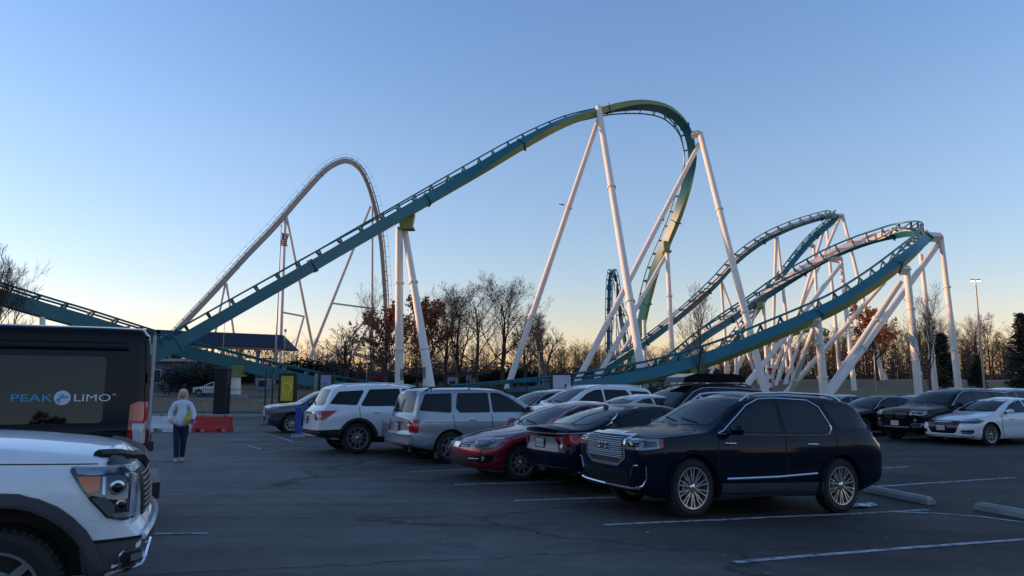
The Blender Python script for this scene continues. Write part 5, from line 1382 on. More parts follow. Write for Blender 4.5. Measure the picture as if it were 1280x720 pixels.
# rear: far-left corner seen at px 660
LEX = c
def place_row(c, a, rc, beta, flip, scale=1.0):
    """a: distance (along the bay direction) of the end facing the aisle; rc: centre line offset across the bays"""
    e = V((cos(beta), sin(beta))); q = E2 * (a) + R2 * rc; q = V((q.x, q.y)) + e * (c.L * scale / 2)
    c.t.location = (q.x, q.y, 0); c.t.rotation_euler = (0, 0, beta + (pi if flip else 0)); c.t.scale = (scale,) * 3
place_row(c, 6.12, 11.5, radians(27), False)

# ---- silver boxy SUV, tail out --------------------------------------------------------
SV2 = dict(L=4.69, W=1.83, wb=2.715, fo=.93, R=.355, rr=.235, tumble=17, roofw=.60, shoulder=.045,
    top=[(0, .82), (.05, .92), (.2, .98), (1.1, 1.10), (1.3, 1.13), (1.95, 1.56), (2.3, 1.67), (3.0, 1.70), (3.9, 1.69), (4.36, 1.65), (4.42, 1.62), (4.62, 1.10), (4.67, 1.0), (4.69, .9)],
    belt=[(0, .76), (.2, .92), (1.3, 1.05), (3.0, 1.08), (4.5, 1.10), (4.69, .85)], bot=[(0, .34), (.3, .28), (1, .25), (3.8, .26), (4.5, .38), (4.69, .46)],
    nose=[(.2, .12), (.4, .02), (.7, 0), (.95, .08)], tail=[(.4, .0), (.62, .0), (.66, .09), (.9, .10), (1.1, .12)], bowf=.17, bowr=.10, fade=.9, cr=.5, ar=.08)
def boxy_glass(c, k=1.0, z0=1.12, z1=1.56, tz=None):
    A = [(1.58 * k, z0), (2.10 * k, z1 - .10), (2.36 * k, z1), (2.58 * k, z1 + .01), (2.58 * k, z0)]; B_ = [(2.64 * k, z1 + .01), (3.42 * k, z1), (3.50 * k, z0 + .10), (3.42 * k, z0), (2.64 * k, z0)]
    D_ = [(3.56 * k, z1), (4.22 * k, z1 - .02), (4.38 * k, z0 + .06), (3.62 * k, z0)]
    side_glass(c, [A, B_, D_], .05)
c = mk('suv', 'older silver boxy suv parked tail out beside the dark red sedan', SV2, silver)
boxy_glass(c); front_glass(c, 1.16, 1.58, .68, .58); rear_glass(c, 1.13, 1.60, .66, .58); wiper_rear(c, 1.14)
seams(c, [S(c, [(1.48, .32), (1.42, .6), (1.46, 1.04)]), S(c, [(2.61, .32), (2.61, 1.08)]), S(c, [(3.38, .36), (3.45, .6), (3.56, .85), (3.58, 1.08)]), S(c, [(.5, .98), (1.3, 1.05)])])
for d in ('L', 'R'):
    b = MB(); c.strip(S(c, [(.9, .88), (3.7, .92), (4.3, .93)]), d, 'x', silver, w=.02, off=.002, mb=b); b.build('crease', parent=c.t, smooth=60)
    c.patch(S(c, [(4.08, .66), (4.62, .66), (4.62, .45), (4.2, .42), (4.08, .5)]), d, 'bumper_corner', mat('silver_bumper', (.26, .28, .30), .4), off=.008)
    c.patch(S(c, [(1.42, .26), (1.42, .40), (3.38, .40), (3.38, .26)]), d, 'sill_cladding', mat('grey_cladding', (.20, .21, .22), .5), off=.006)
lamp(c, 'tail_light', redlamp, 'B', [(.64, .98), (.88, .98), (.88, .70), (.66, .70)], [(4.40, .98), (4.64, .98), (4.64, .70), (4.42, .70)], [([(4.42, .90), (4.62, .90), (4.62, .84), (4.42, .84)], 'side', mat('pink_lamp', (.5, .15, .13), .2, coat=.6), .011, 'reversing_light')])
plate(c, 'B', .82, .34, .17); c.patch([(-.34, .94), (.34, .94), (.34, .90), (-.34, .90)], 'B', 'plate_garnish', satin, off=.012)
c.patch([(-.86, .64), (.86, .64), (.86, .60), (-.86, .60)], 'B', 'bumper_step', darkgrey, off=.006); c.patch([(-.8, .42), (.8, .42), (.7, .47), (-.7, .47)], 'B', 'bumper_trim', darkgrey, off=.006)
lamp(c, 'headlight', lampclear, 'F', [(.48, .88), (.84, .88), (.84, .70), (.5, .68)], [(.08, .88), (.4, .9), (.3, .72), (.08, .70)]); c.patch([(-.42, .86), (.42, .86), (.40, .68), (-.40, .68)], 'F', 'grille', black, off=.008)
for x_ in (.72, -.75): handle(c, x_, .96, satin)
mirror_(c, 2.345 - 1.7, 1.12, silver); add_wheels(c, c.t, alu, (6, 'star')); roof_rail(c, 2.345 - 1.95, 2.345 - 4.2, .60, black, .06)
place_car(c.t, 561, 579.5, c, 1, radians(28), -1, 1.03)
for s_ in (-1, 1):
    b = MB(); b.box((2.345 - 3.55 - .42, s_ * .84, .32), (.02, .22, .36), darkgrey); b.build('mud_flap', parent=c.t)

# ---- big white SUV, tail out -----------------------------------------------------------
WX = dict(L=5.05, W=2.0, wb=3.025, fo=.92, R=.385, rr=.275, tumble=20, roofw=.62, shoulder=.05,
    top=[(0, .95), (.05, 1.03), (.2, 1.08), (1.2, 1.18), (1.38, 1.21), (2.05, 1.58), (2.45, 1.71), (3.1, 1.765), (3.9, 1.75), (4.5, 1.69), (4.62, 1.66), (4.88, 1.20), (5.0, 1.08), (5.05, .98)],
    belt=[(0, .9), (.2, 1.02), (1.4, 1.12), (3.0, 1.15), (4.5, 1.18), (5.05, .95)], bot=[(0, .34), (.3, .27), (1, .25), (3.9, .26), (4.6, .36), (5.05, .46)],
    nose=[(.2, .14), (.4, .02), (.9, 0), (1.05, .06)], tail=[(.4, .06), (.55, .0), (.8, .03), (1.1, .05), (1.2, .10)], bowf=.17, bowr=.13)
def wide_suv(c, k=1.0, dz=0.0):
    side_glass(c, [[(1.66 * k, 1.18 + dz), (2.2 * k, 1.50 + dz), (2.5 * k, 1.60 + dz), (2.74 * k, 1.62 + dz), (2.74 * k, 1.17 + dz)], [(2.81 * k, 1.62 + dz), (3.62 * k, 1.60 + dz), (3.88 * k, 1.20 + dz), (3.80 * k, 1.175 + dz), (2.81 * k, 1.17 + dz)], [(3.98 * k, 1.20 + dz), (3.76 * k, 1.58 + dz), (4.42 * k, 1.545 + dz), (4.66 * k, 1.24 + dz)]])
    front_glass(c, 1.24 + dz, 1.65 + dz, .72, .58); rear_glass(c, 1.20 + dz, 1.60 + dz, .70, .60)
c = mk('suv', 'big white suv with silver five-spoke rims parked tail out by the blue bollards', WX, whitep); wide_suv(c); wiper_rear(c, 1.22)
seams(c, [S(c, [(1.56, .32), (1.50, .6), (1.54, 1.12)]), S(c, [(2.77, .32), (2.77, 1.15)]), S(c, [(3.62, .36), (3.70, .6), (3.90, .9), (3.92, 1.16)]), S(c, [(.55, 1.06), (1.4, 1.12)])])
arch_trim(c, black, w=.07, off=.012)
for d in ('L', 'R'): c.patch(S(c, [(1.45, .25), (1.45, .42), (3.52, .42), (3.52, .25)]), d, 'sill_cladding', black, off=.006); c.patch(S(c, [(4.34, .62), (5.02, .60), (5.02, .40), (4.40, .34)]), d, 'bumper_cladding', black, off=.008)
c.patch([(-.95, .60), (.95, .60), (.9, .40), (-.9, .40)], 'B', 'bumper_cladding', black, off=.008); c.patch([(-.5, .46), (.5, .46), (.45, .41), (-.45, .41)], 'B', 'skid_plate', satin, off=.014)
lamp(c, 'tail_light', redlamp, 'B', [(.50, 1.06), (.94, 1.07), (.94, .90), (.76, .90), (.70, .98)], [(4.48, 1.08), (4.96, 1.07), (4.96, .84), (4.80, .84)], [([(4.86, 1.0), (4.94, 1.0), (4.94, .90), (4.86, .90)], 'side', mat('milky_lamp', (.5, .4, .4), .2, coat=.6), .011, 'reversing_light')])
plate(c, 'B', .84, .34, .17); c.patch([(-.6, 1.03), (.6, 1.03), (.6, 1.0), (-.6, 1.0)], 'B', 'tail_trim', satin, off=.01)
lamp(c, 'headlight', lampclear, 'F', [(.55, 1.0), (.92, 1.0), (.92, .86), (.6, .86)], [(.08, 1.0), (.5, 1.0), (.4, .9), (.08, .86)]); c.patch([(-.5, .98), (.5, .98), (.48, .68), (-.48, .68)], 'F', 'grille', black, off=.008)
for x_ in (.78, -.92): handle(c, x_, 1.02, whitep)
mirror_(c, 2.525 - 1.75, 1.18, whitep); add_wheels(c, c.t, alu, (5, 'vee')); roof_rail(c, 2.525 - 2.2, 2.525 - 4.4, .62, whitep, .05)
place_car(c.t, 445.5, 567, c, 1, radians(27), -1, 1.06)

# ---- silver hatch squeezed between them ----------------------------------------------
c = mk('sedan', 'pale silver car mostly hidden between the big white suv and the silver boxy suv', dict(SED, W=1.72, L=4.6, fo=.93, top=[(a * 4.6 / 4.83, b_ * .97) for a, b_ in SED['top']], belt=[(a * 4.6 / 4.83, b_ * .97) for a, b_ in SED['belt']], bot=[(a * 4.6 / 4.83, b_) for a, b_ in SED['bot']], wb=2.65), champ)
side_glass(c, [[(1.55, .94), (2.05, 1.2), (2.35, 1.29), (2.5, 1.30), (2.5, .95)], [(2.57, 1.30), (3.0, 1.29), (3.5, 1.14), (3.4, .97), (2.57, .95)]]); front_glass(c, .98, 1.32, .62, .48); rear_glass(c, 1.05, 1.31, .58, .48)
lamp(c, 'tail_light', mat('milky_red_lamp', (.35, .12, .11), .15, coat=.8), 'B', [(.45, .92), (.80, .92), (.80, .78), (.5, .78)], [(4.2, .93), (4.52, .92), (4.52, .80), (4.3, .82)]); plate(c, 'B', .45)
lamp(c, 'headlight', lampclear, 'F', [(.45, .68), (.78, .72), (.78, .60), (.5, .58)]); mirror_(c, 2.3 - 1.65, .93, champ, .9); add_wheels(c, c.t, alu, (5, 'star'))
place_row(c, 5.55, 18.75, radians(27), False)

# ---- slate crossover at the far left of the row, nose out -----------------------------
c = mk('suv', 'dark slate crossover parked nose out behind the blue bollards', dict(SUV, L=4.65, W=1.84, wb=2.73, fo=.93, R=.36, rr=.25, top=[(a * .945, b_ * .97) for a, b_ in SUV['top']], belt=[(a * .945, b_ * .97) for a, b_ in SUV['belt']], bot=[(a * .945, b_) for a, b_ in SUV['bot']]), slate)
side_glass(c, [[(a * .945, b_ * .97) for a, b_ in w] for w in (W1, W2, W3)]); front_glass(c, 1.17, 1.53, .66, .54); rear_glass(c, 1.11, 1.50, .62, .54)
lamp(c, 'headlight', lampclear, 'F', [(.46, .97), (.88, .98), (.88, .88), (.5, .88)], [(.08, .98), (.46, .98), (.38, .92), (.08, .88)])
g_ = c.patch(rnd_poly([(-.50, .94), (.50, .94), (.44, .60), (-.44, .60)], .04), 'F', 'grille', black, off=.008); bars(c, 'F', .46, .65, .90, 6, satin, 'bar', w=.012, parent=g_)
c.patch([(-.8, .50), (.8, .50), (.74, .36), (-.74, .36)], 'F', 'bumper_trim', satin, off=.008); plate(c, 'F', .52); plate(c, 'B', .8)
for sg in (1, -1): c.patch(M2([(.62, .68), (.88, .70), (.86, .56), (.64, .56)], sg), 'F', 'fog_light', lampclear, off=.008)
mirror_(c, 2.32 - 1.62, 1.08, slate); add_wheels(c, c.t, alu, (5, 'vee')); arch_trim(c, black); lamp(c, 'tail_light', redlamp, 'B', [(.50, 1.0), (.84, 1.0), (.84, .88), (.50, .9)]); seams(c, [S(c, [(2.55, .3), (2.55, 1.04)]), S(c, [(1.4, .3), (1.36, .9)])])
place_car(c.t, 364, 541.5, c, 0, radians(206), 1, 1.04)

# ---- second row (roofs seen above the first) ------------------------------------------
def suv_variant(name, label, paint, L=4.8, H=1.72, W=1.92, trim=satin, rails=None, group=None, wh=(5, 'vee'), cat='suv'):
    k = L / 5.05; h = H / 1.765
    c = mk(name, label, dict(WX, L=L, W=W, wb=3.025 * k, fo=.92 * k, top=[(a * k, b_ * h) for a, b_ in WX['top']], belt=[(a * k, b_ * h) for a, b_ in WX['belt']], bot=[(a * k, b_) for a, b_ in WX['bot']]), paint)
    side_glass(c, [[(a * k, b_ * h) for a, b_ in w] for w in ([(1.66, 1.18), (2.2, 1.50), (2.5, 1.60), (2.74, 1.62), (2.74, 1.17)], [(2.81, 1.62), (3.62, 1.60), (3.88, 1.20), (3.80, 1.175), (2.81, 1.17)], [(3.98, 1.20), (3.76, 1.58), (4.42, 1.545), (4.66, 1.24)])])
    front_glass(c, 1.24 * h, 1.65 * h, .70, .57); rear_glass(c, 1.20 * h, 1.60 * h, .68, .58); wiper_front(c, 1.23 * h, .6)
    if trim:
        for d in ('L', 'R'):
            b = MB(); c.strip(S(c, [(a * k, b_ * h) for a, b_ in [(1.56, 1.15), (2.18, 1.53), (2.5, 1.635), (2.78, 1.65), (3.7, 1.63), (4.45, 1.58), (4.72, 1.24)]]), d, 'x', trim, w=.022, off=.005, mb=b); b.build('window_trim', parent=c.t, smooth=60)
    lamp(c, 'headlight', lampclear, 'F', [(.55, .98 * h), (.90, 1.0 * h), (.90, .86 * h), (.55, .86 * h)], [(.08, 1.0 * h), (.42, 1.0 * h), (.36, .9 * h), (.08, .86 * h)], [([(.60, .96 * h), (.72, .96 * h), (.72, .88 * h), (.60, .88 * h)], 'F', lampdark, .011, 'projector'), ([(.76, .97 * h), (.87, .97 * h), (.87, .89 * h), (.76, .89 * h)], 'F', lampdark, .011, 'projector')])
    lamp(c, 'tail_light', redlamp, 'B', [(.5, 1.05 * h), (.9, 1.05 * h), (.9, .9 * h), (.5, .9 * h)], [(4.6 * k, 1.06 * h), (4.96 * k, 1.05 * h), (4.96 * k, .9 * h), (4.7 * k, .9 * h)])
    seams(c, [S(c, [(2.77 * k, .3), (2.77 * k, 1.13 * h)]), S(c, [(1.52 * k, .3), (1.54 * k, 1.1 * h)]), S(c, [(3.70 * k, .6), (3.92 * k, 1.14 * h)])])
    plate(c, 'B', .84)
    for x_ in (.78 * k, -.92 * k): handle(c, x_, .98 * h, trim or paint)
    mirror_(c, c.L / 2 - 1.75 * k, 1.16 * h, paint); add_wheels(c, c.t, alu, wh)
    if rails: roof_rail(c, c.L / 2 - 2.2 * k, c.L / 2 - 4.3 * k, .60, rails, .045)
    return c
def place_pt(c, px, Y, s, y_side, beta, scale=1.0):
    """put the point (s from nose, y on car) under photo column px at depth Y"""
    p = at(px, 487, Y); R = Matrix.Rotation(beta, 3, 'Z'); q = R @ (V((c.L / 2 - s, y_side, 0)) * scale); c.t.location = (p.x - q.x, p.y - q.y, 0); c.t.rotation_euler = (0, 0, beta); c.t.scale = (scale,) * 3
B_ = radians(206)
c = suv_variant('suv', 'white suv with dark windows in the second row, right of the dark crossover', whitep, L=4.85, H=1.76, trim=None, rails=whitep)
place_pt(c, 722, 22.6, 1.9, .6, B_, 1.05)
c = suv_variant('suv', 'dark grey crossover with chrome window line in the second row', carpaint('graphite_paint', (.045, .05, .058), .5), L=4.7, H=1.70)
place_pt(c, 672, 25.6, 1.9, .6, B_, 1.0)
c = mk('sedan', 'pale silver sedan roof peeping over the black sedan in the second row', dict(SED), champ); sedan_common(c); add_wheels(c, c.t, alu, (5, 'star')); mirror_(c, .7, .97, champ); lamp(c, 'headlight', lampclear, 'F', [(.50, .70), (.86, .76), (.86, .63), (.54, .61)])
place_pt(c, 795, 19.7, 2.3, .5, B_, 1.08)
c = suv_variant('suv', 'large black suv with long roof cargo box in the second row', blackp, L=5.3, H=1.86, W=2.0, rails=black); T_ = c.t
place_pt(c, 850, 19.8, 2.0, .6, B_, 1.0)
b = MB(); zr = top_on(c, -.6, 0).z
pr = [(-.95, .0), (-.9, .16), (-.6, .24), (.6, .24), (.93, .14), (.98, 0)]
n_ = 6; b.add([(x * 1.15, y * (1 - .06 * (abs(x) > .9)), z) for y in (-.42, .42) for x, z in pr], [tuple(range(6)), tuple(range(6, 12))[::-1]] + [(i, i + 6, (i + 1) % 6 + 6, (i + 1) % 6) for i in range(6)], blackgloss)
o = b.build('roof_box', recalc=True, smooth=30); o.location = T_.matrix_basis @ V((-.75, 0, zr + .03)); o.rotation_euler = (0, 0, B_); tag(o, 'long black cargo box on the roof of the large black suv', 'roof box')

# ---- right hand row --------------------------------------------------------------------
BR = radians(201)
c = mk('sedan', 'white sedan with thin headlights and black grille on the right', dict(SED, L=4.88, W=1.86, wb=2.83, fo=.97, R=.335, rr=.235), whitep); sedan_common(c)
lamp(c, 'headlight', lampdark, 'F', [(.46, .735), (.90, .77), (.90, .67), (.54, .66)], [(.10, .765), (.66, .81), (.5, .74), (.10, .67)], [([(.5, .735), (.86, .765), (.86, .745), (.5, .715)], 'F', satin, .012, 'chrome_bar'), ([(.12, .765), (.62, .805), (.56, .785), (.12, .745)], 'side', satin, .012, 'chrome_bar')])
g_ = c.patch(rnd_poly([(-.50, .735), (.50, .735), (.55, .66), (.46, .42), (.38, .36), (-.38, .36), (-.46, .42), (-.55, .66)], .03), 'F', 'grille', blackgloss, off=.008); bars(c, 'F', .44, .50, .68, 5, darkgrey, 'bar', w=.012, parent=g_)
c.patch([(-.46, .745), (.46, .745), (.46, .72), (-.46, .72)], 'F', 'grille_trim', greyc, off=.014)
b = MB(); c.strip([(-.05, .64), (-.04, .74)], 'F', 'x', satin, w=.014, off=.02, mb=b); c.strip([(.05, .64), (.04, .74)], 'F', 'x', satin, w=.014, off=.02, mb=b); c.strip([(-.045, .69), (.045, .69)], 'F', 'x', satin, w=.012, off=.02, mb=b); b.build('badge', parent=g_)
plate(c, 'F', .52, .30, .15)
for sg in (1, -1): f_ = c.patch(rnd_poly(M2([(.58, .46), (.86, .48), (.84, .36), (.60, .36)], sg), .04), 'F', 'fog_light', blackgloss, off=.008); c.strip(M2([(.60, .40), (.84, .41)], sg), 'F', 'trim', satin, w=.014, off=.014, parent=f_)
c.patch([(-.7, .30), (.7, .30), (.66, .22), (-.66, .22)], 'F', 'lower_grille', black, off=.006)
lamp(c, 'tail_light', redlamp, 'B', [(.48, .98), (.84, .98), (.84, .82), (.52, .84)]); 
for x_ in (.55, -.78): handle(c, x_, .80, whitep)
mirror_(c, 2.44 - 1.72, .97, whitep, .95); add_wheels(c, c.t, alu, (5, 'vee')); plate(c, 'B', .76)
place_car(c.t, 1237, 557, c, 0, radians(200), 1, 1.0)
c = suv_variant('suv', 'black suv with twin round headlights and silver bumper strip beside the white sedan', blackp, L=4.9, H=1.76, W=1.94, wh=(5, 'vee'))
for s_ in (-1, 1):
    g_ = c.patch(rnd_poly(M2([(.03, .95), (.44, .95), (.40, .72), (.05, .72)], s_), .04), 'F', 'grille', blackgloss, off=.01)
    b = MB()
    for k in range(9): c.strip(M2([(.07 + k * .042, .745), (.07 + k * .042, .93)], s_), 'F', 'x', greyc if 0 else darkgrey, w=.012, off=.016, mb=b)
    b.build('bar', parent=g_)
    c.patch(rnd_poly(M2([(.55, .60), (.88, .62), (.86, .48), (.60, .46)], s_), .03), 'F', 'air_intake', satin, off=.01); c.patch(rnd_poly(M2([(.59, .585), (.85, .60), (.83, .50), (.63, .485)], s_), .03), 'F', 'air_intake_mesh', black, off=.018)
    b = MB(); p = c.solid.ray_cast(V((6, s_ * .70, .70)), V((-1, 0, 0)))[0]; b.tube([p, p + V((.02, 0, 0))], [.055, .05], lampclear, n=14); b.build('fog_light', parent=c.t)
c.patch([(-.52, .50), (.52, .50), (.5, .45), (-.5, .45)], 'F', 'bumper_strip', satin, off=.012); plate(c, 'F', .60)
place_pt(c, 1116, 25.0, .0, .0, radians(201), 1.0); XB = c
c = mk('sedan', 'black sedan partly hidden left of the black suv on the right', dict(SED), blackp); sedan_common(c); lamp(c, 'headlight', lampclear, 'F', [(.50, .70), (.86, .76), (.86, .65), (.54, .63)], [(.10, .74), (.60, .80), (.5, .72), (.10, .65)]); c.patch([(-.4, .68), (.4, .68), (.4, .58), (-.4, .58)], 'F', 'grille', black, off=.008); add_wheels(c, c.t, alu, (5, 'star')); mirror_(c, .7, .97, blackp)
place_pt(c, 1092, 28.2, 1.9, .5, radians(201), 1.02)
c = mk('sedan', 'grey sedan roof just visible behind the tail of the navy suv', dict(SED), carpaint('grey_paint', (.10, .11, .12), .5)); sedan_common(c); add_wheels(c, c.t, alu, (5, 'star')); mirror_(c, .7, .97, M['grey_paint']); lamp(c, 'headlight', lampclear, 'F', [(.50, .70), (.86, .76), (.86, .65), (.54, .63)])
place_pt(c, 1048, 32, 2.2, .5, radians(201), 1.02)
c = suv_variant('suv', 'dark suv cut by the right edge behind the white sedan', slate, L=4.9, H=1.76)
place_pt(c, 1262, 27.5, 2.6, .6, radians(201), 1.0)
c = mk('sedan', 'dark sedan far behind between the black sedan and black suv', dict(SED), slate); sedan_common(c); add_wheels(c, c.t, alu, (5, 'star')); mirror_(c, .7, .97, slate)
place_pt(c, 1142, 33, 2.2, .5, radians(201), 1.0)
c = suv_variant('suv', 'small white suv driving on the far road left of the dark pillar', whitep, L=4.7, H=1.7, trim=None)
p = at(268, 480, 88.5); c.t.location = (p.x, 88.5, gh(p.x, 88.5) + .06); c.t.rotation_euler = (0, 0, radians(182)); c.t.scale = (.98,) * 3
# ---- black high-roof van ---------------------------------------------------------------
VAN = dict(L=6.0, W=2.06, wb=4.04, fo=.95, R=.345, rr=.22, tumble=4.5, roofw=.80, shoulder=.03, smooth=.05,
    top=[(0, .95), (.05, 1.05), (.3, 1.15), (.85, 1.38), (1.0, 1.48), (1.55, 2.2), (1.75, 2.42), (2.1, 2.51), (3.0, 2.53), (5.4, 2.53), (5.93, 2.52), (5.985, 2.44), (6.0, 2.3)],
    belt=[(0, .85), (.3, 1.05), (1.0, 1.25), (2, 1.28), (5.9, 1.28), (6.0, 1.28)], bot=[(0, .3), (.3, .2), (1, .18), (5.4, .22), (6.0, .34)],
    nose=[(.2, .12), (.4, 0), (.8, 0), (1.0, .08), (1.2, .2)], tail=[(.3, .0), (.5, .0), (.6, .05), (1.0, .05), (2.0, .06), (2.5, .10)], bowf=.22, bowr=.03, fade=.9, cr=.22, ar=.055, cf=1.0, af=.16,
    side=[(0.18, .99), (0.34, 1.0), (.42, .998), (0.52, 1.0), (0.68, 1.0), (0.80, .998), (.90, .996), (.965, .99)])
vblack = carpaint('van_gloss_black', (0.006, 0.006, 0.008), .1, .22)
vt = thing('limousine_van', 'tall glossy black passenger van with blue and white lettering on its side at the left', 'van'); c = Car(VAN); c.body(vblack, vt); c.t = vt
vglass = mat('van_tinted_glass', (0.004, 0.005, 0.006), .025, spec=.45)
side_glass(c, [[(2.10, 2.10), (3.45, 2.10), (3.45, 1.28), (2.10, 1.28)], [(3.55, 2.10), (5.42, 2.10), (5.42, 1.28), (3.55, 1.28)], [(1.15, 1.42), (1.62, 2.0), (1.98, 2.04), (1.98, 1.36), (1.2, 1.36)]], .07, vglass)
front_glass(c, 1.50, 2.2, .82, .74)
for sg in (-1, 1): c.patch(rnd_poly(M2([(.06, 2.15), (.80, 2.15), (.84, 1.4), (.06, 1.4)], sg), .06), 'B', 'rear_window', vglass, off=.005)
for d in ('L', 'R'):
    b = MB()
    c.strip(S(c, [(2.0, 2.28), (5.62, 2.28)]), d, 'x', seam, w=.022, off=-.003, mb=b); c.strip(S(c, [(2.0, 2.20), (5.66, 2.20)]), d, 'x', vblack, w=.05, off=-.004, mb=b)
    c.strip(S(c, [(2.04, .3), (2.04, 2.2)]), d, 'x', seam, w=.014, off=-.001, mb=b); c.strip(S(c, [(3.5, .3), (3.5, 2.2)]), d, 'x', seam, w=.014, off=-.001, mb=b)
    c.strip(S(c, [(2.04, .95), (4.2, .95)]), d, 'x', seam, w=.02, off=-.002, mb=b); b.build('panel_gaps', parent=vt)
    c.patch(S(c, [(1.4, .22), (1.4, .40), (4.5, .40), (4.5, .22)]), d, 'sill_cladding', black, off=.006)
b = MB()
for sg in (-1, 1): b.tube([c.xz(3.0 - 5.99 + .04, z, sg) for z in (.7, 1.2, 1.8, 2.2, 2.38)], .02, mat('van_rain_gutter', (.35, .36, .38), .35), n=6)
b.build('door_edge_trim', parent=vt, smooth=50)
b = MB(); P = [V((-2.985, y, 2.46 - .02 * abs(y))) for y in (-.86, -.4, 0, .4, .86)]; b.tube(P, .03, vblack, n=8); b.build('roof_lip', parent=vt, smooth=50)
lamp(c, 'tail_light', redlamp, 'B', [(.93, 1.50), (1.02, 1.50), (1.02, .86), (.93, .86)], [(5.72, 1.50), (5.80, 1.54), (5.98, 1.54), (5.98, .84), (5.80, .84), (5.70, .95)], [([(5.75, 1.26), (5.96, 1.26), (5.96, 1.02), (5.78, 1.02)], 'side', mat('clear_lamp_cover', (.45, .45, .47), .15, coat=.8), .012, 'reversing_light'), ([(5.76, 1.50), (5.83, 1.525), (5.96, 1.525), (5.96, 1.30), (5.76, 1.30)], 'side', mat('bright_red_lamp', (.55, .01, .012), .08, coat=.8), .011, 'brake_light')])
for sg in (-1, 1):
    for z in (.98, 1.85):
        b = MB(); b.box((-2.97, sg * .985, z), (.09, .07, .12), black); b.build('door_hinge', parent=vt)
b = MB(); b.box((-3.05, 0, .42), (.14, 1.9, .20), black); b.build('rear_bumper', parent=vt)
lamp(c, 'headlight', lampclear, 'F', [(.55, 1.1), (.9, 1.15), (.9, .9), (.6, .88)], [(.1, 1.15), (.5, 1.2), (.4, 1.0), (.1, .9)]); c.patch([(-.5, 1.0), (.5, 1.0), (.6, .6), (-.6, .6)], 'F', 'grille', black, off=.008)
add_wheels(c, vt, alu, (5, 'star')); mirror_(c, 3.0 - 1.35, 1.42, black, 1.6); plate(c, 'B', .60)
bv = radians(206.5); hd = V((cos(bv), sin(bv), 0)); inw = V((sin(bv), -cos(bv), 0))      # inward = away from the camera side
corner = V(((199 - 640) / F * 9.55, 9.55, 0)); ctr = corner + hd * 3.0 + inw * 1.03
vt.location = ctr; vt.rotation_euler = (0, 0, bv)
# lettering : placed in the van's own frame on the left side (y>0), reading towards the rear
fb_ = mat('blue_lettering', (0.06, 0.36, 0.68), .4); fw_ = mat('white_lettering', (0.72, 0.74, 0.76), .4)
def van_x(px):      # position along the van of a photo column
    # intersect column ray with side plane
    d = V(((px - 640) / F, 1, 0)); q = corner; n_ = V((-inw.x, -inw.y, 0)); k = q.dot(n_) / d.dot(n_); w_ = d * k; return (w_ - ctr).dot(hd)
def van_text(s_, px0, px1, z, size, m):
    xa, xb = van_x(px0), van_x(px1); y = c.xz((xa + xb) / 2, z, 1).y + .010
    o = textobj(s_, size, m, vt, ((xa + xb) / 2, y, z), (pi / 2, 0, pi), 'lettering', extr=.002); bpy.context.view_layer.update(); wd_ = o.dimensions.x / o.scale.x
    o.scale = (abs(xb - xa) / max(wd_, .01), 1, 1)
van_text('PEAK', 19, 71, 1.585, .125, fb_); van_text('LIMO', 98, 143, 1.585, .125, fw_); van_text('TM', 145, 150, 1.625, .035, fw_)
xm = van_x(83.5); ym = c.xz(xm, 1.59, 1).y; b = MB(); b.lathe([(.001, .0), (.088, .0), (.088, .006), (.001, .006)], axis='Y', n=32, c=(xm, ym + .006, 1.59), m=mat('badge_grey', (.60, .64, .68), .35)); bo = b.build('badge', parent=vt)
b = MB(); b.tube([(xm + .06, ym + .016, 1.56), (xm + .01, ym + .016, 1.60), (xm - .06, ym + .016, 1.605)], .010, fb_, n=5); b.tube([(xm - .0, ym + .016, 1.60), (xm + .03, ym + .016, 1.62), (xm - .02, ym + .016, 1.63)], .008, fb_, n=5); b.tube([(xm + .02, ym + .016, 1.59), (xm + .03, ym + .016, 1.53)], .008, fb_, n=5); b.build('mark', parent=bo)

# ---- white pickup truck, nearest ---------------------------------------------------------
TR = dict(L=5.8, W=2.05, wb=3.55, fo=.90, R=.41, rr=.275, tumble=20, roofw=.62, shoulder=.07, N=150, tw=.275, gap=.135,
    top=[(0, 1.14), (.03, 1.21), (.10, 1.265), (.35, 1.32), (.9, 1.375), (1.45, 1.41), (1.6, 1.43), (2.15, 1.76), (2.45, 1.88), (3.0, 1.93), (3.7, 1.90), (3.95, 1.80), (4.08, 1.36), (4.2, 1.34), (5.7, 1.34), (5.8, 1.25)],
    belt=[(0, 1.06), (.12, 1.16), (.5, 1.205), (1.5, 1.265), (3.9, 1.30), (5.7, 1.31), (5.8, 1.2)], bot=[(0, .50), (.25, .42), (.7, .44), (1.0, .40), (4.9, .42), (5.8, .55)],
    nose=[(.3, .14), (.48, .02), (.72, -.02), (.77, .05), (1.0, .06), (1.12, .10), (1.3, .16)], tail=[(.3, .05), (.6, 0), (1.2, .0)], bowf=.10, bowr=.05, fade=1.0, af=.06, cf=.35,
    side=[(0.10, .975), (0.25, .985), (.36, .985), (0.48, .99), (0.60, 1.0), (0.74, 1.0), (.86, .985), (.95, .962)])
tw_ = carpaint('pearl_white_paint', (0.80, 0.81, 0.83), .0, .34)
tt = thing('pickup_truck', 'white pickup truck with amber-cornered headlight at the lower left, nearest vehicle', 'pickup'); c = Car(TR); c.body(tw_, tt); c.t = tt
grey_flare = mat('grey_flare', (.055, .058, .062), .55, noise_s=60, noise_a=.15)
arch_trim(c, grey_flare, w=.085, off=.03)
for d in ('L', 'R'):
    sp_ = c.sp; Rr = sp_['R'] + sp_['gap'] + .012
    for ax in c.ax:
        b = MB(); c.strip([(c.L / 2 - ax + cos(a) * Rr, sp_['R'] + sin(a) * Rr) for a in [(.0 + pi * i / 18) for i in range(19)]], d, 'x', darkgrey, w=.02, off=.04, mb=b); b.build('arch_lip', parent=tt, smooth=60)
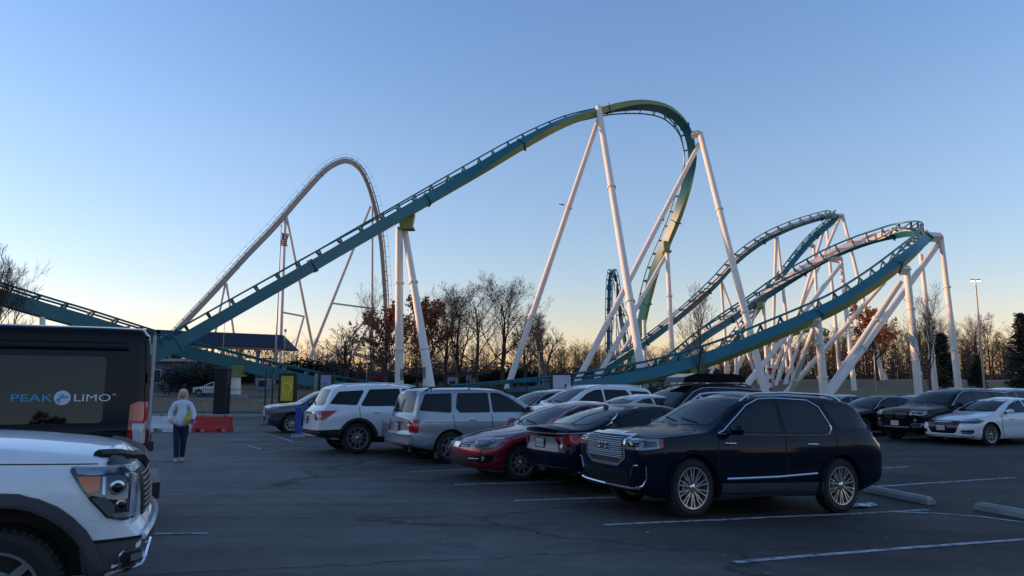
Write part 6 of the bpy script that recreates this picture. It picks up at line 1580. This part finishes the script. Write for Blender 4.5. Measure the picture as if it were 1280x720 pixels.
# headlight : side part wraps into the face
hs = [(.115, 1.155), (.30, 1.165), (.505, 1.178), (.515, 1.16), (.44, 1.04), (.385, .97), (.28, .85), (.20, .828), (.115, .825)]
hf = [(.90, 1.13), (.96, 1.135), (.96, .84), (.91, .84)]
def trlamp(sg):
    d = 'L' if sg > 0 else 'R'
    b = MB(); c.patch(rnd_poly(S(c, hs), .012, 2), d, 'x', lampdark, mb=b, off=.004, step=.03)
    o = b.build('headlight', parent=tt, smooth=40)
    c.patch(S(c, [(.125, 1.15), (.49, 1.172), (.47, 1.135), (.40, 1.125), (.125, 1.12)]), d, 'chrome_bar', mat('lamp_chrome', (.42, .44, .47), .16, metal=1), off=.012, step=.03, parent=o)
    c.patch(S(c, [(.335, 1.115), (.47, 1.12), (.425, 1.045), (.395, 1.01), (.335, 1.03)]), d, 'amber_reflector', amber, off=.012, step=.03, parent=o)
    c.patch(S(c, [(.30, .985), (.375, .98), (.275, .865), (.235, .85), (.24, .93)]), d, 'reflector', lampclear, off=.012, step=.03, parent=o)
    c.patch(S(c, [(.125, 1.115), (.16, 1.115), (.16, .85), (.125, .84)]), d, 'light_guide', mat('light_guide', (.30, .34, .40), .15, coat=1), off=.014, step=.03, parent=o)
    c.patch(S(c, [(.125, .875), (.25, .875), (.235, .85), (.125, .84)]), d, 'light_guide', M['light_guide'], off=.014, step=.03, parent=o)
    c.patch(S(c, [(.305, 1.11), (.325, 1.11), (.315, 1.0), (.30, 1.0)]), d, 'fin', M['lamp_chrome'], off=.016, step=.03, parent=o)
    for (a, z_, r) in ((.235, 1.04, .050), (.205, .93, .034)):
        p = c.xz(c.L / 2 - a, z_, sg); nn = V((.35, sg * .94, 0)).normalized(); b = MB(); b.tube([p - nn * .004, p + nn * .012, p + nn * .016], [r, r, r * .8], M['lamp_chrome'], n=24); b.tube([p + nn * .01, p + nn * .022, p + nn * .03], [r * .72, r * .62, r * .2], glass, n=24); b.build('projector', parent=o, smooth=40)
    # clear outer lens
    lens = bpy.data.materials.get('clear_lens')
    if not lens:
        lens = bpy.data.materials.new('clear_lens'); lens.use_nodes = True; nt_l = lens.node_tree; nt_l.nodes.clear(); out_ = nt_l.nodes.new('ShaderNodeOutputMaterial'); mx_ = nt_l.nodes.new('ShaderNodeMixShader'); tr_ = nt_l.nodes.new('ShaderNodeBsdfTransparent'); gl_ = nt_l.nodes.new('ShaderNodeBsdfGlossy'); gl_.inputs['Roughness'].default_value = .03; fr_ = nt_l.nodes.new('ShaderNodeFresnel'); fr_.inputs[0].default_value = 1.5
        nt_l.links.new(fr_.outputs[0], mx_.inputs[0]); nt_l.links.new(tr_.outputs[0], mx_.inputs[1]); nt_l.links.new(gl_.outputs[0], mx_.inputs[2]); nt_l.links.new(mx_.outputs[0], out_.inputs[0])
    c.patch(rnd_poly(S(c, hs), .012, 2), d, 'lens', lens, off=.018, step=.04, parent=o, thick=.0)
    # dark slot beside the grille, grille, hood deflector
    b = MB(); c.patch(rnd_poly(S(c, [(.10, 1.14), (.065, 1.13), (.065, .88), (.10, .85)]), .01), d, 'x', black, mb=b, off=.010, step=.03); b.build('grille_vent', parent=tt)
    b = MB(); c.patch(S(c, [(.03, .60), (.02, .70), (.30, .695), (.43, .69), (.40, .52), (.36, .44), (.03, .46)]), d, 'x', grey_flare, mb=b, off=.010, step=.05); b.build('bumper_end', parent=tt, smooth=35)
    b = MB(); c.strip(S(c, [(.03, .712), (.2, .705), (.42, .70)]), d, 'x', seam, w=.022, off=.012, mb=b); b.build('bumper_gap', parent=tt)
    b = MB(); c.strip(S(c, [(.12, .80), (.25, .79), (.42, .86)]), d, 'x', seam, w=.003, off=-.001, mb=b); c.strip(S(c, [(.36, 1.195), (.9, 1.215), (1.5, 1.25)]), d, 'x', seam, w=.010, off=-.001, mb=b); b.build('hood_gap', parent=tt)
    # fog lamp with chrome bezel on the bumper corner
    b = MB(); c.strip(S(c, [(.05, .64), (.17, .63), (.20, .59), (.19, .53), (.05, .53)]), d, 'x', satin, w=.022, off=.02, mb=b); o2 = b.build('fog_light_bezel', parent=tt, smooth=60)
    c.patch(S(c, [(.055, .63), (.16, .62), (.185, .585), (.175, .54), (.055, .54)]), d, 'pocket', black, off=.016, step=.03, parent=o2)
    c.patch(S(c, [(.07, .61), (.13, .605), (.13, .56), (.07, .56)]), d, 'lens', lampclear, off=.022, step=.02, parent=o2)
for sg in (1, -1): trlamp(sg)
g_ = c.patch(rnd_poly([(-.66, 1.12), (.66, 1.12), (.66, .80), (-.66, .80)], .03), 'F', 'grille', black, off=.008)
bars(c, 'F', .64, .83, 1.08, 8, mat('grille_grey', (.10, .105, .11), .4), 'bar', w=.022, off=.018, parent=g_)
b = MB(); c.strip([(-.95, .71), (-.4, .74), (.4, .74), (.95, .71)], 'F', 'x', tw_, w=.05, off=.012, mb=b); b.build('bumper_top', parent=tt, smooth=60)
c.patch(rnd_poly([(-.9, .70), (.9, .70), (.86, .46), (-.86, .46)], .03), 'F', 'front_bumper', grey_flare, off=.010)
for s_ in (-1, 1): b = MB(); c.strip(M2([(.93, .50), (.80, .52), (.72, .66)], s_), 'F', 'x', satin, w=.03, off=.02, mb=b); b.build('bumper_trim', parent=tt, smooth=60)
# bonnet bug deflector : a raised smoked strip following the hood edge
defl = mat('smoked_plastic', (.012, .013, .015), .45, spec=.3)
pts = []
for k in range(-12, 13):
    y = k / 12 * .86; x = c.L / 2 - .10 - .28 * (abs(y) / .86) ** 2.2; p = top_on(c, x, y)
    if p: pts.append(p)
b = MB(); n_ = len(pts); vs = []
for p in pts: vs += [p + V((.03, 0, -.035)), p + V((.045, 0, .012)), p + V((.015, 0, .045)), p + V((-.01, 0, .028)), p + V((-.02, 0, -.01))]
fs = []
for i in range(n_ - 1):
    for j in range(5): fs.append((i * 5 + j, i * 5 + (j + 1) % 5, (i + 1) * 5 + (j + 1) % 5, (i + 1) * 5 + j))
fs += [tuple(range(5))[::-1], tuple((n_ - 1) * 5 + j for j in range(5))]; b.add(vs, fs, defl); b.build('bug_deflector', parent=tt, smooth=50, recalc=True)
for d in ('L', 'R'): c.patch(rnd_poly(S(c, [(.09, 1.215), (.30, 1.225), (.315, 1.175), (.14, 1.165)]), .02), d, 'deflector_end', defl, off=.02, step=.03)
side_glass(c, [[(1.85, 1.32), (2.3, 1.62), (2.55, 1.74), (2.85, 1.76), (2.85, 1.31)], [(2.93, 1.76), (3.6, 1.74), (3.72, 1.36), (2.93, 1.31)]]); front_glass(c, 1.42, 1.82, .74, .60); wiper_front(c, 1.41, .6); rear_glass(c, 1.42, 1.80, .66, .58)
seams(c, [S(c, [(1.72, .45), (1.70, 1.2)]), S(c, [(2.89, .45), (2.89, 1.28)]), S(c, [(3.85, .45), (3.85, 1.28)])])
for x_ in (.05, -.75): handle(c, x_, 1.12, tw_)
lamp(c, 'tail_light', redlamp, 'B', [(.86, 1.25), (1.0, 1.25), (1.0, .85), (.86, .85)]); plate(c, 'B', .75)
# tow mirrors : white cap, dark housing
for sg in (1, -1):
    p = c.xz(c.L / 2 - 1.78, 1.32, sg); b = MB()
    def slab(cx, cy, cz, dx, dy, dz, m_, n=14):
        vs = []; 
        for (ox, k) in ((dx, .72), (dx * .55, .95), (0, 1), (-dx * .3, .97)):
            vs += [(cx + ox, cy + math.copysign(abs(cos(a)) ** .45, cos(a)) * dy * k, cz + math.copysign(abs(sin(a)) ** .45, sin(a)) * dz * k) for a in [2 * pi * j / n for j in range(n)]]
        b.add(vs, [(i * n + j, i * n + (j + 1) % n, (i + 1) * n + (j + 1) % n, (i + 1) * n + j) for i in range(3) for j in range(n)] + [tuple(range(n)), tuple(3 * n + j for j in range(n))[::-1]], m_)
    slab(p.x, p.y + sg * .22, p.z + .13, .12, .115, .125, tw_); b.tube([p + V((.02, -sg * .03, .02)), V((p.x, p.y + sg * .14, p.z + .06))], .03, black, n=8)
    mo = b.build('wing_mirror', parent=tt, smooth=45, recalc=True)
    g = MB(); g.box((p.x - .045, p.y + sg * .22, p.z + .13), (.012, .19, .21), chrome); g.build('mirror_glass', parent=mo)
trim_ = mat('machined_wheel', (.55, .55, .57), .22, metal=.9)
add_wheels(c, tt, trim_, (6, 'star'))
place_car(tt, -19, 829, c, 0, radians(25), -1); 

# ---- woman ------------------------------------------------------------------------------
skin = mat('skin', (.44, .26, .20), .6); hairm = mat('blonde_hair', (.66, .50, .30), .6, noise_s=60, noise_a=.25); jacket = mat('white_fleece', (.66, .70, .80), .85, noise_s=30, noise_a=.08, bump=.3); denim = mat('dark_denim', (.012, .020, .045), .85, noise_s=50, noise_a=.2); shoe = mat('white_trainer', (.42, .42, .42), .6)
def skinned(name, verts, edges, radii, m, parent, root=0, sub=2):
    me = bpy.data.meshes.new(name); me.from_pydata(verts, edges, []); me.materials.append(m); o = bpy.data.objects.new(name, me); C.objects.link(o)
    md = o.modifiers.new('skin', 'SKIN'); md.use_smooth_shade = True
    for i, r in enumerate(radii):
        r = r if isinstance(r, tuple) else (r, r); me.skin_vertices[0].data[i].radius = r
    me.skin_vertices[0].data[root].use_root = True; ms = o.modifiers.new('s', 'SUBSURF'); ms.levels = sub; ms.render_levels = sub
    dg = bpy.context.evaluated_depsgraph_get(); me2 = bpy.data.meshes.new_from_object(o.evaluated_get(dg)); me2.name = name; o.modifiers.clear(); o.data = me2; bpy.data.meshes.remove(me)
    me2.materials.clear(); me2.materials.append(m)
    for p_ in me2.polygons: p_.use_smooth = True; p_.material_index = 0
    if parent: o.parent = parent
    return o
p = onground(224, 577.5)
# frame: x right (viewer), -y towards camera, z up ; height 1.68
J = [(0, 0, .92), (0, .01, 1.08), (0, .02, 1.24), (0, .01, 1.38), (0, 0, 1.45), (0, -.01, 1.52),            # 0 pelvis..5 head base
     (-.085, 0, .86), (-.08, -.05, .50), (-.068, -.02, .10), (-.07, -.12, .045),                                # 6-9 left leg (viewer)
     (.085, .0, .86), (.062, .03, .50), (.035, .12, .10), (.04, .04, .045),                                    # 10-13
     (-.17, .01, 1.37), (-.27, .05, 1.13), (-.25, -.06, .95), (-.19, -.11, .92),                                # 14-17 arm, hand in pocket
     (.17, .01, 1.37), (.27, .03, 1.12), (.25, -.10, .96), (.23, -.15, .94)]                                   # 18-21 arm holding a parcel
Ed = [(0, 1), (1, 2), (2, 3), (3, 4), (4, 5), (0, 6), (6, 7), (7, 8), (8, 9), (0, 10), (10, 11), (11, 12), (12, 13), (3, 14), (14, 15), (15, 16), (16, 17), (3, 18), (18, 19), (19, 20), (20, 21)]
Rr = [(.09, .07), (.09, .07), (.09, .07), (.08, .06), .045, .055, .075, .058, .042, .035, .085, .058, .042, .035, .035, .034, .030, .028, .035, .034, .030, .028]
body = skinned('person', J, Ed, Rr, skin, None)
body.location = (p.x, p.y, 0); body.rotation_euler = (0, 0, radians(16)); tag(body, 'blonde woman in white jacket and dark jeans walking with a bag', 'person')
hb = MB()
def ell(b, c_, r_, m_, n=20, k=12, fn=None):
    vs = []; fs = []
    for i in range(k + 1):
        t = pi * i / k
        for j in range(n):
            a = 2 * pi * j / n; q = V((sin(t) * cos(a), sin(t) * sin(a), cos(t)))
            if fn: q = fn(q)
            vs.append((c_[0] + q.x * r_[0], c_[1] + q.y * r_[1], c_[2] + q.z * r_[2]))
    for i in range(k):
        for j in range(n): fs.append((i * n + j, i * n + (j + 1) % n, (i + 1) * n + (j + 1) % n, (i + 1) * n + j))
    b.add(vs, fs, m_)
def facef(q):
    q = q.copy(); s = 1 - .28 * max(0, -q.z) ** 1.5; q.x *= s
    if q.y < 0: q.y *= (1 - .10 * max(0, -q.z))
    if q.y < -.6 and abs(q.x) < .22 and -.25 < q.z < .15: q.y -= .18 * (1 - abs(q.x) / .22) * (1 - max(0, q.z) / .15)
    return q
ell(hb, (0, -.015, 1.575), (.078, .098, .115), skin, fn=facef)
for s_ in (-1, 1): ell(hb, (s_ * .072, 0, 1.565), (.012, .02, .03), skin, 8, 6)
hd_ = hb.build('head', parent=body, smooth=60)
b = MB()
for s_ in (-1, 1): ell(b, (s_ * .03, -.104, 1.585), (.013, .008, .007), mat('eye_dark', (.02, .02, .02), .3), 8, 6)
b.build('eyes', parent=hd_)
b = MB(); ell(b, (0, -.104, 1.525), (.026, .008, .006), mat('lips', (.25, .07, .07), .5), 10, 6); b.build('mouth', parent=hd_)
b = MB()
def hairf(q):
    q = q.copy()
    if q.y < -.15 and q.z < .45: q.y = -.15 + (q.y + .15) * .12
    if q.z < 0: q.z *= 1.65; q.x *= 1.04
    return q
ell(b, (0, .012, 1.590), (.108, .115, .122), hairm, 28, 18, hairf)
rr = random.Random(3)
for k in range(60):
    a = rr.uniform(-.2, pi + .2); x, y = cos(a) * .095, .01 + sin(a) * .10; b.tube([(x * .8, y * .9, 1.66), (x * 1.05, y, 1.56), (x * 1.12 + rr.uniform(-.01, .01), y * 1.0 - .02, 1.40 + rr.uniform(-.02, .03))], [.012, .014, .005], hairm, n=5)
b.build('hair', parent=body, smooth=60)
# jacket and jeans: slightly larger skins over the body
jJ = [(0, 0, .80), (0, .0, .98), (0, .01, 1.12), (0, .02, 1.25), (0, .01, 1.37), (0, 0, 1.47), (-.165, .01, 1.36), (-.268, .05, 1.13), (-.25, -.05, .96), (.165, .01, 1.36), (.268, .03, 1.12), (.25, -.09, .97)]
jE = [(0, 1), (1, 2), (2, 3), (3, 4), (4, 5), (4, 6), (6, 7), (7, 8), (4, 9), (9, 10), (10, 11)]
skinned('jacket', jJ, jE, [(.155, .12), (.148, .115), (.128, .10), (.135, .10), (.10, .08), (.045, .045), .066, .058, .048, .066, .058, .048], jacket, body)
kJ = [(0, 0, .95), (-.088, 0, .80), (-.080, -.05, .50), (-.068, -.02, .07), (.088, 0, .80), (.062, .03, .50), (.035, .12, .09)]
skinned('jeans', kJ, [(0, 1), (1, 2), (2, 3), (0, 4), (4, 5), (5, 6)], [(.150, .12), .112, .078, .062, .112, .078, .062], denim, body)
for x_, y_ in ((-.07, -.07), (.038, .08)):
    b = MB(); ell(b, (x_, y_, .035), (.045, .12, .04), shoe, 16, 8); b.build('shoe', parent=body, smooth=60)
def hand(cx, cy, cz, sg, name='hand'):
    b = MB(); ell(b, (cx, cy, cz), (.022, .045, .042), skin, 12, 8)
    for k in range(4):
        x = cx - sg * .01; z = cz + .028 - k * .018; l = (.062, .07, .066, .052)[k]
        b.tube([(x, cy - .03, z), (x - sg * .008, cy - .03 - l * .5, z - .006), (x - sg * .028, cy - .03 - l * .8, z - .012), (x - sg * .045, cy - .03 - l * .8, z - .016)], [.010, .009, .008, .006], skin, n=6)
    b.tube([(cx - sg * .008, cy + .01, cz + .03), (cx - sg * .025, cy - .02, cz + .05), (cx - sg * .035, cy - .045, cz + .052)], [.011, .010, .007], skin, n=6)
    b.build(name, parent=body, smooth=60)
hand(-.19, -.11, .92, -1); hand(.23, -.155, .94, 1)
# what she carries
def world(q): return Matrix.Translation(body.location) @ Matrix.Rotation(radians(16), 4, 'Z') @ V(q)
b = MB()
def bagf(q): q = q.copy(); q.x *= 1 - .25 * q.z; q.y += .12 * sin(q.z * 6); return q
ell(b, (0, 0, 0), (.085, .045, .17), mat('yellow_green_bag', (.40, .42, .08), .5, noise_s=8, noise_a=.3), 16, 12, bagf); o = b.build('carrier_bag', smooth=60); o.location = world((.165, -.20, 1.04)); o.rotation_euler = (0, radians(12), 0); tag(o, 'yellow-green bag tucked under the arm of the walking woman', 'bag')
b = MB(); rr = random.Random(8); pk = mat('pink_tissue', (.55, .12, .32), .7); pw = mat('pale_tissue', (.6, .55, .6), .7)
for k in range(26):
    d = V((rr.gauss(0, 1), rr.gauss(0, 1), rr.gauss(0, 1))).normalized(); e = d.orthogonal().normalized() * .025; b.add([d * .015 - e, d * .015 + e, d * rr.uniform(.05, .10) + e * 1.3, d * rr.uniform(.05, .09) - e * 1.3], [(0, 1, 2, 3)], pk if k % 3 else pw)
ell(b, (0, 0, -.02), (.03, .03, .05), pk, 10, 8); o = b.build('toy', smooth=60); o.location = world((.25, -.215, .93)); tag(o, 'pink and white soft bundle held in the walking woman\'s hand', 'toy')
